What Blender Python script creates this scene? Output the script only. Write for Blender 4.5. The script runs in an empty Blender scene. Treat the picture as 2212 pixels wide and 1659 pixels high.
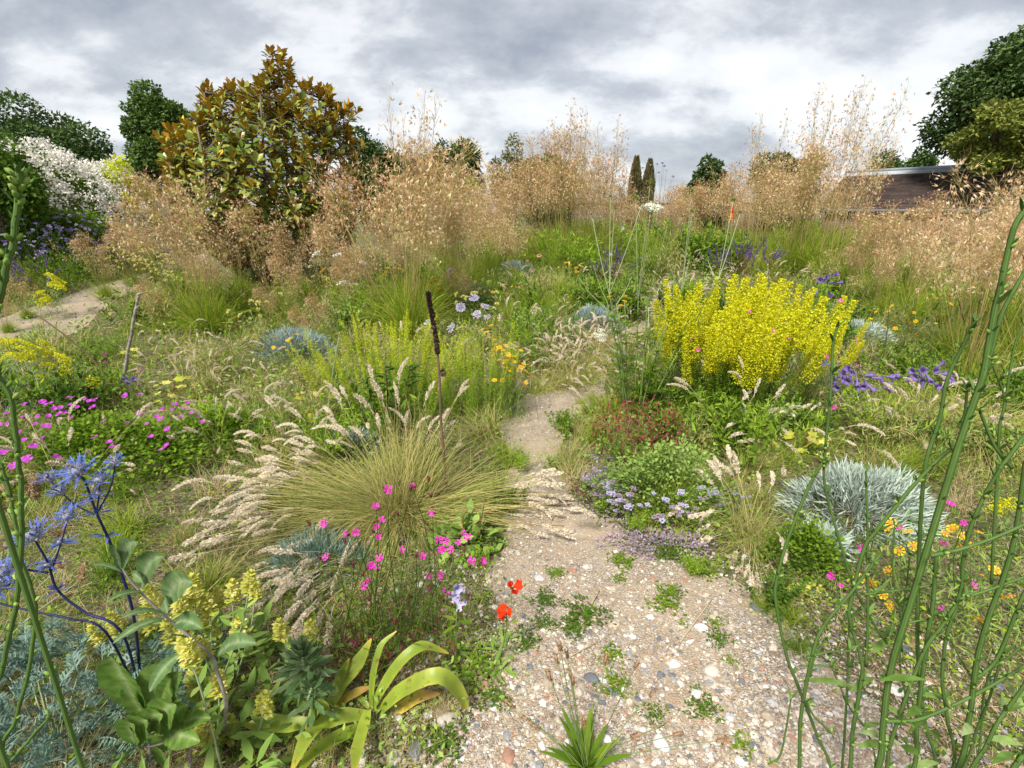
import bpy, math, random
import numpy as np
from mathutils import Vector, Matrix, Quaternion
RNG = np.random.default_rng(11)
random.seed(5)
PI = math.pi
sc = bpy.context.scene
col = sc.collection

# ------------------------------------------------------------------ camera
EYE = 1.5
TILT = math.radians(18.7)
F = 1106.0                                   # focal length, in columns of a picture 2212 wide (90 degrees across)
cam = bpy.data.cameras.new('camera')
cam.sensor_fit = 'HORIZONTAL'
cam.angle = math.radians(90)
cam.clip_start = 0.05
cam.clip_end = 3000
camo = bpy.data.objects.new('camera', cam)
col.objects.link(camo)
camo.location = (0, 0, EYE)
camo.rotation_euler = (PI/2 - TILT, 0, 0)
sc.camera = camo

# ------------------------------------------------------------------ sky, sun, exposure
SUN_EL, SUN_AZ = math.radians(52), math.radians(-150)     # azimuth measured clockwise from +Y: behind the camera, to its left
world = bpy.data.worlds.new('World')
sc.world = world
world.use_nodes = True
def build_sky():
    nt = world.node_tree; N = nt.nodes; L = nt.links
    for n in list(N): N.remove(n)
    def nd(t, **k):
        n = N.new(t)
        for a, b in k.items(): setattr(n, a, b)
        return n
    def mt(op, a, b=None, c=None):
        m = nd('ShaderNodeMath', operation=op)
        for i, v in enumerate((a, b, c)):
            if v is None: continue
            if isinstance(v, (int, float)): m.inputs[i].default_value = v
            else: L.new(v, m.inputs[i])
        return m.outputs[0]
    out = nd('ShaderNodeOutputWorld'); bg = nd('ShaderNodeBackground')
    bg.inputs['Strength'].default_value = 0.1
    L.new(bg.outputs[0], out.inputs[0])
    sky = nd('ShaderNodeTexSky', sky_type='NISHITA', sun_disc=False)
    sky.sun_elevation = SUN_EL; sky.sun_rotation = SUN_AZ
    tc = nd('ShaderNodeTexCoord'); sp = nd('ShaderNodeSeparateXYZ')
    L.new(tc.outputs['Generated'], sp.inputs[0])
    z = mt('MAXIMUM', sp.outputs[2], 0.0)
    den = mt('ADD', z, 0.5)
    u = mt('DIVIDE', sp.outputs[0], den); v = mt('DIVIDE', sp.outputs[1], den)
    cb = nd('ShaderNodeCombineXYZ'); L.new(u, cb.inputs[0]); L.new(v, cb.inputs[1])
    def noise(scale, detail, rough, off, dist=0.0):
        mp = nd('ShaderNodeMapping'); L.new(cb.outputs[0], mp.inputs[0]); mp.inputs['Location'].default_value = off
        mp.inputs['Scale'].default_value = (scale*1.9, scale*2.6, 1)
        n = nd('ShaderNodeTexNoise'); n.inputs['Scale'].default_value = 1; n.inputs['Detail'].default_value = detail
        n.inputs['Roughness'].default_value = rough; n.inputs['Distortion'].default_value = dist
        L.new(mp.outputs[0], n.inputs[0]); return n.outputs[0]
    n1 = noise(1.15, 5, 0.5, SKY_OFF, 0.15)
    n2 = noise(2.6, 9, 0.66, (4.2, 8.1, 0), 0.15)
    s = mt('ADD', mt('MULTIPLY', n1, 0.71), mt('MULTIPLY', n2, 0.29))
    # a little brighter towards the horizon and to the right, where the cloud is thin
    s = mt('ADD', s, mt('MULTIPLY', sp.outputs[0], 0.05))
    s = mt('ADD', s, mt('MULTIPLY', mt('SUBTRACT', 0.22, z), 0.16))
    rp = nd('ShaderNodeValToRGB'); L.new(s, rp.inputs[0])
    el = rp.color_ramp.elements
    el[0].position = 0.37; el[0].color = (1.7, 1.85, 2.12, 1)
    el[1].position = 0.61; el[1].color = (4.5, 4.55, 4.6, 1)
    e = el.new(0.47); e.color = (2.6, 2.75, 2.98, 1)
    e = el.new(0.54); e.color = (4.0, 4.08, 4.2, 1)
    mx = nd('ShaderNodeMix', data_type='RGBA'); mx.inputs[0].default_value = 0.93
    L.new(sky.outputs[0], mx.inputs[6]); L.new(rp.outputs[0], mx.inputs[7])
    L.new(mx.outputs[2], bg.inputs[0])
SKY_OFF = (3.1, 1.7, 0)
build_sky()
sun = bpy.data.lights.new('sun', 'SUN'); sun.energy = 2.9; sun.angle = math.radians(15); sun.color = (1.0, 0.955, 0.88)
suno = bpy.data.objects.new('sun', sun); col.objects.link(suno)
sd = Vector((math.sin(SUN_AZ)*math.cos(SUN_EL), math.cos(SUN_AZ)*math.cos(SUN_EL), math.sin(SUN_EL)))
suno.rotation_euler = (-sd).to_track_quat('-Z', 'Y').to_euler()
sc.view_settings.view_transform = 'Standard'
sc.view_settings.look = 'None'
sc.view_settings.exposure = 1.2
sc.view_settings.gamma = 1
sc.cycles.max_bounces = 6
sc.cycles.diffuse_bounces = 3
sc.cycles.transmission_bounces = 3
sc.cycles.glossy_bounces = 2
sc.cycles.use_denoising = True

# ------------------------------------------------------------------ picture <-> place
CT, ST = math.cos(TILT), math.sin(TILT)
def sstep(t): t = np.clip(t, 0, 1); return t*t*(3 - 2*t)
def gz(x, y):
    "height of the garden ground: level near the camera, rising gently further back"
    return 0.45*sstep((np.asarray(y, float) - 4)/9) + 0.0*np.asarray(x)
def ray(px, py):
    a = (px - 1106)/F; b = (829.5 - py)/F
    return np.array([a, CT + b*ST, -ST + b*CT])
def at(px, py, Y):
    d = ray(px, py); p = d*(Y/d[1]); p[2] += EYE; return p
def G(px, py, lift=0.0):
    d = ray(px, py)
    ys = np.geomspace(0.6, 60, 900); zz = EYE + d[2]*ys/d[1]; xx = d[0]*ys/d[1]
    k = np.argmax(zz <= gz(xx, ys) + lift)
    if zz[k] > gz(xx[k], ys[k]) + lift: k = len(ys) - 1
    return np.array([xx[k], ys[k], gz(xx[k], ys[k]) + lift])
def col_at(px, Y):
    "ground point under picture column px at distance Y"
    z = float(gz(0, Y)); depth = Y*CT + (EYE - z)*ST
    return np.array([(px - 1106)/F*depth, Y, z])
def proj(p):
    p = np.asarray(p, float); y = p[..., 1]; z = p[..., 2] - EYE
    d = y*CT - z*ST
    return 1106 + F*p[..., 0]/d, 829.5 - F*(y*ST + z*CT)/d
def panel(ox, oy, s): return lambda x, y: ((ox + x*s)/1.85172, (oy + y*s)/1.85172)

# ------------------------------------------------------------------ mesh collecting
def unit(a): return a/np.maximum(np.linalg.norm(a, axis=-1, keepdims=True), 1e-9)
def frames(d, roll=None, hint=None):
    d = unit(np.asarray(d, float)); h = np.array([0, 0, 1.0]) if hint is None else hint
    s = np.cross(d, h); n0 = np.linalg.norm(s, axis=-1, keepdims=True)
    s = np.where(n0 < 1e-3, np.array([1.0, 0, 0]), s/np.maximum(n0, 1e-9)); n = np.cross(s, d)
    if roll is not None:
        c, q = np.cos(roll)[:, None], np.sin(roll)[:, None]
        s, n = s*c + n*q, n*c - s*q
    return s, d, n
class MB:
    def __init__(self): self.v, self.f, self.r, self.t, self.n = [], [], [], [], 0
    def add(self, v, faces, mat=0, rnd=0.5, t=0.5):
        v = np.asarray(v, float).reshape(-1, 3); k = len(v)
        for f in faces:
            f = np.asarray(f, np.int64)
            if f.size: self.f.append((f + self.n, mat))
        self.v.append(v); self.r.append(np.broadcast_to(np.asarray(rnd, float), (k,)).copy())
        self.t.append(np.broadcast_to(np.asarray(t, float), (k,)).copy()); self.n += k
    def inst(self, tm, pos, fr, sx, sy, sz, mat=0, rnd=None, t=None):
        "copies of a small template, one per row of pos"
        tv, tf = tm; pos = np.asarray(pos, float).reshape(-1, 3); N = len(pos)
        if N == 0: return
        s, d, n = fr
        b = lambda q: np.broadcast_to(np.asarray(q, float), (N,))[:, None, None]
        V = pos[:, None] + tv[None, :, 0:1]*b(sx)*s[:, None] + tv[None, :, 1:2]*b(sy)*d[:, None] + tv[None, :, 2:3]*b(sz)*n[:, None]
        K = len(tv); off = (np.arange(N)*K)[:, None, None]
        if rnd is None: rnd = RNG.random(N)
        rnd = np.repeat(np.broadcast_to(np.asarray(rnd, float), (N,)), K)
        tt = np.tile(tv[:, 1], N) if t is None else np.repeat(np.broadcast_to(np.asarray(t, float), (N,)), K)
        self.add(V, [(f[None] + off).reshape(-1, f.shape[1]) for f in tf], mat, rnd, tt)
    def ribbons(self, P, W, side=None, mat=0, rnd=None):
        "P (N,S,3) centre lines, W (N,S) or (S,) or scalar half widths"
        P = np.asarray(P, float); N, S = P.shape[:2]
        W = np.broadcast_to(np.asarray(W, float), (N, S))
        if side is None:
            tan = P[:, -1] - P[:, 0]; a = RNG.normal(size=(N, 3)); side = unit(np.cross(tan, a))
        side = np.broadcast_to(side if side.ndim == 3 else side[:, None], (N, S, 3))
        V = np.stack([P - side*W[..., None], P + side*W[..., None]], 2)
        i = np.arange(S - 1)*2; q = np.stack([i, i + 1, i + 3, i + 2], 1)
        if rnd is None: rnd = RNG.random(N)
        t = np.tile(np.repeat(np.linspace(0, 1, S), 2), N)
        self.add(V, [(q[None] + (np.arange(N)*2*S)[:, None, None]).reshape(-1, 4)], mat, np.repeat(np.broadcast_to(rnd, (N,)), 2*S), t)
    def tubes(self, P, R, k=4, mat=0, rnd=None, cap=True, ridge=0):
        P = np.asarray(P, float)
        if P.ndim == 2: P = P[None]
        N, S = P.shape[:2]; R = np.broadcast_to(np.asarray(R, float), (N, S))
        tan = np.gradient(P, axis=1); tan = unit(tan)
        ref = np.where(np.abs(unit(P[:, -1] - P[:, 0])[:, 2:3]) > .9, np.array([[1.0, 0, 0]]), np.array([[0, 0, 1.0]]))[:, None]
        s = unit(np.cross(tan, ref)); n = np.cross(s, tan)
        a = np.arange(k)*2*PI/k
        R = R[:, :, None, None]*(1 - ridge*(np.arange(k) % 2))[None, None, :, None]
        V = P[:, :, None] + R*(np.cos(a)[None, None, :, None]*s[:, :, None] + np.sin(a)[None, None, :, None]*n[:, :, None])
        j = np.arange(k); j2 = (j + 1) % k
        q = np.concatenate([np.stack([i*k + j, i*k + j2, (i + 1)*k + j2, (i + 1)*k + j], 1) for i in range(S - 1)])
        off = (np.arange(N)*S*k)[:, None, None]
        fs = [(q[None] + off).reshape(-1, 4)]
        if cap: fs.append(((S - 1)*k + j)[None] + off[:, 0])
        if rnd is None: rnd = RNG.random(N)
        self.add(V, fs, mat, np.repeat(np.broadcast_to(rnd, (N,)), S*k), np.tile(np.repeat(np.linspace(0, 1, S), k), N))
    def mesh(self, name, mats, smooth=True):
        me = bpy.data.meshes.new(name)
        v = np.concatenate(self.v).astype(np.float32); me.vertices.add(len(v)); me.vertices.foreach_set('co', v.ravel())
        idx = np.concatenate([f.ravel() for f, _ in self.f]).astype(np.int32)
        tot = np.concatenate([np.full(len(f), f.shape[1]) for f, _ in self.f])
        st = (np.cumsum(tot) - tot).astype(np.int32)
        me.loops.add(len(idx)); me.loops.foreach_set('vertex_index', idx)
        me.polygons.add(len(tot)); me.polygons.foreach_set('loop_start', st)
        for m in mats: me.materials.append(m)
        me.polygons.foreach_set('material_index', np.concatenate([np.full(len(f), m) for f, m in self.f]).astype(np.int32))
        me.polygons.foreach_set('use_smooth', np.full(len(tot), smooth))
        me.attributes.new('rnd', 'FLOAT', 'POINT').data.foreach_set('value', np.concatenate(self.r).astype(np.float32))
        me.attributes.new('len', 'FLOAT', 'POINT').data.foreach_set('value', np.concatenate(self.t).astype(np.float32))
        me.update(calc_edges=True)
        return me
# templates: x across, y along (0..1), z up
T = lambda v, *f: (np.array(v, float), [np.array(q) for q in f])
LEAF = T([(0, 0, 0), (-.5, .35, .10), (0, .35, 0), (.5, .35, .10), (-.38, .7, .06), (0, .7, -.02), (.38, .7, .06), (0, 1, -.1)],
         [(0, 3, 2), (0, 2, 1), (4, 5, 7), (5, 6, 7)], [(1, 2, 5, 4), (2, 3, 6, 5)])
OBOV = T([(0, 0, 0), (-.26, .3, .04), (0, .3, 0), (.26, .3, .04), (-.5, .68, .09), (0, .68, .0), (.5, .68, .09), (0, 1, -.05)],
         [(0, 3, 2), (0, 2, 1), (4, 5, 7), (5, 6, 7)], [(1, 2, 5, 4), (2, 3, 6, 5)])
DIAM = T([(0, 0, 0), (.5, .45, .12), (0, 1, 0), (-.5, .45, .12)], [(0, 1, 2), (0, 2, 3)])
HULL = T([(0, 0, 0), (.5, .3, .0), (0, 1, 0), (-.5, .3, .0), (0, .3, .4)], [(0, 1, 4), (1, 2, 4), (2, 3, 4), (3, 0, 4)])
PETAL = T([(0, 0, 0), (.22, .45, .06), (-.22, .45, .06), (.5, .85, .05), (-.5, .85, .05), (.2, 1, 0), (-.2, 1, 0)],
          [(0, 1, 2)], [(2, 1, 3, 4), (4, 3, 5, 6)])
def palm(lobes=5, inner=.62):
    v = [(0, .32, 0)]; n = lobes*2 + 1
    for i in range(n):
        a = -2.5 + 5.0*i/(n - 1); r = .5*(1 if i % 2 else inner)
        v.append((math.sin(a)*r*1.15, .42 + math.cos(a)*r, .07*(i % 2) - .03))
    v.append((0, 0, 0)); k = len(v)
    ring = list(range(1, k))
    return T(v, [(0, ring[(i + 1) % (k - 1)], ring[i]) for i in range(k - 1)])
PALM = palm()
def ico(sub=1):
    t = (1 + 5**.5)/2
    v = [(-1, t, 0), (1, t, 0), (-1, -t, 0), (1, -t, 0), (0, -1, t), (0, 1, t), (0, -1, -t), (0, 1, -t), (t, 0, -1), (t, 0, 1), (-t, 0, -1), (-t, 0, 1)]
    f = [(0, 11, 5), (0, 5, 1), (0, 1, 7), (0, 7, 10), (0, 10, 11), (1, 5, 9), (5, 11, 4), (11, 10, 2), (10, 7, 6), (7, 1, 8),
         (3, 9, 4), (3, 4, 2), (3, 2, 6), (3, 6, 8), (3, 8, 9), (4, 9, 5), (2, 4, 11), (6, 2, 10), (8, 6, 7), (9, 8, 1)]
    v = [tuple(np.array(p)/np.linalg.norm(p)) for p in v]
    for _ in range(sub):
        cache = {}; nf = []
        def mid(a, b):
            key = (min(a, b), max(a, b))
            if key not in cache:
                p = np.array(v[a]) + np.array(v[b]); v.append(tuple(p/np.linalg.norm(p))); cache[key] = len(v) - 1
            return cache[key]
        for a, b, c in f:
            x, y, z = mid(a, b), mid(b, c), mid(c, a); nf += [(a, x, z), (b, y, x), (c, z, y), (x, y, z)]
        f = nf
    return T(v, f)
ICO0, ICO1, ICO2 = ico(0), ico(1), ico(2)
def dirs(N, el0, el1, az0=0, az1=2*PI):
    a = RNG.uniform(az0, az1, N); e = RNG.uniform(el0, el1, N)
    return np.stack([np.cos(a)*np.cos(e), np.sin(a)*np.cos(e), np.sin(e)], 1)
def arcs(base, d, L, droop, S=5):
    "parabolic blades: (N,S,3)"
    t = np.linspace(0, 1, S)[None, :, None]; L = np.broadcast_to(np.asarray(L, float), (len(d),))[:, None, None]
    dr = np.broadcast_to(np.asarray(droop, float), (len(d),))[:, None, None]
    return np.asarray(base, float).reshape(-1, 1, 3) + d[:, None]*L*t + np.array([0, 0, -1.0])*dr*L*t*t
def blades(mb, base, d, L, droop, w, S=5, mat=0, rnd=None, lo=-9):
    P = arcs(base, d, L, droop, S); P = P + np.cumsum(RNG.normal(size=P.shape), axis=1)*(np.broadcast_to(np.asarray(L, float), (len(d),))*.016)[:, None, None]*np.linspace(0, 1, S)[None, :, None]; P[..., 2] = np.maximum(P[..., 2], lo)
    tap = np.array([1 - .95*(i/(S - 1))**1.6 for i in range(S)])
    w = np.broadcast_to(np.asarray(w, float), (len(d),))[:, None]*tap
    side = np.cross(d, np.array([0, 0, 1.0])); side = unit(side + RNG.normal(size=side.shape)*.35)
    mb.ribbons(P, w*.5, side, mat, rnd); return P
def spline(pts, n):
    "smooth curve through points"
    p = np.asarray(pts, float); m = len(p)
    if m == 2: return p[0] + (p[1] - p[0])*np.linspace(0, 1, n)[:, None]
    e = np.vstack([2*p[0] - p[1], p, 2*p[-1] - p[-2]]); out = []
    for u in np.linspace(0, m - 1, n):
        i = min(int(u), m - 2); t = u - i; a, b, c, d = e[i:i + 4]
        out.append(.5*((2*b) + (c - a)*t + (2*a - 5*b + 4*c - d)*t*t + (3*b - a - 3*c + d)*t**3))
    return np.array(out)

# ------------------------------------------------------------------ objects
def setp(o, label=None, cat=None, group=None, kind=None):
    if label: o['label'] = label
    if cat: o['category'] = cat
    if group: o['group'] = group
    if kind: o['kind'] = kind
    return o
def thing(name, label, cat, loc=(0, 0, 0), group=None, rz=0, s=1):
    o = bpy.data.objects.new(name, None); o.empty_display_size = .1; col.objects.link(o)
    o.location = loc; o.rotation_euler = (0, 0, rz); o.scale = (s,)*3
    return setp(o, label, cat, group, 'thing')
def part(name, me, parent=None, mats=None, loc=None, rot=None, s=None, label=None):
    if isinstance(me, MB): me = me.mesh(name, mats)
    o = bpy.data.objects.new(name, me); col.objects.link(o)
    if parent is not None: o.parent = parent
    if loc is not None: o.location = loc
    if rot is not None:
        if isinstance(rot, (Quaternion,)): o.rotation_mode = 'QUATERNION'; o.rotation_quaternion = rot
        else: o.rotation_euler = rot
    if s is not None: o.scale = (s,)*3 if np.isscalar(s) else s
    if label: o['label'] = label
    return o
def aim(d, axis='Y', roll=0):
    q = Vector(d).to_track_quat(axis, 'Z' if axis != 'Z' else 'Y')
    return q @ Quaternion({'Y': (0, 1, 0), 'Z': (0, 0, 1)}[axis], roll)
KIDS = {}
def copy_tree(o, parent=None):
    c = o.copy(); col.objects.link(c)
    if parent is not None: c.parent = parent
    for ch in list(o.children): copy_tree(ch, c)
    return c
def dup(root, loc, rz=0, s=1, label=None, group=None):
    c = copy_tree(root); c.location = loc; c.rotation_euler = (0, 0, rz); c.scale = (s,)*3
    if label: c['label'] = label
    if group: c['group'] = group
    return c
LANDMARKS = {}
def autolabel(items, desc, plural):
    "items share a look, so each label says which one it is by the landmark it grows beside"
    by = {}
    for o in items:
        x, y = proj(np.array(o.location)); k = min(LANDMARKS, key=lambda q: (LANDMARKS[q][0] - x)**2 + 2.2*(LANDMARKS[q][1] - y)**2)
        by.setdefault(k, []).append((x, o))
    ordn = ['leftmost', 'second', 'third', 'fourth', 'fifth', 'sixth', 'seventh', 'eighth', 'ninth', 'tenth', 'eleventh', 'twelfth', 'thirteenth', 'fourteenth', 'fifteenth',
            'sixteenth', 'seventeenth', 'eighteenth', 'nineteenth', 'twentieth']
    for k, l in by.items():
        l.sort(key=lambda q: q[0])
        for i, (_, o) in enumerate(l):
            if len(l) == 1: o['label'] = f'{desc} {k}'
            elif i == len(l) - 1: o['label'] = f'{desc} {k}, rightmost there'
            else: o['label'] = f'{desc} {k}, {ordn[min(i, 19)]} from left' if i else f'{desc} {k}, leftmost there'

# ------------------------------------------------------------------ materials
def hexc(h): return tuple(((int(h[i:i+2], 16)/255 + .055)/1.055)**2.4 for i in (0, 2, 4))
def leafmat(name, cols, transl=.25, rough=.6, spec=.12, tip=None, tip0=.6, tip1=1.0, var=.25, vscale=2.5, spots=None):
    m = bpy.data.materials.new(name); m.use_nodes = True; nt = m.node_tree; N = nt.nodes; L = nt.links
    for n in list(N): N.remove(n)
    out = N.new('ShaderNodeOutputMaterial'); at_ = N.new('ShaderNodeAttribute'); at_.attribute_name = 'rnd'
    rp = N.new('ShaderNodeValToRGB'); L.new(at_.outputs['Fac'], rp.inputs[0]); el = rp.color_ramp.elements
    while len(el) < len(cols): el.new(.5)
    for i, c in enumerate(cols):
        el[i].position = i/max(1, len(cols) - 1); el[i].color = (*c, 1)
    c = rp.outputs[0]
    if tip is not None:
        a2 = N.new('ShaderNodeAttribute'); a2.attribute_name = 'len'
        mr = N.new('ShaderNodeMapRange'); mr.inputs[1].default_value = tip0; mr.inputs[2].default_value = tip1
        L.new(a2.outputs['Fac'], mr.inputs[0]); mx = N.new('ShaderNodeMix'); mx.data_type = 'RGBA'
        L.new(mr.outputs[0], mx.inputs[0]); L.new(c, mx.inputs[6]); mx.inputs[7].default_value = (*tip, 1); c = mx.outputs[2]
    if var:
        tc = N.new('ShaderNodeTexCoord'); nz = N.new('ShaderNodeTexNoise'); nz.inputs['Scale'].default_value = vscale; nz.inputs['Detail'].default_value = 3
        L.new(tc.outputs['Object'], nz.inputs[0]); mr = N.new('ShaderNodeMapRange'); L.new(nz.outputs[0], mr.inputs[0])
        mr.inputs[1].default_value = .3; mr.inputs[2].default_value = .7; mr.inputs[3].default_value = 1 - var; mr.inputs[4].default_value = 1 + var
        hs = N.new('ShaderNodeHueSaturation'); L.new(mr.outputs[0], hs.inputs['Value']); L.new(c, hs.inputs['Color']); c = hs.outputs[0]
    if spots:
        tc = N.new('ShaderNodeTexCoord'); nz = N.new('ShaderNodeTexNoise'); nz.inputs['Scale'].default_value = spots; nz.inputs['Detail'].default_value = 5; nz.inputs['Roughness'].default_value = .7
        L.new(tc.outputs['Object'], nz.inputs[0]); mr = N.new('ShaderNodeMapRange'); L.new(nz.outputs[0], mr.inputs[0]); mr.inputs[1].default_value = .6; mr.inputs[2].default_value = .68; mr.inputs[4].default_value = .85
        mx = N.new('ShaderNodeMix'); mx.data_type = 'RGBA'; L.new(mr.outputs[0], mx.inputs[0]); L.new(c, mx.inputs[6]); mx.inputs[7].default_value = (.22, .13, .045, 1); c = mx.outputs[2]
    bs = N.new('ShaderNodeBsdfPrincipled'); L.new(c, bs.inputs['Base Color']); bs.inputs['Roughness'].default_value = rough
    bs.inputs['Specular IOR Level'].default_value = spec
    sh = bs.outputs[0]
    if transl:
        tr = N.new('ShaderNodeBsdfTranslucent'); L.new(c, tr.inputs[0]); ms = N.new('ShaderNodeMixShader'); ms.inputs[0].default_value = transl
        L.new(sh, ms.inputs[1]); L.new(tr.outputs[0], ms.inputs[2]); sh = ms.outputs[0]
    L.new(sh, out.inputs[0]); return m
GR = 1.0
M = {}
def mk(k, cols, **kw):
    if k in ('green', 'green_deep', 'green_bright', 'grass', 'grass_dark', 'green_grey', 'lime'): cols = [(c[0]*1.3, c[1]*1.27, c[2]*.55) for c in cols]
    M[k] = leafmat(k, cols, **kw)
mk('grass', [(.11, .19, .03), (.2, .29, .05), (.32, .37, .09)], tip=(.36, .30, .10), tip0=.7)
mk('grass_dark', [(.06, .13, .025), (.11, .19, .04), (.18, .25, .06)])
mk('grass_gold', [(.2, .27, .045), (.32, .35, .08), (.46, .42, .15), (.54, .43, .2)], tip=(.45, .36, .15), tip0=.65)
mk('straw', [(.45, .33, .16), (.56, .43, .24), (.62, .52, .33)], transl=.15)
mk('thatch', [(.36, .25, .13), (.47, .35, .2), (.3, .2, .1)], transl=.1)
mk('oat', [(.56, .33, .16), (.70, .47, .26), (.80, .60, .38), (.88, .74, .52)], transl=.35, var=.12)
mk('oat_red', [(.46, .23, .12), (.58, .33, .19), (.68, .43, .27)], transl=.35, var=.12)
mk('oat_stem', [(.26, .24, .06), (.38, .31, .11), (.46, .33, .15)], transl=.1)
mk('plume', [(.70, .60, .43), (.80, .71, .55), (.86, .79, .66)], transl=.35, var=.08)
mk('plume_pink', [(.60, .46, .36), (.72, .58, .47), (.8, .68, .57)], transl=.35, var=.08)
mk('green', [(.06, .13, .022), (.12, .21, .035), (.2, .29, .06)], transl=.4)
mk('green_bright', [(.12, .24, .03), (.2, .32, .05), (.3, .4, .08)], transl=.4)
mk('green_deep', [(.035, .085, .022), (.065, .13, .035), (.11, .18, .05)], transl=.35)
mk('green_grey', [(.11, .19, .075), (.17, .27, .12), (.25, .34, .18)], spec=.2)
mk('lime', [(.30, .38, .04), (.42, .47, .06), (.52, .53, .10)], transl=.45)
mk('lime_leaf', [(.46, .50, .05), (.60, .58, .10), (.66, .58, .18)], transl=.4, var=.3, vscale=14)
mk('silver', [(.30, .38, .31), (.42, .50, .42), (.56, .62, .54)], transl=.15, spec=.15, rough=.8)
mk('silver_blue', [(.19, .28, .28), (.28, .38, .37), (.40, .48, .46)], transl=.15, spec=.15, rough=.8)
mk('blue_grey', [(.10, .18, .14), (.16, .255, .2), (.26, .35, .29)], transl=.2, spec=.2, rough=.7)
mk('yellow', [(.5, .52, .012), (.68, .67, .018), (.82, .78, .05)], transl=.35, var=.1)
mk('yellow_deep', [(.80, .42, .01), (.88, .55, .02), (.9, .62, .05)], transl=.3, var=.1)
mk('yellow_pale', [(.62, .62, .10), (.76, .73, .2), (.84, .8, .38)], transl=.35, var=.1)
mk('yellow_lime', [(.52, .54, .06), (.66, .66, .12), (.74, .72, .22)], transl=.35, var=.1)
mk('magenta', [(.42, .025, .42), (.5, .045, .52), (.58, .12, .6)], transl=.3, var=0)
mk('pink', [(.62, .02, .36), (.72, .03, .44), (.76, .08, .5)], transl=.25, var=0)
mk('rose_pink', [(.66, .2, .26), (.74, .3, .36), (.8, .42, .46)], transl=.3, var=0)
mk('violet', [(.12, .06, .27), (.17, .10, .36), (.26, .18, .46)], transl=.25, var=.15)
mk('lilac', [(.44, .40, .64), (.55, .50, .72), (.66, .62, .78)], transl=.25, var=.1)
mk('mauve', [(.26, .19, .22), (.38, .28, .36), (.46, .36, .44)], transl=.2)
mk('white', [(.80, .80, .76), (.86, .86, .83), (.88, .87, .80)], transl=.25, var=0)
mk('cream', [(.70, .70, .55), (.78, .78, .66), (.83, .83, .74)], transl=.25, var=0)
mk('rose_white', [(.78, .74, .66), (.85, .82, .76), (.86, .82, .72)], transl=.25, var=0)
mk('poppy', [(.7, .035, .008), (.8, .06, .012)], transl=.35, var=.2, vscale=40)
mk('orange', [(.85, .25, .03), (.88, .36, .05)], transl=.2)
mk('calyx', [(.08, .02, .025), (.13, .035, .035), (.18, .06, .05)], transl=.05)
mk('burgundy', [(.16, .03, .035), (.26, .05, .06), (.34, .09, .08)], transl=.3)
mk('steel_blue', [(.035, .06, .2), (.06, .105, .34), (.12, .17, .46)], transl=.1, rough=.5, tip=(.12, .17, .48), tip0=.3)
mk('steel_stem', [(.014, .018, .055), (.03, .035, .1)], transl=0, rough=.4)
mk('thistle', [(.18, .2, .26), (.28, .29, .35), (.34, .3, .3)], transl=0)
mk('stem', [(.12, .19, .05), (.17, .25, .07), (.22, .29, .1)], transl=.05, rough=.5)
mk('stem_pale', [(.26, .34, .17), (.33, .4, .22), (.4, .45, .28)], transl=.05)
mk('chicory', [(.055, .115, .022), (.08, .145, .035), (.125, .2, .05)], transl=.0, rough=.6, var=.15, vscale=20)
mk('leaf_near', [(.10, .19, .03), (.14, .25, .045), (.18, .29, .06), (.33, .42, .18)], transl=.35, var=.3, vscale=45, spec=.2, spots=55)
mk('leaf_near_grey', [(.08, .155, .055), (.11, .195, .07), (.15, .235, .09), (.28, .36, .19)], transl=.3, var=.28, vscale=45, spec=.15, spots=60)
mk('strap', [(.24, .34, .035), (.32, .41, .05), (.42, .46, .07)], transl=.3, rough=.42, spec=.35, var=.22, vscale=9, spots=38, tip=(.62, .46, .07), tip0=.86)
mk('strap_old', [(.55, .45, .07), (.60, .44, .09)], transl=.3, rough=.5, var=.3, vscale=14, spots=30, tip=(.45, .24, .08), tip0=.5)
mk('brown', [(.10, .065, .04), (.16, .105, .07), (.22, .15, .1)], transl=0, rough=.9)
mk('brown_dark', [(.055, .035, .025), (.09, .055, .04), (.15, .1, .075)], transl=0, rough=.9)
mk('brown_head', [(.24, .14, .07), (.34, .21, .11), (.42, .28, .16)], transl=0, rough=.9)
mk('bark', [(.10, .08, .06), (.16, .13, .10)], transl=0, rough=.95, var=.4, vscale=12)
mk('bark_grey', [(.24, .21, .19), (.32, .28, .25)], transl=0, rough=.95, var=.4, vscale=30)
mk('tree_dark', [(.045, .085, .022), (.075, .13, .035), (.12, .18, .05)], transl=.2, var=.2, vscale=.6)
mk('tree_mid', [(.05, .10, .022), (.09, .16, .035), (.14, .22, .05)], transl=.25, var=.25, vscale=.6)
mk('tree_olive', [(.13, .15, .045), (.2, .2, .07), (.27, .25, .1)], transl=.2, var=.25, vscale=.8)
mk('tree_yellow', [(.13, .17, .03), (.2, .24, .045), (.3, .31, .07)], transl=.25, var=.25, vscale=.9)
mk('cypress', [(.05, .055, .02), (.10, .09, .035), (.17, .13, .06)], transl=.05, var=.3, vscale=1.5)
mk('mag_top', [(.11, .2, .022), (.2, .29, .038), (.28, .32, .055), (.42, .4, .07)], transl=.2, rough=.3, spec=.5, var=.25, vscale=1.6)
mk('mag_under', [(.5, .22, .025), (.6, .3, .035), (.68, .4, .06)], transl=.25, rough=.8, var=.15, vscale=1.6)
mk('mag_old', [(.7, .5, .04), (.75, .55, .08)], transl=.3)
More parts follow.
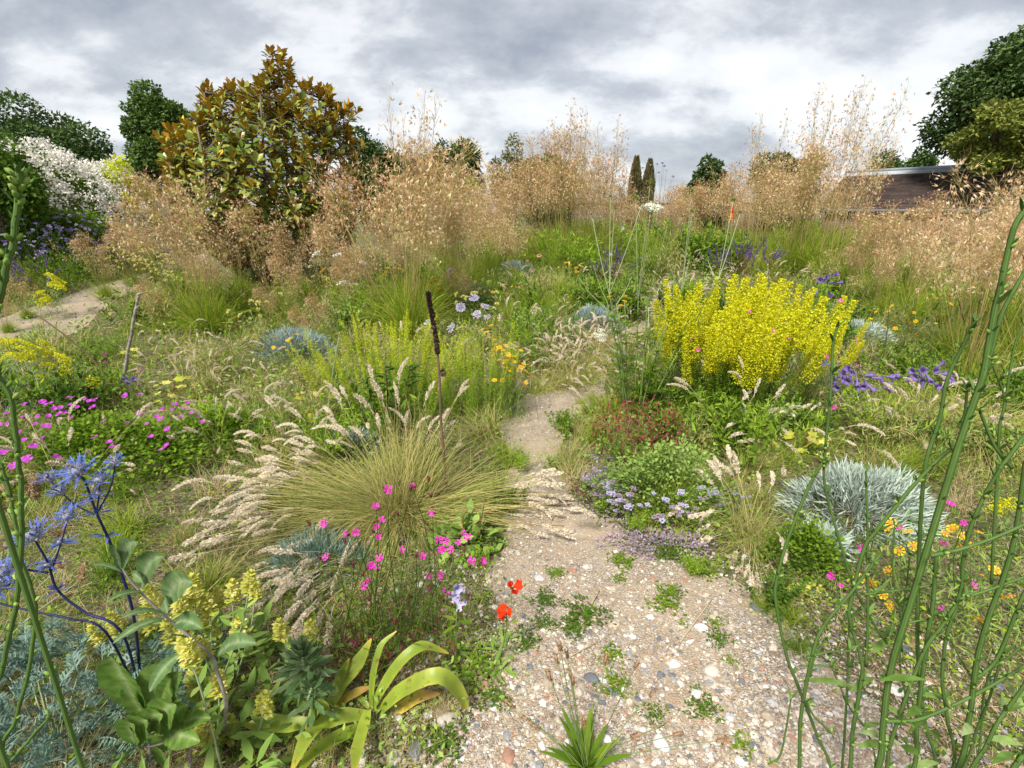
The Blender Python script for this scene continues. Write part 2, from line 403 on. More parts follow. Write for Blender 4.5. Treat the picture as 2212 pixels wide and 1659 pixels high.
# ------------------------------------------------------------------ ground and paths
def ground_mat(name, kind):
    m = bpy.data.materials.new(name); m.use_nodes = True; nt = m.node_tree; N = nt.nodes; L = nt.links
    bs = N['Principled BSDF']; bs.inputs['Roughness'].default_value = .95; bs.inputs['Specular IOR Level'].default_value = .15
    tc = N.new('ShaderNodeTexCoord')
    def noise(s, d=4, r=.6):
        n = N.new('ShaderNodeTexNoise'); n.inputs['Scale'].default_value = s; n.inputs['Detail'].default_value = d; n.inputs['Roughness'].default_value = r
        L.new(tc.outputs['Object'], n.inputs[0]); return n.outputs[0]
    def ramp(src, stops, const=False):
        r = N.new('ShaderNodeValToRGB'); L.new(src, r.inputs[0]); e = r.color_ramp.elements
        if const: r.color_ramp.interpolation = 'CONSTANT'
        while len(e) < len(stops): e.new(.5)
        for i, (p, c) in enumerate(stops): e[i].position = p; e[i].color = (*c, 1)
        return r.outputs[0]
    def mix(f, a, b):
        x = N.new('ShaderNodeMix'); x.data_type = 'RGBA'; L.new(f, x.inputs[0]); L.new(a, x.inputs[6]); L.new(b, x.inputs[7]); return x.outputs[2]
    vo = N.new('ShaderNodeTexVoronoi'); vo.inputs['Scale'].default_value = 190; L.new(tc.outputs['Object'], vo.inputs[0])
    sx = N.new('ShaderNodeSeparateColor'); L.new(vo.outputs['Color'], sx.inputs[0])
    grit = ramp(sx.outputs[0], [(0, (.2, .16, .115)), (.3, (.32, .26, .19)), (.55, (.42, .355, .27)), (.72, (.54, .48, .4)), (.84, (.23, .235, .24)), (.93, (.34, .22, .16))], True)
    sand = ramp(noise(9, 6, .65), [(.3, (.31, .235, .16)), (.5, (.41, .325, .225)), (.7, (.5, .405, .29))])
    if kind == 'path':
        c = mix(ramp(noise(2.6, 5), [(.38, (0, 0, 0)), (.62, (.85,)*3)]), grit, sand)
    else:
        soil = ramp(noise(7, 7, .7), [(.3, (.045, .035, .022)), (.5, (.1, .075, .047)), (.68, (.19, .145, .09))])
        litter = mix(ramp(noise(45, 5), [(.48, (0, 0, 0)), (.6, (.8,)*3)]), soil, grit)
        green = ramp(noise(30, 4), [(.35, (.06, .075, .022)), (.65, (.17, .18, .06))])
        c = mix(ramp(noise(1.3, 5), [(.38, (.1,)*3), (.58, (.85,)*3)]), litter, green)
    L.new(c, bs.inputs['Base Color'])
    bp = N.new('ShaderNodeBump'); bp.inputs['Strength'].default_value = .7; bp.inputs['Distance'].default_value = .008
    ad = N.new('ShaderNodeMath'); ad.operation = 'ADD'; L.new(noise(60, 4), ad.inputs[0]); L.new(vo.outputs['Distance'], ad.inputs[1])
    L.new(ad.outputs[0], bp.inputs['Height']); L.new(bp.outputs[0], bs.inputs['Normal'])
    return m
def grid_mesh(name, xs, ys, mat):
    mb = MB(); X, Y = np.meshgrid(xs, ys); Z = gz(X, Y) + 0.0
    n, k = Y.shape; i = np.arange((n - 1)*k).reshape(n - 1, k)[:, :-1].ravel()
    mb.add(np.stack([X, Y, Z], -1), [np.stack([i, i + 1, i + k + 1, i + k], 1)])
    return part(name, mb, None, [mat])
far = np.geomspace(30, 900, 14)
setp(grid_mesh('ground', np.concatenate([-far[::-1], np.linspace(-28, 28, 113), far]), np.concatenate([[-40, -20, -8], np.linspace(-4, 30, 137), far + 4]), ground_mat('bed_soil', 'bed')), kind='structure')
PATH_L = [(760, 2150), (900, 1850), (1000, 1659), (1040, 1500), (1070, 1350), (1050, 1250), (1088, 1130), (1085, 1050), (1085, 950), (1095, 890), (1150, 845), (1262, 790), (1352, 720), (1408, 650), (1428, 600), (1434, 565), (1412, 535)]
PATH_R = [(2500, 2150), (2150, 1850), (1960, 1659), (1850, 1500), (1690, 1350), (1560, 1240), (1340, 1150), (1240, 1050), (1220, 950), (1272, 890), (1290, 845), (1325, 790), (1392, 720), (1445, 650), (1457, 600), (1458, 565), (1430, 535)]
SIDE_L = [(-420, 790), (-160, 715), (0, 690), (60, 668), (130, 645), (200, 622), (290, 598), (340, 582), (400, 562), (440, 548)]
SIDE_R = [(-420, 960), (-160, 830), (0, 748), (110, 738), (185, 708), (222, 668), (270, 642), (340, 612), (400, 590), (450, 572)]
def path_sheet(name, l, r, mat, n=90, m=10):
    A = spline([G(*p) for p in l], n); B = spline([G(*p) for p in r], n)
    rag = lambda: np.convolve(RNG.normal(size=n + 8), np.ones(4)/4, 'same')[4:-4, None]
    d = unit(B - A); A = A - d*rag()*.05; B = B + d*rag()*.05
    t = np.linspace(0, 1, m)[None, :, None]; P = A[:, None]*(1 - t) + B[:, None]*t
    P[..., 2] = gz(P[..., 0], P[..., 1]) + .006
    i = np.arange((n - 1)*m).reshape(n - 1, m)[:, :-1].ravel(); mb = MB()
    mb.add(P, [np.stack([i, i + m, i + m + 1, i + 1], 1)[:, ::-1]])
    setp(part(name, mb, None, [mat]), kind='structure')
    return np.concatenate([A[:, :2], B[::-1, :2]])
pm = ground_mat('path_gravel', 'path')
POLY = path_sheet('gravel_path', PATH_L, PATH_R, pm)
POLY2 = path_sheet('sandy_path', SIDE_L, SIDE_R, pm, 60)
def inside(P, poly):
    x, y = P[:, 0], P[:, 1]; r = np.zeros(len(P), bool); j = len(poly) - 1
    for i in range(len(poly)):
        xi, yi = poly[i]; xj, yj = poly[j]
        c = (yi > y) != (yj > y)
        r ^= c & (x < (xj - xi)*(y - yi)/(yj - yi + 1e-12) + xi); j = i
    return r
def on_path(P): return inside(P, POLY) | inside(P, POLY2)
def scatter_ground(N, rows=(700, 1850), cols=(-250, 2460), power=1.0):
    "ground points spread so that near ground gets more of them"
    px = RNG.uniform(*cols, N); py = rows[0] + (rows[1] - rows[0])*RNG.random(N)**power
    a = (px - 1106)/F; b = (829.5 - py)/F
    dy = CT + b*ST; dz = -ST + b*CT
    Y = np.full(N, 3.0)
    for _ in range(30):
        Y = np.clip(.5*Y + .5*(gz(0, Y) - EYE)/np.minimum(dz, -.02)*dy, .3, 26)
    X = a/dy*Y
    return np.stack([X, Y, gz(X, Y)], 1)

# ------------------------------------------------------------------ loose gravel (thousands of stones: one object)
def stone_mat():
    m = leafmat('stone', [(.5, .5, .5)]*2, transl=0, rough=.8, spec=.25, var=.18, vscale=60)
    rp = [n for n in m.node_tree.nodes if n.type == 'VALTORGB'][0].color_ramp; rp.interpolation = 'CONSTANT'
    cs = [(.46, .40, .31), (.52, .47, .39), (.40, .33, .25), (.62, .60, .56), (.32, .27, .21), (.24, .245, .25), (.45, .40, .34), (.13, .14, .155), (.36, .30, .225), (.52, .46, .38), (.34, .19, .13), (.43, .41, .39)]
    while len(rp.elements) < len(cs): rp.elements.new(.5)
    for i, c in enumerate(cs): rp.elements[i].position = i/len(cs); rp.elements[i].color = (*c, 1)
    return m
STONE = stone_mat()
def stones(N, rows, power, rad, tm, only=True, near=None):
    P = scatter_ground(N, rows, (600, 2300), power)
    ok = inside(P, POLY)
    if not only:
        A = np.min(np.linalg.norm(P[:, None, :2] - POLY[None, ::2], axis=2), 1); ok |= RNG.random(N) < np.exp(-A/.3)*.7
    P = P[ok]; N = len(P)
    r = rad*np.exp(RNG.normal(size=N)*.38)*(.75 + .25*np.minimum(P[:, 1], 3)/1.5)
    fr = frames(np.stack([RNG.normal(size=N), RNG.normal(size=N), RNG.normal(size=N)*.25], 1))
    P[:, 2] += r*RNG.uniform(-.2, .15, N) + .005
    return P, r, fr, tm
mb = MB()
for a in ((42000, (1000, 1900), .62, .003, ICO0, False), (11000, (1040, 1950), .6, .005, ICO1, False), (1000, (1080, 1950), .6, .0082, ICO1, False), (90, (1180, 1800), .8, .0125, ICO1, False), (16000, (840, 1120), 1, .0032, ICO0, True)):
    P, r, fr, tm = stones(*a); n = len(P)
    if n == 0: continue
    i0 = mb.n
    mb.inst(tm, P, fr, r*RNG.uniform(.8, 1.25, n), r*RNG.uniform(.9, 1.5, n), r*RNG.uniform(.45, .8, n))
    v = mb.v[-1]; rr = np.repeat(r, len(tm[0])); v += RNG.normal(size=v.shape)*rr[:, None]*.11
setp(part('loose_gravel', mb.mesh('loose_gravel', [STONE], smooth=False)), label=None, kind='stuff')
# larger stones that can be told apart
def stone_thing(px, py, r, rnd, label):
    p = G(px, py); b = MB(); b.inst(ICO2, [(0, 0, 0)], frames(np.array([[math.cos(px), math.sin(px), .1]])), r, r*1.35, r*.62, rnd=rnd)
    v = b.v[0]; k = RNG.normal(size=(7, 3)); v *= (1 + .07*np.sin(v/r @ k.T*1.6).sum(1)/2)[:, None]
    o = part('stone', b.mesh('stone', [STONE], smooth=True), None, loc=p + np.array([0, 0, r*.2])); setp(o, label, 'stone', 'larger stones on the gravel path', 'thing')
for a in ((1514, 1360, .02, .3, 'rounded pale flint lying beside the long straw on gravel'), (1537, 1455, .023, .1, 'broad whitish angular stone right of path centre'),
          (1535, 1478, .02, .02, 'pale flat stone just below the broad whitish stone'), (1098, 1637, .02, .86, 'brick red fragment at the bottom left of the path'),
          (1455, 1440, .018, .27, 'chalk white pebble above the plantain seed heads'), (1425, 1610, .022, .3, 'bright white stone behind the plantain leaves'),
          (1165, 1252, .02, .93, 'pale grey block stone left of the poppies'), (1632, 1315, .024, .6, 'slate blue stone at the right edge of path'),
          (1275, 1467, .02, .6, 'dark slate pebble left of the plantain stalks'), (900, 1625, .022, .6, 'dark grey stone beneath the strap leaves'),
          (855, 1640, .02, .55, 'grey stone between the strap leaves and path'), (965, 1560, .024, .55, 'blue grey stone right of the strap leaf plant')):
    stone_thing(*a)

# ------------------------------------------------------------------ trees, shrubs and walls round the garden
def leaf_cloud(mb, C, R, n, leaf, mat, shell=.55, flat=0.0, tm=DIAM):
    "leaves on lobes: C (K,3) centres, R (K,3) radii"
    K = len(C); w = R.prod(1)**(2/3); k = RNG.choice(K, n, p=w/w.sum())
    d = unit(RNG.normal(size=(n, 3))); rr = shell + (1 - shell)*RNG.random(n)**.6
    rr = rr*(1 + RNG.normal(size=n)*.07)
    p = C[k] + d*R[k]*rr[:, None]
    o = unit(d*.6 + RNG.normal(size=(n, 3))*.7 + np.array([0, 0, -.25 - flat]))
    mb.inst(tm, p, frames(o, RNG.uniform(-1, 1, n)), leaf*RNG.uniform(.45, .75, n), leaf*RNG.uniform(.7, 1.3, n), leaf*.5, mat)
def lobes(c, rx, ry, rz, K, size, low=-.6):
    d = unit(RNG.normal(size=(K*3, 3))); d = d[d[:, 2] > low][:K]; K = len(d)
    q = RNG.uniform(.45, .98, K)[:, None]
    C = np.array(c) + d*np.array([rx, ry, rz])*q
    s = size*RNG.uniform(.7, 1.25, K)[:, None]
    return C, np.repeat(s, 3, 1)*np.array([rx, ry, rz*.8])
def limb_tubes(mb, base, tips, r0, mat=0):
    for t in tips:
        mid = np.array(base)*.45 + np.array(t)*.55 + RNG.normal(size=3)*.06*np.linalg.norm(np.array(t) - base); mid[2] -= .1*abs(t[2] - base[2])
        mb.tubes(spline([base, mid, t], 6), np.linspace(r0, r0*.25, 6), 5, mat)
def tree(label, px, top, wpx, Y, mat, n=7000, leaf=.22, low=None, K=34, ry=None, size=.34, group='trees beyond the garden'):
    b = col_at(px, Y); zt = at(px, top, Y)[2]; depth = Y*CT + .8*ST; rx = wpx/F*depth/2
    zl = b[2] + .05*(zt - b[2]) if low and low > 400 else at(px, low, Y)[2] if low else b[2] + .25*(zt - b[2])
    c = np.array([0, 0, (zt + zl)/2 - b[2]]); rz = (zt - zl)/2
    o = thing('tree', label, 'tree', b + np.array([at(px, (top + 430)/2, Y)[0] - b[0], 0, 0]), group)
    m1, m2 = MB(), MB(); h = c[2]
    m1.tubes(spline([(0, 0, -.1), (.06*h, .03*h, h*.5), (0, 0, h*1.25)], 7), np.linspace(.045, .012, 7)*h*2 + .03, 7)
    C, R = lobes(c, rx, ry or rx, rz, K, size, -.95 if low and low > 400 else -.75)
    R = R*RNG.uniform(.6, 1.25, (len(R), 1))
    limb_tubes(m1, (0, 0, h*.55), C[:10], .035*h)
    leaf_cloud(m2, C, R, int(n*1.9), leaf*.72, 0)
    part('trunk', m1, o, [M['bark']]); part('crown', m2, o, [M[mat]])
    return o
tree('broad dark tree rising behind the white rambling rose', 85, 236, 235, 26, 'tree_dark', 12000, .26, 420)
tree('tall bright green tree leaning out behind the magnolia, upper part', 345, 192, 134, 24, 'tree_mid', 11000, .22, 398, 46, size=.3)
tree('dark lower tree under the tall green tree beside magnolia', 335, 306, 170, 25, 'tree_dark', 8000, .24, 440)
tree('round dark tree showing right of the magnolia, left of its row', 800, 292, 110, 28, 'tree_dark', 6000, .25, 430)
tree('dark green spreading tree behind the tallest oat grass', 900, 305, 190, 30, 'tree_dark', 8000, .27, 430)
tree('dark tree at right end of the row behind oat grass', 985, 318, 115, 29, 'tree_dark', 6000, .25, 430)
tree('small bright green tree low beside the dark tree row', 1022, 356, 42, 20, 'green_bright', 2500, .14, 440, 16)
tree('pale airy willow like tree left of the central oat grass', 1103, 294, 78, 27, 'tree_olive', 3000, .2, 430, 22)
tree('dark round tree behind central oat grass clump', 1190, 330, 130, 25, 'tree_dark', 5000, .25, 440)
tree('dark tree standing right of the two slim cypresses', 1540, 334, 92, 24, 'tree_dark', 5000, .24, 430)
tree('small dark tree just left of that right hand dark tree', 1494, 366, 40, 26, 'tree_dark', 2000, .22, 430, 14)
tree('olive brown rounded tree behind the right oat grass', 1700, 322, 135, 20, 'tree_olive', 7000, .17, 450, 30)
tree('dark low tree peeping over the brick lean-to roof', 1955, 322, 110, 30, 'tree_dark', 5000, .25, 420)
tree('large dark leafy tree towering at the right edge', 2240, 40, 350, 17, 'tree_dark', 26000, .2, 385, 64, size=.29)
tree('yellow green shrubby tree in front of the large dark tree', 2185, 205, 190, 12, 'tree_yellow', 11000, .12, 400, 40, size=.3)
for px, top, lab in ((1362, 345, 'slim brown tinged column cypress, the taller of the pair'), (1390, 352, 'slim column cypress, the shorter of the pair, on the right')):
    b = col_at(px, 17); h = at(px, top, 17)[2] - b[2]; o = thing('cypress_tree', lab, 'tree', b, 'pair of column cypresses')
    m1, m2 = MB(), MB(); m1.tubes(np.array([(0, 0, -.1), (0, 0, h*.9)]), [.06, .01], 6)
    n = 3800; t = RNG.random(n)**.8; a = RNG.uniform(0, 2*PI, n); r = .17*np.minimum(1, (1 - t)*3.2)**.7*(.6 + .4*RNG.random(n))
    P = np.stack([r*np.cos(a), r*np.sin(a), .12*h + t*h*.88], 1); d = np.stack([np.cos(a)*.35, np.sin(a)*.35, np.ones(n)], 1)
    m2.inst(DIAM, P, frames(d, RNG.uniform(-2, 2, n)), .05, RNG.uniform(.1, .18, n), .03)
    part('trunk', m1, o, [M['bark']]); part('crown', m2, o, [M['cypress']])

def brickmat(name, c1, c2, mortar, ax=(1, 0), sc_=1.0):
    m = bpy.data.materials.new(name); m.use_nodes = True; nt = m.node_tree; N = nt.nodes; L = nt.links; bs = N['Principled BSDF']; bs.inputs['Roughness'].default_value = .95
    tc = N.new('ShaderNodeTexCoord'); sp = N.new('ShaderNodeSeparateXYZ'); L.new(tc.outputs['Object'], sp.inputs[0])
    cb = N.new('ShaderNodeCombineXYZ'); ad = N.new('ShaderNodeMath'); L.new(sp.outputs[0], ad.inputs[0]); L.new(sp.outputs[1], ad.inputs[1])
    L.new(ad.outputs[0], cb.inputs[0]); L.new(sp.outputs[2], cb.inputs[1])
    br = N.new('ShaderNodeTexBrick'); L.new(cb.outputs[0], br.inputs[0]); br.inputs['Scale'].default_value = 1
    br.inputs['Brick Width'].default_value = .225*sc_; br.inputs['Row Height'].default_value = .075*sc_; br.inputs['Mortar Size'].default_value = .006
    br.inputs['Color1'].default_value = (*c1, 1); br.inputs['Color2'].default_value = (*c2, 1); br.inputs['Mortar'].default_value = (*mortar, 1)
    nz = N.new('ShaderNodeTexNoise'); nz.inputs['Scale'].default_value = 5; nz.inputs['Detail'].default_value = 6; L.new(tc.outputs['Object'], nz.inputs[0])
    mr = N.new('ShaderNodeMapRange'); L.new(nz.outputs[0], mr.inputs[0]); mr.inputs[1].default_value = .3; mr.inputs[2].default_value = .7; mr.inputs[3].default_value = .6; mr.inputs[4].default_value = 1.3
    hs = N.new('ShaderNodeHueSaturation'); L.new(mr.outputs[0], hs.inputs['Value']); L.new(br.outputs[0], hs.inputs['Color']); L.new(hs.outputs[0], bs.inputs['Base Color'])
    bp = N.new('ShaderNodeBump'); bp.inputs['Strength'].default_value = .5; bp.inputs['Distance'].default_value = .01; L.new(br.outputs['Fac'], bp.inputs['Height']); bp.invert = True; L.new(bp.outputs[0], bs.inputs['Normal'])
    return m
def plain(name, c, rough=.9, var=.3, vs=6): M[name] = leafmat(name, [c, c], transl=0, rough=rough, var=var, vscale=vs); return M[name]
def box(mb, x0, x1, y0, y1, z0, z1, mat=0):
    v = [(x, y, z) for z in (z0, z1) for x, y in ((x0, y0), (x1, y0), (x1, y1), (x0, y1))]
    mb.add(v, [np.array([(3, 2, 1, 0), (4, 5, 6, 7), (0, 1, 5, 4), (1, 2, 6, 5), (2, 3, 7, 6), (3, 0, 4, 7)])], mat, RNG.random())
BR = brickmat('old_brick', (.30, .155, .11), (.24, .14, .10), (.38, .34, .29))
BP = brickmat('pale_brick', (.24, .17, .13), (.19, .14, .11), (.3, .27, .23))
# right: lean-to with a tiled roof
gx = 12.3
o = thing('brick_outbuilding', 'low brick lean-to with a dark tiled roof and grey ridge', 'outbuilding', (11.6 + 13*.616, 20 - 13*.788, .43), None, math.radians(38))
m1 = MB(); box(m1, 0, .22, 0, 13, -.4, 1.08); box(m1, .22, 2.6, 12.8, 13, -.4, 1.08)
box(m1, .22, 2.6, 0, .2, -.4, 1.08); part('wall', m1, o, [BR])
m2 = MB(); nrow = 30; ncol = 1
for i in range(nrow):
    f0, f1 = i/nrow, (i + 1.25)/nrow
    for j in range(26):
        y0 = -.15 + j*.5195; a = RNG.normal()*.003
        x0, x1 = -.12 + 2.3*f0, -.12 + 2.3*f1; z0, z1 = 1.10 + 1.30*f0 + .04 + a, 1.10 + 1.30*f1 - .004
        v = [(x0, y0, z0), (x0, y0 + .5185, z0), (x1, y0 + .5185, z1), (x1, y0, z1), (x0, y0, z0 - .06), (x0, y0 + .5185, z0 - .06)]
        m2.add(v, [np.array([(0, 3, 2, 1), (0, 1, 5, 4)])], 0, RNG.random())
m2.add([(-.1, -.14, 1.085), (-.1, 13.36, 1.085), (2.25, 13.36, 2.41), (2.25, -.14, 2.41)], [np.array([(0, 3, 2, 1)])], 0, .3)
roof = part('roof', m2.mesh('roof', [leafmat('roof_tile', [(.05, .038, .034), (.075, .055, .047), (.1, .078, .068)], transl=0, rough=.95, var=.2, vscale=9)], smooth=False), o)
m3 = MB(); m3.add([(2.02, -.2, 2.36), (2.02, 13.4, 2.36), (2.24, 13.4, 2.49), (2.24, -.2, 2.49), (2.02, -.2, 2.33), (2.02, 13.4, 2.33)], [np.array([(0, 3, 2, 1), (0, 1, 5, 4)])])
m3.tubes(np.array([(2.24, -.2, 2.5), (2.24, 13.4, 2.5)]), .06, 8); part('ridge', m3, roof, [plain('lead_grey', (.34, .37, .40), .6, .2, 2)])
m4 = MB(); m4.tubes(np.array([(-.17, -.2, 1.06), (-.17, 13.3, 1.06)]), .06, 8); m4.tubes(np.array([(-.13, 6, 1.0), (-.06, 6, .9), (-.06, 6, -.4)]), .035, 8); part('gutter', m4, o, [plain('gutter_grey', (.2, .22, .23), .5, .1)])
# far wall and left wall
b0 = col_at(1200, 27)
o = thing('brick_wall', 'distant low brick wall seen between the cypress pair and trees', 'wall', (b0[0], 27, .45))
m1 = MB(); box(m1, 0, 14, 0, .3, -.3, at(1420, 440, 27)[2] - .45); part('brickwork', m1, o, [BP])
m1 = MB(); z = at(1420, 440, 27)[2] - .45; box(m1, -.03, 14.03, -.05, .35, z + .003, z + .09); part('coping', m1, o, [plain('coping_stone', (.36, .32, .28))])
o = thing('brick_wall', 'tall old brick garden wall under the white rambling rose', 'wall', (-10.4, 7, .1))
m1 = MB(); box(m1, -.35, 0, 0, 9.5, -.3, 2.0); part('brickwork', m1, o, [BP])
m1 = MB(); box(m1, -.4, .05, -.05, 9.55, 2.003, 2.1); part('coping', m1, o, [M['coping_stone']])
p = col_at(358, 15.5)
o = thing('brick_pier', 'stepped brick pier with whitewashed foot left of magnolia', 'pier', p)
m1 = MB(); box(m1, -.22, .22, -.2, .2, .35, at(358, 424, 15.5)[2] - p[2]); box(m1, .22, .42, -.2, .2, .35, .9); part('brickwork', m1, o, [BR])
m1 = MB(); box(m1, -.26, .46, -.24, .24, -.1, .347); part('plinth', m1, o, [plain('whitewash', (.62, .6, .56))])
def shrub(name, label, cat, p, rx, ry, rz, n, leaf, mats, K=18, stems=6, flowers=None, tm=LEAF, zc=None, group=None, size=.38, shell=.5):
    o = thing(name, label, cat, p, group); m1, m2 = MB(), MB(); zc = rz*.95 if zc is None else zc
    C, R = lobes((0, 0, zc), rx, ry, rz, K, size, -.75)
    limb_tubes(m1, (0, 0, -.03), C[:stems], .015 + rx*.012)
    leaf_cloud(m2, C, R, n, leaf, 0, shell, tm=tm)
    part('stems', m1, o, [M['bark']]); part('foliage', m2, o, [M[mats]])
    return o, C, R
shrub('leafy_shrub', 'blue green leafy shrub in front of the rambling rose', 'shrub', col_at(40, 9.3), .9, .7, 1.1, 9000, .085, 'green_deep', 24, zc=1.35)
shrub('ferny_shrub', 'feathery bright green shrub below the rose at left', 'shrub', col_at(135, 10.6), 1.0, .5, .55, 7000, .06, 'green', 20, zc=.75)
shrub('golden_shrub', 'yellow green shrub at the right end of the rose', 'shrub', col_at(300, 13.5), .75, .6, 1.0, 5000, .085, 'lime', 18, zc=1.05)
# rambling rose over the wall
o = thing('rambling_rose', 'white flowering rambling rose draped over the garden wall', 'rose', (-10.2, 8, .1))
m1, m2 = MB(), MB(); n = 15000
s = RNG.random(n); a = RNG.uniform(-.5, 2.6, n); top = 2.95 - .75*s + .12*np.sin(s*23) + .1*np.sin(s*57)
rr = np.sqrt(RNG.uniform(.35, 1, n)); rad = .85 - .12*s
zz = top - rad*1.1 + np.sin(a)*rad*1.1*rr - .55*np.maximum(0, np.cos(a))*rr
P = np.stack([.15 + np.cos(a)*rad*1.15*rr, s*6.6 + RNG.normal(size=n)*.1, zz], 1)
m1.inst(LEAF, P, frames(RNG.normal(size=(n, 3)) + np.array([.4, 0, -.3]), RNG.uniform(-1, 1, n)), .045, .085, .05)
part('foliage', m1, o, [M['green']])
n = 950; s = RNG.random(n)**.75; a = np.clip(RNG.normal(1.15, .6, n), -.3, 2.5); top = 2.95 - .75*s + .12*np.sin(s*23) + .1*np.sin(s*57); rad = .85 - .12*s
a[s > .6] = RNG.uniform(-.4, 2.2, (s > .6).sum())
zz = top - rad*1.1 + np.sin(a)*rad*1.16 - .55*np.maximum(0, np.cos(a))
P = np.stack([.22 + np.cos(a)*rad*1.26, s*6.6, zz + .05], 1)
k = 13; Q = np.repeat(P, k, 0) + RNG.normal(size=(n*k, 3))*.055; N_ = n*k
m2.inst(DIAM, Q, frames(RNG.normal(size=(N_, 3)) + np.array([.2, -.2, .5]), RNG.uniform(-2, 2, N_)), .045, .05, .03)
fl = part('flower_trusses', m2, o, [M['rose_white']]); fl['kind'] = 'stuff'
m3 = MB()
for i in range(14):
    s0 = RNG.random(); y0 = s0*6.6
    m3.tubes(spline([(.05, y0 + RNG.normal()*.2, -.1), (.1, y0, 1.2), (.4, y0 + RNG.normal()*.4, 2.5 - .6*s0), (.7, y0 + RNG.normal()*.7, 2.9 - .7*s0)], 8), np.linspace(.018, .004, 8), 4)
part('stems', m3, o, [M['bark']])

# magnolia with rust-backed leaves
def magnolia():
    Y = 9.0; b = col_at(575, Y); o = thing('magnolia_tree', 'magnolia with glossy green leaves and rusty brown undersides', 'tree', b)
    tr, lf = MB(), MB()
    tips = []; dens = []
    def z_(row): return at(575, row, Y)[2] - b[2]
    def x_(px, row=330): return at(px, row, Y)[0] - b[0]
    # branch tips inside the outline seen from the path, and as deep as it is wide
    outline = [(350, 275), (365, 258), (410, 250), (440, 200), (432, 183), (470, 175), (505, 170), (540, 160), (575, 150), (583, 95), (600, 95), (628, 130), (640, 168), (690, 172), (722, 185), (735, 208), (772, 222), (765, 262), (780, 300), (790, 400), (770, 520), (600, 560), (480, 550), (400, 470), (352, 400)]
    pol = np.array([(x_(575 + (a - 575)*.93, r + (16 if r > 140 else 6)), z_(r + (16 if r > 140 else 6))) for a, r in outline])
    while len(tips) < 820:
        p = np.array([RNG.uniform(x_(345, 500), x_(800, 500)), 0, RNG.uniform(.3, z_(92))])
        if not inside(p[None, [0, 2]], pol)[0]: continue
        half = 1.75*math.sqrt(max(.02, 1 - ((p[2] - 1.5)/2.1)**2)) if p[2] < 2.75 else .35
        e1 = np.roll(pol, -1, 0) - pol; w = p[[0, 2]] - pol; u = np.clip((w*e1).sum(1)/(e1*e1).sum(1), 0, 1); de = np.linalg.norm(w - e1*u[:, None], axis=1).min()
        half = min(1.7, 1.35*math.sqrt(max(de - .08, 0)))
        p[1] = RNG.uniform(-1, 1)*half
        if RNG.random() < .55: p[1] = (-1 if RNG.random() < .72 else 1)*half*RNG.uniform(.6, 1)
        d2 = abs(p[0])/1.8 + abs(p[2] - 1.4)/2.2
        tips.append(p)
    for q in ((585, 97, 0), (600, 118, .1), (578, 135, -.05), (622, 132, 0), (597, 150, .05), (618, 158, 0), (606, 100, .05), (437, 183, 0), (462, 178, -.3), (436, 200, .1), (770, 224, 0), (760, 240, -.2), (742, 214, .2), (352, 283, -.2), (357, 265, .1), (352, 330, 0), (352, 405, -.3), (520, 172, 0), (548, 166, .2), (650, 172, 0), (700, 178, .1), (480, 176, .3), (395, 250, 0), (715, 190, -.2), (735, 235, 0), (750, 265, .1), (780, 300, 0), (450, 190, -.2), (500, 176, -.1), (670, 176, -.2)):
        tips.append(np.array([x_(q[0], q[1]), q[2]*.6, z_(q[1] + 10) - .05]))
    tips = np.array(tips)
    # skeleton: several upright stems, then branches to each tip
    st = [spline([(0, 0, -.1), (x_(a, r)*.3, dy*.4, .6), (x_(a, r)*.8, dy*.9, z_(r)*.6), (x_(a, r), dy, z_(r))], 10) for a, r, dy in ((588, 110, 0), (480, 215, -.5), (690, 205, .3), (430, 300, .4), (735, 290, -.4), (560, 215, .9), (620, 230, -.9), (520, 300, -1.2), (640, 330, 1.2))]
    nodes = np.concatenate([s[2:] for s in st])
    for s in st: tr.tubes(s, np.linspace(.05, .01, 10), 6)
    for p in tips:
        dd = np.linalg.norm(nodes - p, axis=1) + 1.2*np.maximum(0, nodes[:, 2] - p[2] + .1); q = nodes[np.argmin(dd)]
        tr.tubes(spline([q, q*.4 + p*.6 + np.array([0, 0, -.05]), p], 5), np.linspace(.009, .004, 5), 4)
    # whorls of leaves
    out = unit(tips*np.array([1, 1, .8]) - np.array([0, 0, 1.0])) + np.array([0, 0, 1.1]); out = unit(out)
    for p, ax in zip(tips, out):
        k = RNG.integers(9, 15); s, d, n = frames(ax[None]); az = np.arange(k)*2.4 + RNG.uniform(0, 6)
        el = np.linspace(1.15, .0, k) + RNG.normal(size=k)*.2
        dirv = (np.cos(az)*np.cos(el))[:, None]*s + (np.sin(az)*np.cos(el))[:, None]*n + np.sin(el)[:, None]*d
        dirv += np.array([0, 0, -.25])*(np.linspace(0, 1, k)[:, None])
        base = p - ax*np.linspace(0, .1, k)[:, None]
        L_ = RNG.uniform(.115, .175, k); up = np.broadcast_to(ax, (k, 3))
        s2 = unit(np.cross(dirv, up)); n2 = np.cross(s2, unit(dirv)); fr = (s2, unit(dirv), n2)
        r = RNG.random(k); old = RNG.random(k) < .012
        lf.inst(OBOV, base + n2*.0012, fr, L_*.5, L_, L_*.9, 0, r)
        lf.inst((OBOV[0], [f[:, ::-1] for f in OBOV[1]]), base, fr, L_*.5, L_, L_*.9, 1, r)
        if old.any():
            i = np.where(old)[0]; lf.inst(OBOV, base[i] + n2[i]*.004, (s2[i], unit(dirv)[i], n2[i]), L_[i]*.52, L_[i]*1.02, L_[i]*.9, 2, r[i])
    part('trunk', tr, o, [M['bark']]); part('crown', lf, o, [M['mag_top'], M['mag_under'], M['mag_old']])
magnolia()
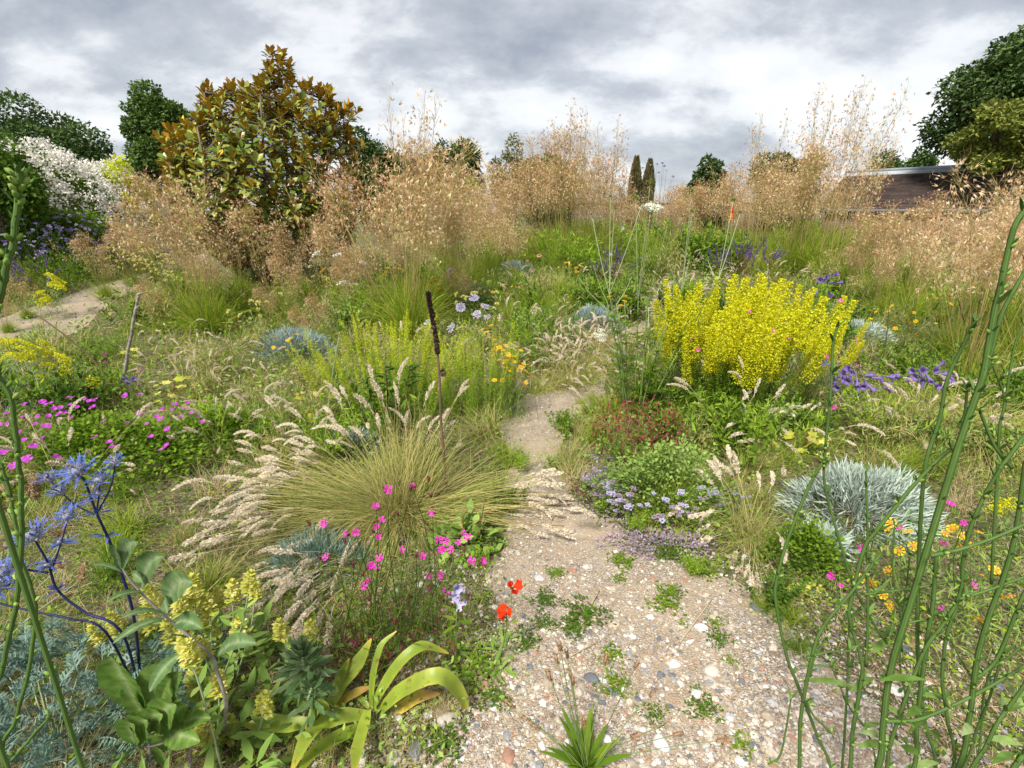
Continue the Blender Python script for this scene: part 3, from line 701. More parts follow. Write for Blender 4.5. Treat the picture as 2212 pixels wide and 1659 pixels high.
# ------------------------------------------------------------------ plant builders
LANDMARKS.update({'below the magnolia': (570, 540), 'by the sandy side path': (200, 650), 'behind the tall dead mullein spike': (930, 600), 'beyond the yellow bedstraw': (1600, 560),
    'at left of the gravel path bend': (1060, 880), 'beside the forked dead sticks': (280, 760), 'near the blue grey cushion': (640, 720), 'under the central oat grass': (1230, 540),
    'beneath the brick lean-to': (1850, 500), 'right of the yellow bedstraw': (1900, 700), 'by the purple bell flowers': (1880, 850), 'at the far end of the path': (1440, 580),
    'among the wild carrot stems': (1330, 700), 'near the purple cranesbill': (300, 950), 'next to the silver cushion': (1850, 1050), 'before the red poppies': (1000, 1400),
    'beside the lime coral bells': (690, 850), 'near the lilac daisies': (1020, 640), 'by the white flowers on the right': (2130, 560), 'at the right path edge': (1560, 1150), 'near the purple verbena': (120, 560)})
def leafy_tuft(n, L, w, el, droop, mats, S=6, r0=.05):
    mb = MB(); d = dirs(n, *el); b = RNG.normal(size=(n, 3))*r0; b[:, 2] = 0
    blades(mb, b, d, L*RNG.uniform(.5, 1.1, n), RNG.uniform(*droop, n), w*RNG.uniform(.6, 1.3, n), S, 0, lo=.01)
    return mb
# giant golden oat grass: arching leaf tuft, tall stalks, open panicles of hanging spikelets
def oat_panicle(n, H, R, size, awn=False, mat=0):
    mb = MB(); t = RNG.random(n)**.85; az = RNG.uniform(0, 2*PI, n)
    r = R*(1.05 - .75*t)*np.sqrt(RNG.random(n))*1.05 + .01
    hang = RNG.uniform(.03, .16, n)*(1 - .5*t)
    P = np.stack([r*np.cos(az), r*np.sin(az), t*H + r*.5 - hang], 1)
    out = np.stack([np.cos(az), np.sin(az), np.zeros(n)], 1)
    d = out*RNG.uniform(.0, .55, n)[:, None] + np.array([0, 0, -1.0])*RNG.uniform(.2, 1, n)[:, None] + RNG.normal(size=(n, 3))*.28
    up = t > .8; d[up] = d[up]*np.array([1, 1, -.5]) + np.array([.25, 0, .1])
    L = size*RNG.uniform(.7, 1.25, n); rnd = RNG.random(n)
    s, dd, nn = frames(d, RNG.uniform(-3, 3, n))
    for sg in (-1, 1):
        d2 = unit(dd + s*sg*.24); s2 = unit(np.cross(d2, nn)); mb.inst(HULL, P, (s2, d2, nn), L*.19, L, L*.2, mat, rnd)
    # fine branches from the axis to each spikelet
    ax = np.stack([0*t, 0*t, t*H*.86], 1); mid = ax*.4 + P*.6 + np.array([0, 0, .05])
    k = RNG.random(n) < .8
    mb.ribbons(np.stack([ax, mid, P], 1)[k], .0011 if not awn else .0008, None, 1)
    if awn:
        A = np.stack([P + dd*L[:, None], P + dd*(L*1.9)[:, None] + RNG.normal(size=(n, 3))*.008, P + dd*(L*2.6)[:, None] + RNG.normal(size=(n, 3))*.02], 1); mb.ribbons(A, .0006, None, 0, rnd)
    mb.tubes(spline([(0, 0, 0), (.01, 0, H*.5), (.0, .01, H*.95)], 5), np.linspace(.003, .0008, 5), 3, 1)
    return mb
def oat_stalk(L, bend):
    mb = MB(); mb.tubes(spline([(0, 0, 0), (bend*.25, 0, L*.5), (bend, 0, L)], 6), np.linspace(.0042, .0028, 6), 4); return mb
SL = 1.25
OAT_ST = [oat_stalk(SL, b).mesh('flower_stem', [M['oat_stem']]) for b in (.02, .06, .1)]
def offset(mb, d):
    for v in mb.v: v += np.array(d)
    return mb
OAT_PAN = [offset(oat_panicle(n, h, r, .047, mat=0), (b, 0, SL)).mesh('panicle', [M[m], M['oat_stem']]) for n, h, r, b, m in
           ((140, .6, .38, .02, 'oat'), (130, .72, .3, .06, 'oat'), (125, .62, .4, .1, 'oat_red'))]
OAT_PAN2 = [offset(oat_panicle(n, h, r, .042, mat=0), (b, 0, SL)).mesh('panicle', [M[m], M['oat_stem']]) for n, h, r, b, m in
           ((60, .72, .2, .02, 'oat'), (46, .8, .15, .06, 'oat'), (42, .7, .17, .1, 'oat_red'))]
OAT_NEAR = [offset(oat_panicle(n, h, r, .042, True), (b, 0, SL)).mesh('panicle', [M['oat'], M['oat_stem']]) for n, h, r, b in ((120, .6, .26, .02), (95, .7, .22, .06), (85, .66, .25, .1))]
def oat_clump(nst, lean, pans, ntuft=420, sparse=.2):
    o = thing('giant_oat_grass', 'golden giant oat grass', 'grass', group='clumps of giant oat grass')
    part('leaf_tuft', leafy_tuft(ntuft, 1.05, .0052, (.6, 1.5), (.2, .6), None, 6, .07), o, [M['grass']])
    for i in range(nst):
        k = RNG.integers(3); az = RNG.uniform(0, 2*PI); ln = abs(RNG.normal())*lean + .02
        q = Quaternion((math.cos(az), math.sin(az), 0), ln) @ Quaternion((0, 0, 1), RNG.uniform(0, 6))
        st = part('flower_stem', OAT_ST[k], o, loc=(RNG.normal()*.06, RNG.normal()*.06, 0), rot=q, s=RNG.uniform(.66, 1.05))
        part('panicle', (OAT_PAN2 if RNG.random() < sparse else pans)[k], st)
    return o
OATS = [oat_clump(20, .2, OAT_PAN, 900), oat_clump(16, .34, OAT_PAN, 800), oat_clump(13, .13, OAT_PAN2), oat_clump(22, .17, OAT_NEAR, 400, 0)]
used = set()
def put(proto, key, loc, rz, s, label, group=None, tilt=None):
    if key in used: o = copy_tree(proto)
    else: o = proto; used.add(key)
    o.location = loc; o.rotation_euler = (0, 0, rz); o.scale = (s,)*3
    if tilt is not None: o.rotation_mode = 'QUATERNION'; o.rotation_quaternion = Quaternion((0, 1, 0), tilt) @ Quaternion((0, 0, 1), rz)
    if label: o['label'] = label
    if group: o['group'] = group
    return o
def put_oat(v, px, row, top, label, tilt=0.0):
    p = G(px, row); h = at(px, top, p[1])[2] - p[2]
    return put(OATS[v], ('oat', v), p, RNG.uniform(0, 6), h/1.95, label, None, tilt)
for a in ((0, 455, 720, 345, 'tall golden oat grass standing before the left half of magnolia', -.1), (1, 600, 690, 425, 'wide drooping oat grass in front of the magnolia base', .1),
          (1, 700, 670, 440, 'oat grass at right end of those before the magnolia', .06),
          (0, 885, 730, 262, 'tallest oat grass left of centre, with lone stalk above', .05), (2, 900, 700, 225, 'sparse oat stalk cluster rising highest right of magnolia', .03),
          (1, 835, 700, 350, 'spreading oat grass touching the right side of magnolia', .0), (0, 965, 680, 325, 'dense oat grass under the dark tree row', .04), (1, 1010, 640, 375, 'lower oat grass right of the dense tall one', .05),
          (0, 1215, 578, 262, 'dense central oat grass with tall feathery top', .0), (2, 1240, 575, 238, 'airy oat stalks rising above the central dense clump', .0), (0, 1160, 570, 325, 'oat grass left of the central clump', -.08),
          (2, 1300, 570, 272, 'airy oat grass just left of the cypresses', .05), (1, 1330, 565, 330, 'thin oat grass beside the taller cypress', .0), (1, 1090, 575, 385, 'oat grass below the willow like tree', -.02),
          (1, 1500, 545, 385, 'reddish oat grass right of the cypress pair', -.05), (1, 1560, 560, 350, 'oat grass in front of dark tree right of cypresses', -.05), (2, 1620, 590, 262, 'airy oat stalks left of the brick lean-to', -.06),
          (0, 1690, 595, 300, 'dense oat grass left of the brick lean-to roof', .0), (2, 1715, 595, 205, 'tall airy oat grass reaching above the lean-to', .03), (2, 1755, 600, 185, 'highest oat stalks leaning right over the lean-to roof', .14),
          (2, 1790, 620, 300, 'oat grass bending right across the lean-to roof', .2), (1, 1850, 610, 465, 'short oat grass before the brick lean-to wall', .0), (1, 1440, 545, 420, 'low oat grass at the far end of gravel path', .0),
          (3, 2080, 860, 330, 'near oat grass with large golden spikelets at right', .0), (3, 2230, 830, 210, 'near oat grass at right edge reaching up to the trees', .02), (3, 2050, 770, 385, 'golden oat grass hiding the right part of roof', .03), (3, 2180, 800, 320, 'dense oat grass under the large dark tree', .02),
          (1, 2120, 700, 380, 'oat grass behind the near golden one at right', .0)):
    put_oat(*a)
low = []
for px, row, top in ((340, 610, 480), (395, 600, 475), (300, 590, 470), (430, 640, 520), (520, 640, 470), (650, 640, 480), (740, 640, 490), (790, 670, 520), (560, 600, 455), (860, 640, 490), (930, 620, 470), (1030, 610, 440), (1110, 620, 460), (1040, 585, 400), (1080, 560, 405), (960, 590, 410), (1380, 540, 430), (1590, 570, 420), (1830, 640, 520), (1890, 680, 520), (1930, 620, 455), (1960, 690, 490), (1850, 640, 440), (1900, 650, 435), (1960, 655, 425), (2000, 640, 410), (1480, 530, 390), (1640, 560, 380), (1740, 560, 370), (1060, 540, 390), (1130, 545, 370), (1250, 550, 345), (1180, 548, 335), (230, 650, 500), (290, 620, 490), (20, 720, 620), (60, 690, 590), (700, 740, 630), (660, 760, 660), (590, 720, 610), (1000, 700, 570), (760, 700, 560), (1420, 545, 420), (1455, 548, 400), (1520, 545, 390), (1580, 548, 370), (1610, 545, 390), (1670, 548, 345), (1700, 545, 375), (1780, 545, 380) , (1000, 548, 375), (950, 552, 380), (1090, 546, 355), (1210, 546, 340), (1275, 546, 360), (1320, 546, 380), (1360, 544, 410), (480, 680, 540), (350, 720, 600), (640, 700, 540)):
    p = G(px, row); h = at(px, top, p[1])[2] - p[2]
    low.append(put(OATS[1 if RNG.random() < .7 else 0], ('oat', 1), p, RNG.uniform(0, 6), h/1.95, None, 'lower clumps of oat grass'))
autolabel(low, 'short golden oat grass', 'oat grasses')

# silky spike melic: thin blades with fluffy cream plumes
def plume_mesh(L, w, bend, n=110, mat='plume'):
    mb = MB(); t = RNG.random(n)**.9; az = RNG.uniform(0, 2*PI, n)
    ax = lambda u: np.stack([0*u, u*L, -bend*L*u*u], 1)
    rad = w*np.sin(np.clip(t*.92 + .1, 0, 1)*PI)**.45
    o = np.stack([np.cos(az), 0*az, np.sin(az)], 1); P = ax(t) + o*rad[:, None]*.25
    d = o*.75 + np.array([0, 1.0, 0]) + RNG.normal(size=(n, 3))*.3
    mb.inst(DIAM, P, frames(d, RNG.uniform(-2, 2, n)), w*.75, rad*1.6 + .002, w*.4); mb.tubes(ax(np.linspace(-.3, 1, 6)), np.linspace(.0014, .0007, 6), 3); return mb
PLUMES = [plume_mesh(l, w, b, n).mesh('plume', [M['plume']]) for l, w, b, n in ((.1, .0095, .15, 190), (.115, .009, .35, 210), (.085, .009, .05, 160), (.125, .0085, .6, 210))]
PLUMES_P = [plume_mesh(l, w, b, n).mesh('plume', [M['plume_pink']]) for l, w, b, n in ((.09, .0075, .15, 120), (.07, .0075, .3, 110))]
def melic(nbl, L, nst, SLn, droop, az=(0, 2*PI), el=(.5, 1.3), w=.0026, mat='grass_gold', plumes=PLUMES, stalks=None, bel=(.35, 1.35), bdroop=(.35, .85), fans=(), psc=1.0):
    o = thing('melic_grass', 'cream plumed melic grass', 'grass', group='melic grass tufts'); mb = MB()
    d = dirs(nbl, *bel); b = RNG.normal(size=(nbl, 3))*np.array([.05, .05, 0])
    blades(mb, b, d, L*RNG.uniform(.45, 1.1, nbl), RNG.uniform(*bdroop, nbl), w*RNG.uniform(.6, 1.2, nbl), 7, 0, lo=.012)
    for n, az_, el_, L2 in fans:
        P = arcs(RNG.normal(size=(n, 3))*np.array([.05, .05, 0]), dirs(n, *el_, *az_), L2*RNG.uniform(.4, 1.05, n), RNG.uniform(.05, .4, n), 9)
        P += np.cumsum(RNG.normal(size=P.shape)*.011, axis=1); P[..., 2] = np.maximum(P[..., 2], .012)
        mb.ribbons(P, w*.5*np.array([1, 1, 1, .95, .9, .8, .65, .45, .1]), None, 2)
    k = max(20, nbl//(2 if fans else 4)); blades(mb, RNG.normal(size=(k, 3))*np.array([.05, .05, 0]), dirs(k, .5, 1.5), L*RNG.uniform(.15, .75 if fans else .5, k), RNG.uniform(.1, .6, k), w, 4, 1, lo=.008)
    specs = stalks or [(nst, az, el, SLn, droop)]
    for n, az_, el_, L_, dr_ in specs:
        d = dirs(n, *el_, *az_); P = arcs(RNG.normal(size=(n, 3))*np.array([.04, .04, 0]), d, RNG.uniform(*L_, n), RNG.uniform(*dr_, n), 8); P[..., 2] = np.maximum(P[..., 2], .025)
        mb.ribbons(P, .0011, None, 0)
        for i in range(n):
            tg = P[i, -1] - P[i, -2] + RNG.normal(size=3)*.008
            part('plume', plumes[RNG.integers(len(plumes))], o, loc=P[i, -1], rot=aim(tg, 'Y', RNG.uniform(-.6, .6)), s=RNG.uniform(.75, 1.25)*psc)
    part('blade_tuft', mb, o, [M[mat], M['thatch'], M['grass_gold']] if fans else [M[mat], M['thatch']]); return o
p = G(868, 1118)
o = melic(1500, .62, 0, 0, 0, w=.0028, bel=(.2, 1.4), bdroop=(.15, .6), fans=((800, (PI*.78, PI*1.24), (.06, .7), .9), (650, (-.5, .5), (.06, .6), .8), (400, (PI*1.2, PI*1.6), (.3, .9), .55), (600, (.3, PI*.75), (.6, 1.4), .8)), stalks=[(100, (PI*.82, PI*1.18), (.25, .62), (.68, 1.02), (.08, .32)), (34, (-.3, .3), (.2, .48), (.7, .95), (.12, .3)), (32, (PI*.1, PI*.95), (.8, 1.35), (.6, .9), (.1, .3)),
                                        (34, (PI*1.18, PI*1.5), (.6, 1.0), (.6, .85), (.55, .8)), (12, (PI*1.25, PI*1.62), (.8, 1.2), (.35, .55), (.6, .9))])
o.location = p; o.scale = (.92,)*3; o['label'] = 'large golden melic grass sprawling left of path, cream plumes all round'; o['name_'] = ''; del o['name_']
o = melic(260, .34, 0, 0, 0, stalks=[(44, (PI*1.0, PI*1.5), (.45, .95), (.34, .56), (.35, .6))], bel=(.3, 1.3)); o.location = G(800, 1235); o['label'] = 'melic grass drooping its cream plumes over the magenta pinks'
o = melic(420, .42, 0, 0, 0, stalks=[(20, (PI*.85, PI*1.45), (.7, 1.1), (.35, .58), (.5, .9)), (8, (PI*.2, PI*.8), (.9, 1.3), (.3, .5), (.2, .5))], bel=(.3, 1.4))
o.location = G(1615, 1165); o['label'] = 'green melic tuft with bent plumes at the right path edge'
MEL = [melic(260, .4, 18, (.4, .65), (.15, .5), el=(.75, 1.35), psc=.8), melic(200, .36, 15, (.35, .6), (.2, .6), el=(.6, 1.3), mat='grass', psc=.8), melic(220, .34, 14, (.38, .6), (.15, .45), el=(.7, 1.3), plumes=PLUMES_P, psc=.8)]
mel = []
def put_mel(v, px, row, s, lst=mel):
    lst.append(put(MEL[v], ('mel', v), G(px, row), RNG.uniform(0, 6), s, None))
for px, row in ((1235, 838), (1260, 830), (1275, 812), (1200, 842), (1160, 850), (1225, 826), (1250, 800), (1285, 780), (1300, 800), (1320, 770), (1355, 745), (1380, 730), (1310, 745), (1345, 705), (1395, 690), (1405, 660), (1462, 665), (1420, 700), (1090, 760), (1140, 745), (1190, 760), (1225, 800), (1170, 800), (1210, 700), (1150, 690), (1100, 690), (1260, 690), (1290, 670), (1230, 650), (1180, 640), (1110, 650), (1340, 690), (1360, 640), (1480, 600), (1520, 610),
                (1490, 560), (1540, 640), (1580, 620), (1610, 610), (1640, 600), (1450, 690), (1475, 650), (1400, 600), (1660, 640), (1240, 600), (1300, 610), (1060, 640), (1380, 560), (1420, 520), (1500, 520), (560, 830), (480, 800), (520, 900), (470, 990), (560, 960), (620, 910), (680, 1000), (380, 760), (430, 860), (310, 700), (840, 800), (880, 840), (1690, 1000), (1760, 960), (2000, 900), (2080, 950), (1950, 980), (1600, 960), (250, 1050), (160, 1080)):
    put_mel(RNG.choice(3, p=[.45, .25, .3]), px, row, RNG.uniform(.8, 1.15))
autolabel(mel, 'small cream plumed melic tuft', 'melic tufts')

# cushions of narrow leaves
def cushion(name, label, p, rx, ry, h, n, L, w, mat, tm=DIAM, up=.5, cat='shrub', ribbon=False):
    o = thing(name, label, cat, p); mb = MB(); d = dirs(n, .0, 1.55); r = RNG.uniform(.55, 1, n)**.5
    lump = 1 + .14*np.sin(d @ (RNG.normal(size=(3, 3))*4)).sum(1)/1.7; P = d*np.array([rx, ry, h])*(r*lump)[:, None]*.92; dv = d*np.array([1, 1, .7]) + np.array([0, 0, up]) + RNG.normal(size=(n, 3))*.42
    if ribbon:
        blades(mb, P, unit(dv), L*RNG.uniform(.6, 1.2, n), RNG.uniform(.1, .5, n), w, 4)
    else: mb.inst(tm, P, frames(dv, RNG.uniform(-1.2, 1.2, n)), w, L*RNG.uniform(.6, 1.25, n), w)
    part('foliage', mb, o, [M[mat]])
    st = MB(); k = 24; q = dirs(k, .2, 1.4)*np.array([rx, ry, h])*.8
    for i in range(k): st.tubes(spline([(0, 0, -.02), q[i]*.5 + np.array([0, 0, .03]), q[i]], 4), np.linspace(.006, .002, 4), 3)
    part('stems', st, o, [M['bark_grey']]); return o
cushion('silver_cushion', 'large silver white leaved cushion right of the path', G(1850, 1125), .37, .3, .24, 4600, .07, .0062, 'silver', LEAF, .35)
cushion('silver_cushion', 'small silver cushion lower left of the large silver cushion', G(1770, 1190), .13, .12, .1, 350, .07, .011, 'silver', LEAF, .3)
cushion('silver_cushion', 'flat silver green cushion behind the purple bell flowers', G(1840, 735), .5, .35, .22, 1900, .07, .01, 'silver', DIAM, .6)
cushion('grey_cushion', 'blue grey spiky cushion left of the lime green feathery plant', G(645, 775), .4, .32, .3, 2600, .08, .006, 'silver_blue', DIAM, .6)
cushion('grey_cushion', 'blue grey cushion behind the feathery green plant', G(850, 690), .42, .3, .3, 1800, .08, .007, 'silver_blue', DIAM, .6)
cushion('grey_cushion', 'blue grey cushion behind the lilac daisies', G(1020, 665), .5, .35, .3, 2000, .09, .007, 'silver_blue', DIAM, .6)
cushion('grey_cushion', 'blue grey cushion left of the wild carrot', G(1280, 715), .42, .3, .26, 1800, .08, .007, 'silver_blue', DIAM, .6)
cushion('grey_cushion', 'small blue grey cushion far along the path, under oat grass', G(1110, 600), .4, .3, .25, 900, .09, .009, 'silver_blue', DIAM, .6)
cushion('grey_cushion', 'soft blue grey mat under the melic plumes', G(690, 1235), .26, .2, .14, 2200, .05, .0035, 'blue_grey', DIAM, .4)
cushion('grey_cushion', 'tiny grey green cushion beside the sea holly', G(545, 1085), .1, .09, .07, 500, .035, .004, 'blue_grey', DIAM, .4)
cushion('grey_cushion', 'pale grey cushion under the dark narrow leaved stems', G(760, 975), .2, .16, .13, 900, .05, .007, 'silver', DIAM, .4)

# spires of tiny flowers (bedstraw)
def spire(n, H, fl, lf, wid, leaves=True, start=.45):
    mb = MB(); mb.tubes(spline([(0, 0, 0), (.01, .0, .5*H), (0, .01, H)], 5), np.linspace(.0024, .0008, 5), 3, 1)
    t = RNG.random(n); az = RNG.uniform(0, 2*PI, n); seg = np.floor(t*24)/24*.5 + t*.5
    z = (start + (1 - start)*seg)*H; r = wid*(1 - .72*t)*np.sqrt(RNG.random(n))
    P = np.stack([r*np.cos(az), r*np.sin(az), z + r*.6], 1)
    mb.inst(DIAM, P, frames(RNG.normal(size=(n, 3)), RNG.uniform(-2, 2, n)), fl, fl*1.2, fl*.5, 0)
    if leaves:
        k = 260; z = RNG.uniform(.05, .7, k)*H; az = RNG.uniform(0, 2*PI, k); d = np.stack([np.cos(az), np.sin(az), RNG.uniform(-.1, .7, k)], 1)
        mb.inst(DIAM, np.stack([0*z, 0*z, z], 1), frames(d, RNG.uniform(-.5, .5, k)), .0045, .034, .002, 1)
    return mb
def spire_plant(name, label, p, n, r, h, lean, meshes, cat='flower', pname='flower_spike'):
    o = thing(name, label, cat, p)
    for i in range(n):
        a = RNG.uniform(0, 2*PI); q = r*math.sqrt(RNG.random()); ln = q/r*lean + RNG.normal()*.05
        part(pname, meshes[RNG.integers(len(meshes))], o, loc=(q*math.cos(a), q*math.sin(a), 0), rot=Quaternion((-math.sin(a), math.cos(a), 0), ln) @ Quaternion((0, 0, 1), RNG.uniform(0, 6)), s=h*RNG.uniform(.68, 1.08)*(1 - .12*q/r))
    return o
SPY = [spire(1150, 1, .0105, 1, w*1.25, True, st).mesh('flower_spike', [M['yellow'], M['green']]) for w, st in ((.056, .52), (.048, .46), (.06, .6), (.05, .42))]
SPG = [spire(330, 1, .009, 1, w, True, .5).mesh('flower_spike', [M['lime'], M['green_bright']]) for w in (.05, .035, .06)]
SPG2 = [spire(150, 1, .008, 1, w, True, .5).mesh('flower_spike', [M['lime'], M['green_bright']]) for w in (.022, .028)]
def extra_leaves(o, n, r, h, L, w, mat, name='leaves', tm=DIAM):
    mb = MB(); a = RNG.uniform(0, 2*PI, n); q = r*np.sqrt(RNG.random(n)); P = np.stack([q*np.cos(a), q*np.sin(a), h*RNG.random(n)**1.2], 1)
    mb.inst(tm, P, frames(RNG.normal(size=(n, 3)) + np.array([0, 0, .5]), RNG.uniform(-1, 1, n)), w, L*RNG.uniform(.6, 1.3, n), w*.5); part(name, mb, o, [M[mat]])
o = spire_plant('yellow_bedstraw', 'bright yellow flowering bedstraw massed right of the path', G(1572, 885), 100, .45, 1.04, .24, SPY); extra_leaves(o, 2600, .55, .5, .035, .004, 'green')
o = spire_plant('yellow_bedstraw', 'small yellow bedstraw at the right of the big yellow mass', G(1755, 855), 12, .14, .8, .4, SPY); extra_leaves(o, 300, .2, .3, .035, .004, 'green')
o = spire_plant('yellow_bedstraw', 'thin yellow bedstraw left of the big yellow mass', G(1440, 800), 5, .1, .5, .3, SPY)
o = spire_plant('feathery_bedstraw', 'feathery lime green budding bedstraw left of the dead spike', G(850, 900), 80, .42, .78, .45, SPG); extra_leaves(o, 2200, .45, .4, .03, .0035, 'green_bright')
o = spire_plant('feathery_bedstraw', 'upright fresh green bedstraw right of the dead spike', G(1040, 890), 70, .27, .72, .2, SPG2); extra_leaves(o, 1800, .3, .35, .03, .0035, 'green_bright')

# generic flower heads
def flower(n, L, W, mats, cup=.2, rc=0, cz=.4, rows=1, tm=PETAL, jit=.15):
    mb = MB()
    for r in range(rows):
        az = np.arange(n)*2*PI/n + r*.4; d = np.stack([np.cos(az), np.sin(az), cup + RNG.normal(size=n)*jit], 1)
        mb.inst(tm, d*np.array([1, 1, 0])*rc*.7, frames(d), W, L*RNG.uniform(.85, 1.1, n), L*.3, 0)
    if rc: mb.inst(ICO1, [(0, 0, rc*.1)], frames(np.array([[0, 1., 0]])), rc, rc, rc*cz, 1)
    return mb.mesh('flower', [M[m] for m in mats])
F_PINK = [flower(5, .0125, .0085, ('pink',), .2, jit=.2), flower(5, .012, .0085, ('pink',), .55, jit=.2)]
F_MAG = [flower(5, .0165, .017, ('magenta',), .3), flower(5, .015, .016, ('magenta',), .75)]
F_GOLD = [flower(9, .011, .008, ('yellow_deep', 'orange'), .05, .006), flower(8, .012, .008, ('yellow_deep', 'orange'), -.2, .006)]
F_WHITE = [flower(10, .016, .009, ('white', 'yellow_deep'), .1, .006)]
F_LILAC = [flower(22, .036, .006, ('lilac', 'thistle'), .12, .009, rows=1), flower(20, .034, .006, ('lilac', 'mauve'), .4, .009)]
F_CONE = [flower(13, .022, .007, ('rose_pink', 'brown_head'), -.35, .011, .9)]
F_COSMOS = [flower(8, .03, .024, ('rose_pink', 'yellow_deep'), .2, .007), flower(8, .028, .022, ('white', 'yellow_deep'), .15, .007)]
def domehead(n, R, flat, size, mat, name='flower_head'):
    mb = MB(); d = dirs(n, .15, 1.57); P = d*np.array([R, R, R*flat])*(.85 + .2*RNG.random(n))[:, None]
    mb.inst(DIAM, P, frames(d + RNG.normal(size=(n, 3))*.6, RNG.uniform(-2, 2, n)), size, size*1.3, size*.4)
    k = 9; az = np.arange(k)*2*PI/k; e = np.stack([np.cos(az)*R*.7, np.sin(az)*R*.7, np.full(k, R*flat*.4)], 1)
    mb.ribbons(np.stack([np.tile((0, 0, -R*.6), (k, 1)), e], 1), .001, None, 1)
    return mb.mesh(name, [M[mat], M['stem']])
H_YARROW = [domehead(110, r, .35, .008, 'yellow') for r in (.036, .03)]
H_YARROW_D = [domehead(80, .028, .35, .008, 'yellow_deep')]
H_VERB = [domehead(26, .02, .5, .011, 'violet'), domehead(20, .016, .5, .010, 'lilac')]
H_PALE = [domehead(40, .016, 1.0, .011, 'yellow_pale')]
H_WHITE = [domehead(90, .04, .3, .009, 'white')]
def spike_mesh(H, R, n, size, mats, name='flower_spike', tm=DIAM, stem=.5):
    mb = MB(); mb.tubes(np.array([(0, 0, -stem), (.004, 0, -stem*.5), (0, 0, H)]), [.0022, .002, .0008], 3, 1); t = RNG.random(n); az = RNG.uniform(0, 2*PI, n)
    d = np.stack([np.cos(az), np.sin(az), .5 + 0*az], 1); P = np.stack([np.cos(az)*R*.4, np.sin(az)*R*.4, t*H], 1)
    mb.inst(tm, P, frames(d + RNG.normal(size=(n, 3))*.25), size*(1.2 - .6*t), size*(1.5 - .8*t), size*.5, 0); return mb.mesh(name, [M[m] for m in mats])
S_SALVIA = [spike_mesh(.16, .012, 90, .012, ('violet', 'calyx'), stem=.4), spike_mesh(.2, .011, 90, .011, ('violet', 'calyx'), stem=.4)]
S_MAUVE = [spike_mesh(.07, .010, 40, .010, ('mauve', 'stem'), stem=.12), spike_mesh(.06, .012, 36, .010, ('lilac', 'stem'), stem=.12)]
S_GREY = [spike_mesh(.12, .01, 60, .011, ('brown_head', 'brown'), stem=.5)]
def heads_plant(name, label, cat, p, tops, heads, stemmat='stem', leafmat_=None, nl=0, lr=.15, lh=.2, lL=.04, lw=.012, tm=LEAF, up=True, hs=1.0, r=.0013, group=None, spread=.05, pname='flower', facing=None):
    "a plant whose flower heads stand at the given points (relative to its base)"
    o = thing(name, label, cat, p, group); mb = MB()
    for q in np.asarray(tops, float).reshape(-1, 3):
        b = np.array([RNG.normal()*spread, RNG.normal()*spread, -.01]); mid = b*.45 + q*.55 + np.array([0, 0, .1*q[2]]) + RNG.normal(size=3)*.012
        P = spline([b, mid, q], 7); mb.tubes(P, np.linspace(r*1.3, r*.8, 7), 4)
        d = unit(P[-1] - P[-2])
        n = Vector(d) if facing is None else (Vector(facing) + Vector(d)*.4 + Vector(RNG.normal(size=3)*.35))
        part(pname, heads[RNG.integers(len(heads))], o, loc=q, rot=aim(n, 'Z', RNG.uniform(0, 6)), s=hs*RNG.uniform(.8, 1.15))
    if mb.n: part('stems', mb, o, [M[stemmat]])
    if nl: extra_leaves(o, nl, lr, lh, lL, lw, leafmat_, 'foliage', tm)
    return o
def pts(p, pix, dY=.1):
    return np.array([at(x, y, p[1] + RNG.normal()*dY) - p for x, y in pix])
def rnd_tops(n, r, h0, h1):
    a = RNG.uniform(0, 2*PI, n); q = r*np.sqrt(RNG.random(n)); return np.stack([q*np.cos(a), q*np.sin(a), RNG.uniform(h0, h1, n)], 1)
# ------------------------------------------------------------------ plants one can pick out, near the camera
z1, z2, z3, z4 = (panel(x, 1800, 1024/1336) for x in (0, 1024, 2048, 3072))
m1_, m2_, m3_, m4_ = (panel(x, 1100, 1024/2212) for x in (0, 1024, 2048, 3072))
t3_ = panel(2048, 400, 1024/2212)
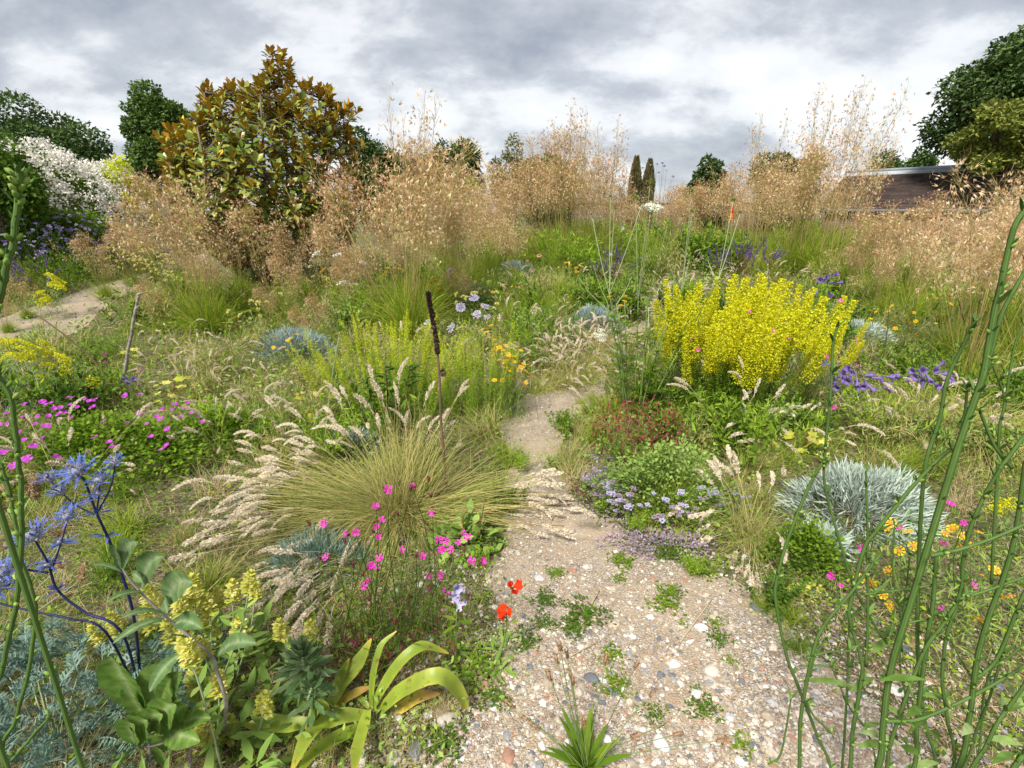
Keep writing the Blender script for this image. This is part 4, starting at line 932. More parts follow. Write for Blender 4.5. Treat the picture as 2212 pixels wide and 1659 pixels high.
# pinks with bright flowers and dark calyces
CAL = MB(); CAL.inst(DIAM, np.zeros((5, 3)), frames(np.stack([np.cos(np.arange(5)*1.257)*.3, np.sin(np.arange(5)*1.257)*.3, -np.ones(5)], 1)), .006, .016, .004); CAL.inst(ICO0, [(0, 0, -.008)], frames(np.array([[0, 1., 0]])), .0035, .0035, .0075); CAL = CAL.mesh('calyx', [M['calyx']])
BUD = MB(); _n = 9; _a = RNG.uniform(0, 6.28, _n); BUD.inst(DIAM, np.zeros((_n, 3)), frames(np.stack([np.cos(_a)*.5, np.sin(_a)*.5, np.ones(_n)], 1)), .006, .018, .004); BUD.inst(ICO0, [(0, 0, .005)], frames(np.array([[0, 1., 0]])), .0048, .0048, .009); BUD = BUD.mesh('seed_head', [M['calyx']])
def pinks(label, p, fl, buds, dY=.09):
    o = thing('garden_pink', label, 'flower', p); mb = MB()
    for k, lst in enumerate((fl, buds)):
        for q in pts(p, lst, dY):
            b = np.array([RNG.normal()*.06, RNG.normal()*.05, -.01]); P = spline([b, b*.4 + q*.6 + RNG.normal(size=3)*.015 + np.array([0, 0, .02]), q - np.array([0, 0, .012])], 7); mb.tubes(P, np.linspace(.0016, .001, 7), 4)
            for u in (.3, .55): 
                i = int(u*6); a = RNG.uniform(0, 6); dd = np.array([[math.cos(a)*.5, math.sin(a)*.5, 1], [-math.cos(a)*.5, -math.sin(a)*.5, 1]]); mb.inst(DIAM, [P[i]]*2, frames(dd), .003, .045, .002)
            if k == 0:
                f = part('flower', F_PINK[RNG.integers(2)], o, loc=q, rot=aim(Vector((RNG.normal()*.45, -.75 + RNG.normal()*.35, .75)), 'Z', RNG.uniform(0, 6)), s=RNG.uniform(1.0, 1.3)); part('calyx', CAL, f)
            else: part('seed_head', BUD, o, loc=q - np.array([0, 0, .01]), rot=aim(Vector((RNG.normal()*.2, RNG.normal()*.2, 1)), 'Z'), s=RNG.uniform(.9, 1.25))
    part('stems', mb, o, [M['green_deep']]); extra_leaves(o, 420, .2, .25, .06, .003, 'green_deep', 'foliage'); extra_leaves(o, 260, .22, .12, .05, .004, 'burgundy', 'dry_leaves')
    return o
L_ = [z2(*q) for q in ((627, 297), (358, 385), (472, 440), (522, 430), (625, 398), (657, 367), (640, 455), (590, 610), (630, 618), (590, 680), (560, 712), (365, 560), (503, 1008), (685, 210), (645, 565), (605, 605))]
R_ = [z2(*q) for q in ((920, 328), (820, 188), (955, 468), (995, 472), (1080, 435), (1105, 460), (1058, 483), (970, 520), (1018, 517), (1122, 580), (1182, 582), (965, 655), (870, 555), (760, 520), (905, 655), (990, 735))]
LB = [z2(*q) for q in ((280, 380), (675, 205), (740, 330), (508, 595), (335, 560), (805, 195), (590, 775), (555, 640), (462, 470), (615, 420), (640, 790))]
RB = [z2(*q) for q in ((900, 150), (915, 230), (980, 780), (905, 720), (800, 755), (960, 690), (835, 545), (1110, 755), (790, 800), (1120, 605))]
pinks('magenta garden pink with many flowers among melic plumes', G(800, 1405), L_, LB)
pinks('magenta garden pink whose flowers stand beside the gravel path', G(890, 1390), R_, RB)
# red poppies
def poppy(label, pix, p):
    o = thing('red_poppy', label, 'poppy', p, 'red poppies by the path'); q = at(*pix, p[1]) - p; mb = MB()
    for i, (az, cup) in enumerate(((0.2, .25), (1.8, .8), (3.3, .35), (4.8, 1.0))):
        n = 9; u, v = np.meshgrid(np.linspace(0, 1, n), np.linspace(-1, 1, n), indexing='ij'); th = az + v*1.05*(.4 + .6*u**.5)
        r = .034*u*(1 - .12*v*v) ; z = r*cup*1.3 + .004*np.sin(v*8 + i*2)*u + .003*np.sin(u*9 + v*5 + i) + .0015*i
        V = np.stack([r*np.cos(th), r*np.sin(th), z], -1); k = np.arange((n - 1)*n).reshape(n - 1, n)[:, :-1].ravel()
        mb.add(V, [np.stack([k, k + 1, k + n + 1, k + n], 1)], 0, RNG.random())
    f = part('petals', mb, o, [M['poppy']], loc=q, rot=aim(Vector((-.45 if pix[1] > 1300 else .7, -.3, .8)), 'Z', 1.0), s=.74)
    mb = MB(); mb.inst(ICO1, [(0, 0, .006)], frames(np.array([[0, 1., 0]])), .005, .005, .007); part('seed_pod', mb, f, [M['calyx']])
    mb = MB(); mb.tubes(spline([(0, 0, -.01), q*.5 + np.array([.015, 0, .04]), q], 8), .0014, 4); part('stem', mb, o, [M['stem']])
    mb = MB(); n = 16; mb.inst(LEAF, np.zeros((n, 3)) + RNG.normal(size=(n, 3))*.02*np.array([1, 1, 0]) + np.array([0, 0, .01]), frames(dirs(n, .1, .7)), .014, RNG.uniform(.04, .08, n), .01); part('leaves', mb, o, [M['green_grey']])
poppy('small red poppy, the upper one, on gravel edge', (1104, 1272), G(1085, 1400)); poppy('larger red poppy, the lower one, on gravel edge', (1094, 1328), G(1072, 1450))
# blue-violet trumpet flower beside the pinks
def bell(L, R, mat):
    mb = MB(); n, k = 7, 10; t = np.linspace(0, 1, n); r = R*(.28 + .35*t + .4*t**5)
    a = np.arange(k)*2*PI/k; V = np.stack([r[:, None]*np.cos(a)*(1 + .18*t[:, None]**6*np.sin(5*a)), r[:, None]*np.sin(a), np.broadcast_to((t*L)[:, None], (n, k)) + .004*t[:, None]**6*np.cos(5*a)], -1)
    i = np.concatenate([np.stack([j*k + np.arange(k), j*k + (np.arange(k) + 1) % k, (j + 1)*k + (np.arange(k) + 1) % k, (j + 1)*k + np.arange(k)], 1) for j in range(n - 1)]); mb.add(V, [i], 0, RNG.random())
    az = np.arange(5)*2*PI/5; d = np.stack([np.cos(az), np.sin(az), .25 + 0*az], 1); mb.inst(PETAL, d*np.array([R*.8, R*.8, 0]) + np.array([0, 0, L]), frames(d), R*.95, R*.7, .004, 0)
    return mb.mesh('flower', [M[mat]])
BELL = [bell(.032, .011, 'violet'), bell(.036, .012, 'violet')]; BELL_L = [bell(.024, .0125, 'lilac')]
def bells(label, p, pix, heads, leaves=30, dY=.04, s=1.0, name='bell_flower', stem='stem'):
    o = thing(name, label, 'flower', p); q = pts(p, pix, dY); c = q.mean(0); mb = MB(); mb.tubes(spline([(0, 0, -.01), c*.5 + np.array([0, 0, .05]), c], 8), np.linspace(.003, .0018, 8), 5)
    for a in q:
        b = c + (a - c)*.35 - np.array([0, 0, .012]); mb.tubes(spline([b, b*.5 + a*.5 + np.array([0, 0, .006]), a], 4), .0009, 3)
        d = unit(a - c + np.array([0, -.05, -.01]) + RNG.normal(size=3)*.02); part('flower', heads[RNG.integers(len(heads))], o, loc=a - d*.02, rot=aim(Vector(d), 'Z', RNG.uniform(0, 6)), s=s*RNG.uniform(.85, 1.15))
    part('stems', mb, o, [M[stem]])
    if leaves:
        mb = MB(); t = RNG.uniform(.1, .85, leaves)[:, None]; P = c*t; mb.inst(LEAF, P, frames(dirs(leaves, -.2, .6)), .016, RNG.uniform(.05, .08, leaves), .01); part('leaves', mb, o, [M['green']])
bells('pale violet trumpet flower beside the pinks', G(985, 1420), [z2(1050, 720), z2(1045, 760), z2(1058, 800), z2(1070, 730), z2(1052, 742)], BELL_L, 8, .01, 1.15)
P1 = [m4_(*q) for q in ((600, 885), (660, 860), (730, 850), (680, 890), (760, 900), (720, 830), (850, 870), (840, 920), (870, 960), (780, 990), (590, 930), (610, 965), (770, 930), (930, 890), (1000, 935), (1010, 975), (1070, 870), (820, 950), (1040, 880), (700, 910), (520, 775))]
P2 = [m4_(*q) for q in ((1260, 830), (1330, 835), (1290, 880), (1340, 880), (1440, 830), (1480, 780), (1500, 870), (1530, 860), (1340, 940), (1440, 940), (1480, 960), (1520, 910), (1580, 920), (1250, 900), (1380, 880))]
P3 = [m4_(*q) for q in ((460, 50), (390, 140), (420, 150), (540, 70), (530, 150), (560, 10), (600, 70), (500, 30), (480, 60))]
bells('violet bell flowers in a wide leaning spray right of yellow bedstraw', G(1890, 935), P1, BELL, 26, .05, 1.75)
bells('violet bell flowers, the right hand dense cluster', G(2010, 930), P2, BELL, 22, .05, 1.75)
bells('violet bell flowers above the right shoulder of yellow bedstraw', G(1800, 770), P3, BELL, 22, .05, 2.0)
bells('small violet bell flower beside the forked dead sticks', G(285, 880), [m1_(1100, 890), m1_(1160, 890), m1_(1120, 930), m1_(1165, 920)], BELL, 10, .03, 1.5)
bells('small violet flower low between grasses at right', G(1955, 960), [m4_(1150, 1355), m4_(1165, 1380)], BELL_L, 6, .01, 1.2)

# sea holly
def sea_holly():
    Y = 1.2; p = G(300, 1530); p = np.array([p[0], Y + .03, 0.]); o = thing('sea_holly', 'blue spiky sea holly with dark blue stems', 'sea holly', p); mb = MB()
    W = lambda l, dy=0: [at(*z1(*q), Y + dy) - p for q in l]
    def st(l, r0, r1, dy=0, root=False):
        P = W(l, dy)
        if root: P = [np.array([.0, 0, -.02])] + P
        mb.tubes(spline(P, 5*len(P)), np.linspace(r0, r1, 5*len(P))*.8, 6)
    st([(700, 880), (610, 580), (560, 450), (500, 320), (450, 180), (415, 120)], .0056, .0034, 0, True)
    st([(505, 330), (575, 200), (602, 70)], .003, .002); st([(502, 325), (515, 250), (520, 170)], .003, .002); st([(490, 335), (400, 290), (340, 240), (318, 222)], .003, .002); st([(340, 240), (265, 160)], .0025, .0016)
    st([(640, 960), (440, 845), (300, 730), (255, 600), (200, 500), (175, 455)], .0052, .003, -.05, True); st([(262, 650), (320, 480), (355, 355)], .003, .002, -.05); st([(250, 640), (120, 620), (0, 590), (-60, 560)], .004, .003, -.05)
    st([(560, 960), (360, 880), (210, 850), (0, 800), (-40, 760)], .0046, .003, -.1, True)
    part('stems', mb, o, [M['steel_stem']])
    def head(R):
        h = MB(); n = 150; d = dirs(n, -.2, 1.57); h.inst(DIAM, d*np.array([.3, .3, .33])*R, frames(d), R*.05, R*.14, R*.03, 1); h.inst(ICO1, [(0, 0, 0)], frames(np.array([[0, 1., 0]])), R*.3, R*.3, R*.33, 1)
        for k, (n, L, e) in enumerate(((12, 1.0, .35), (9, .8, .75))):
            az = np.arange(n)*2*PI/n + RNG.normal(size=n)*.12 + k; d = np.stack([np.cos(az)*math.cos(e), np.sin(az)*math.cos(e), math.sin(e) + RNG.normal(size=n)*.12], 1)
            Lk = R*L*RNG.uniform(.8, 1.1, n); h.inst(LEAF, d*R*.15 - np.array([0, 0, R*.12]), frames(d), R*.105, Lk, R*.14, 0)
            for f in (.35, .6):
                for sg in (-1, 1):
                    s, dd, nn = frames(d); h.inst(DIAM, d*R*.15 - np.array([0, 0, R*.12]) + dd*(Lk*f)[:, None], frames(dd + s*sg*.9), R*.05, R*.2, R*.05, 0)
        return h.mesh('flower_head', [M['steel_blue'], M['thistle']])
    H = [head(1), head(1)]
    for x, y, r, dy in ((410, 108, .052, 0), (602, 62, .034, 0), (258, 148, .04, .01), (315, 215, .042, 0), (520, 160, .04, 0), (355, 348, .04, -.05), (172, 445, .058, -.05), (-20, 720, .055, -.1), (15, 640, .05, -.1), (310, 480, .02, -.05), (515, 225, .022, 0), (250, 600, .028, -.05)):
        d = Vector((RNG.normal()*.25 - .15, -.3 + RNG.normal()*.15, 1)); part('flower_head', H[RNG.integers(2)], o, loc=at(*z1(x, y), Y + dy) - p, rot=aim(d, 'Z', RNG.uniform(0, 6)), s=r)
    for x, y, dy in ((505, 330, 0), (255, 600, -.05), (300, 730, -.05), (330, 480, -.05), (400, 290, 0), (560, 450, 0), (120, 620, -.05), (515, 250, 0)):
        lf = MB(); n = 9; c = at(*z1(x, y), Y + dy) - p; d = dirs(n, -.3, .5); lf.inst(DIAM, np.tile(c, (n, 1)), frames(d), .007, RNG.uniform(.025, .05, n), .006); part('leaf_whorl', lf, o, [M['steel_blue']])
sea_holly()

# ironwort: grey woolly leaves and yellow spikes
def iron_head():
    mb = MB(); n = 80; t = RNG.random(n); az = np.floor(RNG.random(n)*10)/10*2*PI + np.floor(t*8)*.3; r = .011*np.sin(np.clip(t*.8 + .2, 0, 1)*PI)**.6
    o = np.stack([np.cos(az), np.sin(az), 0*az], 1); z = np.floor(t*8)/8*.05 + RNG.normal(size=n)*.0025; mb.inst(LEAF, o*(r*.5)[:, None] + np.stack([0*z, 0*z, z], 1), frames(o + np.array([0, 0, .6]) + RNG.normal(size=(n, 3))*.25), .009, .0165*(1.2 - .45*t)*RNG.uniform(.7, 1.2, n), .012, 0); k = RNG.random(n) < .4; mb.inst(DIAM, o[k]*(r[k]*.6)[:, None] + np.stack([0*z[k], 0*z[k], z[k]], 1), frames(o[k] + np.array([0, 0, .9])), .006, .018*(1.2 - .45*t[k]), .006, 1)
    n = 14; az = RNG.uniform(0, 6.28, n); d = np.stack([np.cos(az)*.5, np.sin(az)*.5, np.ones(n)], 1); mb.inst(DIAM, np.tile((0, 0, .046), (n, 1)), frames(d), .008, .014, .006, 1)
    n = 6; az = RNG.uniform(0, 6.28, n); d = np.stack([np.cos(az), np.sin(az), .2 + 0*az], 1); mb.inst(LEAF, np.tile((0, 0, 0), (n, 1)), frames(d), .014, .024, .01, 1); return mb.mesh('flower_head', [M['yellow_pale'], M['yellow_lime']])
IRON = [iron_head() for _ in range(3)]
def ironwort(label, p, heads, nl, Y):
    o = thing('ironwort', label, 'flower', p, 'ironwort plants'); mb, lf = MB(), MB()
    for x, y in heads:
        q = at(x, y + 9, Y + RNG.normal()*.04) - p; b = np.array([q[0]*.35 + RNG.normal()*.03, q[1]*.3 + RNG.normal()*.03, -.01]); P = spline([b, b*.3 + q*.7 + np.array([.005, 0, -.02]), q], 8); mb.tubes(P, np.linspace(.0028, .002, 8), 5)
        part('flower_head', IRON[RNG.integers(3)], o, loc=q, rot=aim(Vector(P[-1] - P[-3]) + Vector((0, 0, .03)), 'Z', RNG.uniform(0, 6)), s=RNG.uniform(1.15, 1.6))
        for i in (2, 3, 4, 5):
            a = RNG.uniform(0, 6); d = np.array([[math.cos(a), math.sin(a), .35], [-math.cos(a), -math.sin(a), .35]]); lf.inst(LEAF, [P[i]]*2, frames(d), .016, RNG.uniform(.04, .06, 2), .012)
    part('stems', mb, o, [M['stem_pale']]); lf.n and part('stem_leaves', lf, o, [M['green_grey']])
    mb = MB(); a = RNG.uniform(0, 6.28, nl); r = .2*np.sqrt(RNG.random(nl)); P = np.stack([r*np.cos(a)*1.4, r*np.sin(a), .02 + .1*RNG.random(nl)], 1); mb.inst(LEAF, P, frames(dirs(nl, .0, .9)), .026, RNG.uniform(.06, .1, nl), .02); part('foliage', mb, o, [M['green_grey']])
ironwort('ironwort with yellow spikes, the group behind the leafy shoot', G(430, 1490), [z1(*q) for q in ((950, 820), (1015, 760), (1145, 790), (1215, 755), (1300, 700), (1060, 890), (750, 955), (640, 940), (905, 965), (1115, 985), (550, 970), (1250, 965), (1330, 740), (1090, 830), (810, 800), (800, 900))], 90, 1.3)
ironwort('ironwort with yellow spikes, the group in front of the shoot', G(470, 1640), [z1(*q) for q in ((1000, 1080), (1070, 1060), (985, 1030), (1050, 1240), (1140, 1240), (1085, 1290), (1140, 1450), (1200, 1490), (1090, 1490), (1100, 1640), (1180, 1640))] + [z2(40, 1350)], 70, 1.08)
ironwort('single yellow ironwort spike above the grey green rosette', G(625, 1500), [z2(140, 960), z2(285, 950)], 14, 1.3)

# leaves drawn along a line: straps, shoots
def strap(mb, pix, Ys, w, mat=0, fold=.25, k=14, face=(0, -.4, 1), org=None):
    n = len(pix); Y = np.interp(np.linspace(0, 1, n), np.linspace(0, 1, len(Ys)), Ys); P = spline([at(x, y, Y[i]) - org for i, (x, y) in enumerate(pix)], k)
    t = np.linspace(0, 1, k); W = w*np.minimum(1, .62 + 1.6*t)*np.minimum(1, (1.02 - t)*3.2)**.7*.5
    tan = unit(np.gradient(P, axis=0)); s = unit(np.cross(tan, np.array(face, float))); nn = np.cross(s, tan)
    V = np.stack([P - s*W[:, None] + nn*(W*fold)[:, None], P - s*(W*.5)[:, None] + nn*(W*fold*.35)[:, None], P, P + s*(W*.5)[:, None] + nn*(W*fold*.35)[:, None], P + s*W[:, None] + nn*(W*fold)[:, None]], 1)
    i = np.arange(k - 1)[:, None]*5 + np.arange(4)[None]; i = i.ravel(); r0 = RNG.random()*.6; mb.add(V, [np.stack([i, i + 1, i + 6, i + 5], 1)], mat, np.tile([r0 + .4, r0, r0 - .1, r0 + .1, r0 + .4], k) + np.repeat(RNG.normal(size=k)*.1, 5), np.repeat(t, 5))
def strap_plant():
    p = G(790, 1545); o = thing('strap_leaf_plant', 'yellow green plant with long arching strap leaves', 'plant', p)
    y0 = p[1]
    for pix, Ys, w, m in (([(640, 1370), (700, 1310), (760, 1258), (880, 1195), (970, 1182), (1040, 1240), (1085, 1310), (1097, 1385)], (y0, y0 - .03, y0 + .02), .052, 'strap'), ([(610, 1340), (680, 1210), (760, 1100), (840, 1035), (900, 1025), (1005, 1062)], (y0, y0 + .12), .038, 'strap'),
                          ([(600, 1340), (608, 1200), (630, 1090), (660, 1010), (735, 945)], (y0, y0 + .1), .022, 'strap'), ([(650, 1395), (760, 1345), (850, 1290), (960, 1272)], (y0, y0 + .04), .04, 'strap_old'),
                          ([(580, 1385), (450, 1390), (340, 1440), (260, 1520), (185, 1680)], (y0 - .03, y0 - .1, y0 - .28), .05, 'strap'), ([(560, 1440), (420, 1505), (300, 1590), (225, 1700)], (y0 - .05, y0 - .15, y0 - .3), .044, 'strap'), ([(582, 1358), (560, 1450), (530, 1560), (512, 1700)], (y0 - .03, y0 - .12, y0 - .28), .038, 'strap'),
                          ([(390, 1330), (440, 1230), (530, 1120), (602, 985)], (y0 - .02, y0 + .1), .05, 'strap'), ([(385, 1320), (430, 1210), (487, 1090)], (y0, y0 + .06), .034, 'strap'), ([(400, 1370), (480, 1290), (605, 1232)], (y0, y0 + .03), .03, 'strap_old'),
                          ([(270, 1425), (150, 1432), (60, 1425), (-60, 1440)], (y0 - .1, y0 - .12), .05, 'strap'), ([(380, 1400), (330, 1330), (260, 1470)], (y0 - .06, y0 - .12), .034, 'strap'), ([(590, 1345), (550, 1300), (505, 1265)], (y0, y0 + .04), .018, 'strap')):
        mb = MB(); strap(mb, [z2(*q) for q in pix], Ys, w*.92, 0, org=p); part('leaf', mb, o, [M[m]])
strap_plant()
def shoot(name, label, pix, Y, leaves, r=.0035, mat='leaf_near_grey', base=None, lw=.045):
    p = base if base is not None else G(*pix[-1]); o = thing(name, label, 'shrub', p); mb = MB(); P = spline([at(x, y, Y) - p for x, y in pix] + [np.array([0, 0, -.01])], 26); mb.tubes(P, np.linspace(r*.6, r*1.4, 26), 6); part('stem', mb, o, [M['bark_grey']])
    for a, b, w, f in leaves:
        mb = MB(); q0 = at(*a, Y) - p; q1 = at(*b, Y - .06 + RNG.normal()*.02) - p; L = np.linalg.norm(q1 - q0); d = q1 - q0
        k = 20; t = np.linspace(0, 1, k); C = q0 + d*t[:, None] + np.array([0, 0, 1])*(.12*L*np.sin(t*PI))[:, None]; W = min(w, .2)*.82*L*np.sin(np.clip(t*.93 + .05, 0, 1)**1.15*PI)**.8*(1 + .05*np.sin(t*61))
        tan = unit(np.gradient(C, axis=0)); s = unit(np.cross(tan, np.array(f, float))); nn = np.cross(s, tan)
        V = np.stack([C + s*(W*u)[:, None] + nn*(W*.35*abs(u) + .004*math.sin(u*6)*np.sin(t*40))[:, None] for u in (-1, -.5, 0, .5, 1)], 1); i = (np.arange(k - 1)[:, None]*5 + np.arange(4)[None]).ravel(); r0 = RNG.random()*.5; rn = np.array([r0, r0 + .08, .97, r0 + .08, r0])[None] + .16*np.array([0, 1, 0, 1, 0])[None]*(np.arange(k) % 2)[:, None]; mb.add(V, [np.stack([i, i + 1, i + 6, i + 5], 1)], 0, rn.ravel(), np.repeat(t, 5)); part('leaf', mb, o, [M[mat]])
    return o
Z1 = lambda *l: [z1(*q) for q in l]
shoot('leafy_shoot', 'grey stemmed shoot with grey green leaves leaning over the yellow spikes', Z1((635, 610), (680, 680), (780, 790), (900, 900), (1020, 1000), (1100, 1070), (1130, 1150), (1180, 1330)), .98,
      [(z1(*a), z1(*b), w, f) for a, b, w, f in (((640, 640), (480, 600), .13, (0, -.2, 1)), ((640, 620), (720, 480), .13, (0, -1, .3)), ((630, 620), (600, 500), .12, (0, -1, .2)), ((740, 720), (850, 555), .16, (0, -1, .4)), ((690, 650), (745, 690), .3, (0, -1, .5)), ((750, 740), (560, 790), .13, (0, -.5, 1)), ((870, 800), (1005, 690), .22, (0, -1, .5)), ((860, 770), (875, 850), .3, (0, -1, .5)),
                                            ((860, 850), (630, 880), .12, (0, -.4, 1)), ((860, 880), (590, 1010), .13, (0, -.5, 1)), ((910, 910), (1050, 930), .25, (0, -.6, 1)), ((1130, 1075), (1336, 1010), .14, (0, -.6, 1)), ((950, 1060), (780, 1260), .16, (0, -1, .5)), ((1000, 1000), (880, 980), .12, (0, -.3, 1)))], base=G(480, 1590))
shoot('leafy_shoot', 'low grey leafed shoot at the bottom below the broad leaf', Z1((690, 1540), (760, 1550), (850, 1530), (950, 1480), (990, 1500)), .95,
      [(z1(*a), z1(*b), w, f) for a, b, w, f in (((700, 1550), (650, 1410), .2, (0, -1, .3)), ((720, 1540), (770, 1410), .2, (0, -1, .3)), ((700, 1540), (700, 1430), .22, (0, -1, .3)), ((850, 1520), (1045, 1520), .2, (0, -.8, .7)), ((790, 1560), (880, 1640), .35, (0, -1, .5)), ((830, 1480), (920, 1330), .2, (0, -1, .4)), ((900, 1480), (1100, 1400), .14, (0, -.7, .8)), ((870, 1480), (980, 1330), .18, (0, -1, .4)), ((690, 1560), (590, 1680), .2, (0, -1, .5)), ((740, 1560), (760, 1660), .22, (0, -1, .4)), ((900, 1540), (880, 1680), .18, (0, -1, .4)), ((770, 1470), (850, 1380), .3, (0, -1, .4)))], .003, 'leaf_near', base=G(410, 1700))
shoot('broad_leaf_plant', 'plant with two broad upright green leaves left of the yellow spikes', Z1((760, 1400), (770, 1440)), 1.05,
      [(z1(*a), z1(*b), w, f) for a, b, w, f in (((760, 1430), (575, 1075), .22, (0, -1, .2)), ((800, 1430), (900, 1120), .24, (0, -1, .3)), ((850, 1440), (950, 1160), .1, (0, -1, .3)), ((780, 1430), (640, 1250), .12, (0, -1, .3)))], .004, 'leaf_near', base=G(325, 1640))
def rosette(name, label, p, c, n, L, w, mat, layers=1.4, dirv=(0, 0, 1), cat='plant'):
    o = thing(name, label, cat, p); mb = MB(); az = np.arange(n)*2.4; e = np.linspace(1.4, -.5, n); d = np.stack([np.cos(az)*np.cos(e), np.sin(az)*np.cos(e), np.sin(e)], 1) + RNG.normal(size=(n, 3))*.08
    q = np.array(c); mb.inst(OBOV, q[None] - np.array([0, 0, 1])*np.linspace(-.01, .075, n)[:, None], frames(d, RNG.normal(size=n)*.3), w, L*np.linspace(.55, 1.1, n), w*1.2); part('leaves', mb, o, [M[mat]])
    s = MB(); s.tubes(spline([(0, 0, -.02), q*.6, q], 5), [.004]*5, 5); part('stem', s, o, [M['stem_pale']]); return o
p = G(680, 1560); rosette('spurge', 'grey green spurge rosette left of the strap leaves', p, at(*z2(240, 1080), p[1]) - p, 70, .1, .019, 'leaf_near_grey')
p = G(640, 1600); rosette('spurge', 'lower smaller spurge shoot under the grey green rosette', p, at(*z2(290, 1240), p[1]) - p, 30, .085, .017, 'leaf_near_grey')
# finely cut grey foliage, bottom left
def cutleaf():
    p = G(120, 1640); o = thing('wormwood', 'finely cut blue grey wormwood filling the lower left', 'shrub', p); mb = MB(); n = 780
    X = RNG.uniform(-.42, .36, n); Yy = RNG.uniform(-.4, .33, n); h = .2*np.sqrt(np.clip(1 - (X/.52)**2 - (Yy/.5)**2, 0, 1)) + .03; P = np.stack([X, Yy, h*RNG.uniform(.5, 1.05, n)], 1)
    d = unit(np.stack([X*1.2, Yy*.8 - .25, .5 + RNG.random(n)*.5], 1) + RNG.normal(size=(n, 3))*.4)
    L = RNG.uniform(.06, .1, n); s, dd, nn = frames(d, RNG.uniform(-.6, .6, n)); A = arcs(P, dd, L, .35, 5); mb.ribbons(A, .0014, s, 0)
    for u, w in ((.3, 1), (.5, .9), (.7, .7), (.88, .5)):
        b = P + dd*(L*u)[:, None] + np.array([0, 0, -.35])*(L*u*u)[:, None]
        for sg in (-1, 1):
            d2 = unit(dd*.8 + s*sg*.8 + nn*.2); P2 = arcs(b, d2, L*.42*w, .25, 4); mb.ribbons(P2, np.array([.0022, .0026, .0022, .0006]), nn*.4 + np.cross(d2, nn), 0)
            b2 = P2[:, 1]; d3 = unit(d2 + dd*.9); mb.ribbons(arcs(b2, d3, L*.22*w, .2, 3), np.array([.002, .0022, .0006]), np.cross(d3, nn), 0)
    part('foliage', mb, o, [M['blue_grey']]); st = MB()
    for i in range(50): st.tubes(spline([(X[i]*.3, Yy[i]*.3, -.01), P[i]*.6, P[i]], 5), np.linspace(.003, .0015, 5), 4)
    part('stems', st, o, [M['stem_pale']])
cutleaf()

# chicory: tall branching green stems close to the camera
def chicory(label, lines, Y, base_row=2050, seed=3):
    r = np.random.default_rng(seed); first = lines[0][0]; p = G(first[-1][0], 1659); p = np.array([at(first[-1][0], 1659, Y)[0], Y, 0.]); o = thing('chicory', label, 'chicory', p); lf = MB()
    for pix, r0, r1, dy, root in lines:
        P = [at(x, y, Y + dy*(1 if i < 99 else 1)) - p for i, (x, y) in enumerate(pix)]
        if root: q = P[-1]; P.append(np.array([q[0]*.75, q[1]*.8, -.02]))
        n = 6*len(P); C = spline(P, n); C += np.convolve(r.normal(size=n), np.ones(5)/5, 'same')[:, None]*np.array([.0012, .001, 0]); mb = MB(); mb.tubes(C, np.linspace(r1, r0, n)*.83, 16, ridge=.2); mb.r[-1] = np.clip(np.tile(np.arange(16) % 2*.75 + .1, n) + r.normal(size=16*n)*.08, 0, 1)
        L = np.cumsum(np.r_[0, np.linalg.norm(np.diff(C, axis=0), axis=1)]); m = max(2, int(L[-1]/.075)); s = part('stem', mb, o, [M['chicory']])
        lf = MB()
        for u in np.linspace(.02, .93, m):
            i = int(u*(n - 1)); a = r.uniform(0, 6.28); k = int(r.integers(2, 5)); az = a + np.arange(k)*1.9 + r.normal(size=k)*.3; tan = unit(C[max(i - 1, 0)] - C[min(i + 1, n - 1)])
            d = np.stack([np.cos(az)*.7, np.sin(az)*.7, .6 + 0*az], 1) + tan*.5; Lf = (.55 if seed == 8 else 1)*r.uniform(.012, .028, k)*(1.5 if r.random() < .25 else 1); lf.inst(LEAF, np.tile(C[i], (k, 1)), frames(d), Lf*.24, Lf, Lf*.3, 0)
            b = r.integers(0, 3)
            if b: dd = unit(np.stack([np.cos(az[:b]), np.sin(az[:b]), .9 + 0*az[:b]], 1)); lf.inst(ICO0, C[i] + dd*.008, frames(dd), .0032, .007, .0032, 1)
        part('foliage', lf, s, [M['chicory'], M['green_grey']])
    long_leaf = MB(); k = 26
    if W_LEAF and len(lines) > 8:
        for i in range(k):
            x, y = z4(r.uniform(420, 1330), r.uniform(1050, 1650)); b = at(x, y, Y + r.uniform(-.05, .12)) - p; a = r.uniform(0, 6.28); d = np.array([[math.cos(a), math.sin(a)*.6, r.uniform(-.1, .7)]]); A_ = arcs(b[None], d, r.uniform(.06, .13), .4, 7); long_leaf.ribbons(A_, np.array([.002, .006, .009, .0095, .0075, .004, .0005]), unit(np.cross(d, (0, 0, 1.)) + r.normal(size=(1, 3))*.3))
        part('stem_leaves', long_leaf, o, [M['leaf_near']])
    return o
W_LEAF = True
c4 = lambda *l: [z4(*q) for q in l]
c5 = lambda *l: [m4_(*q) for q in l]
W5 = .0058
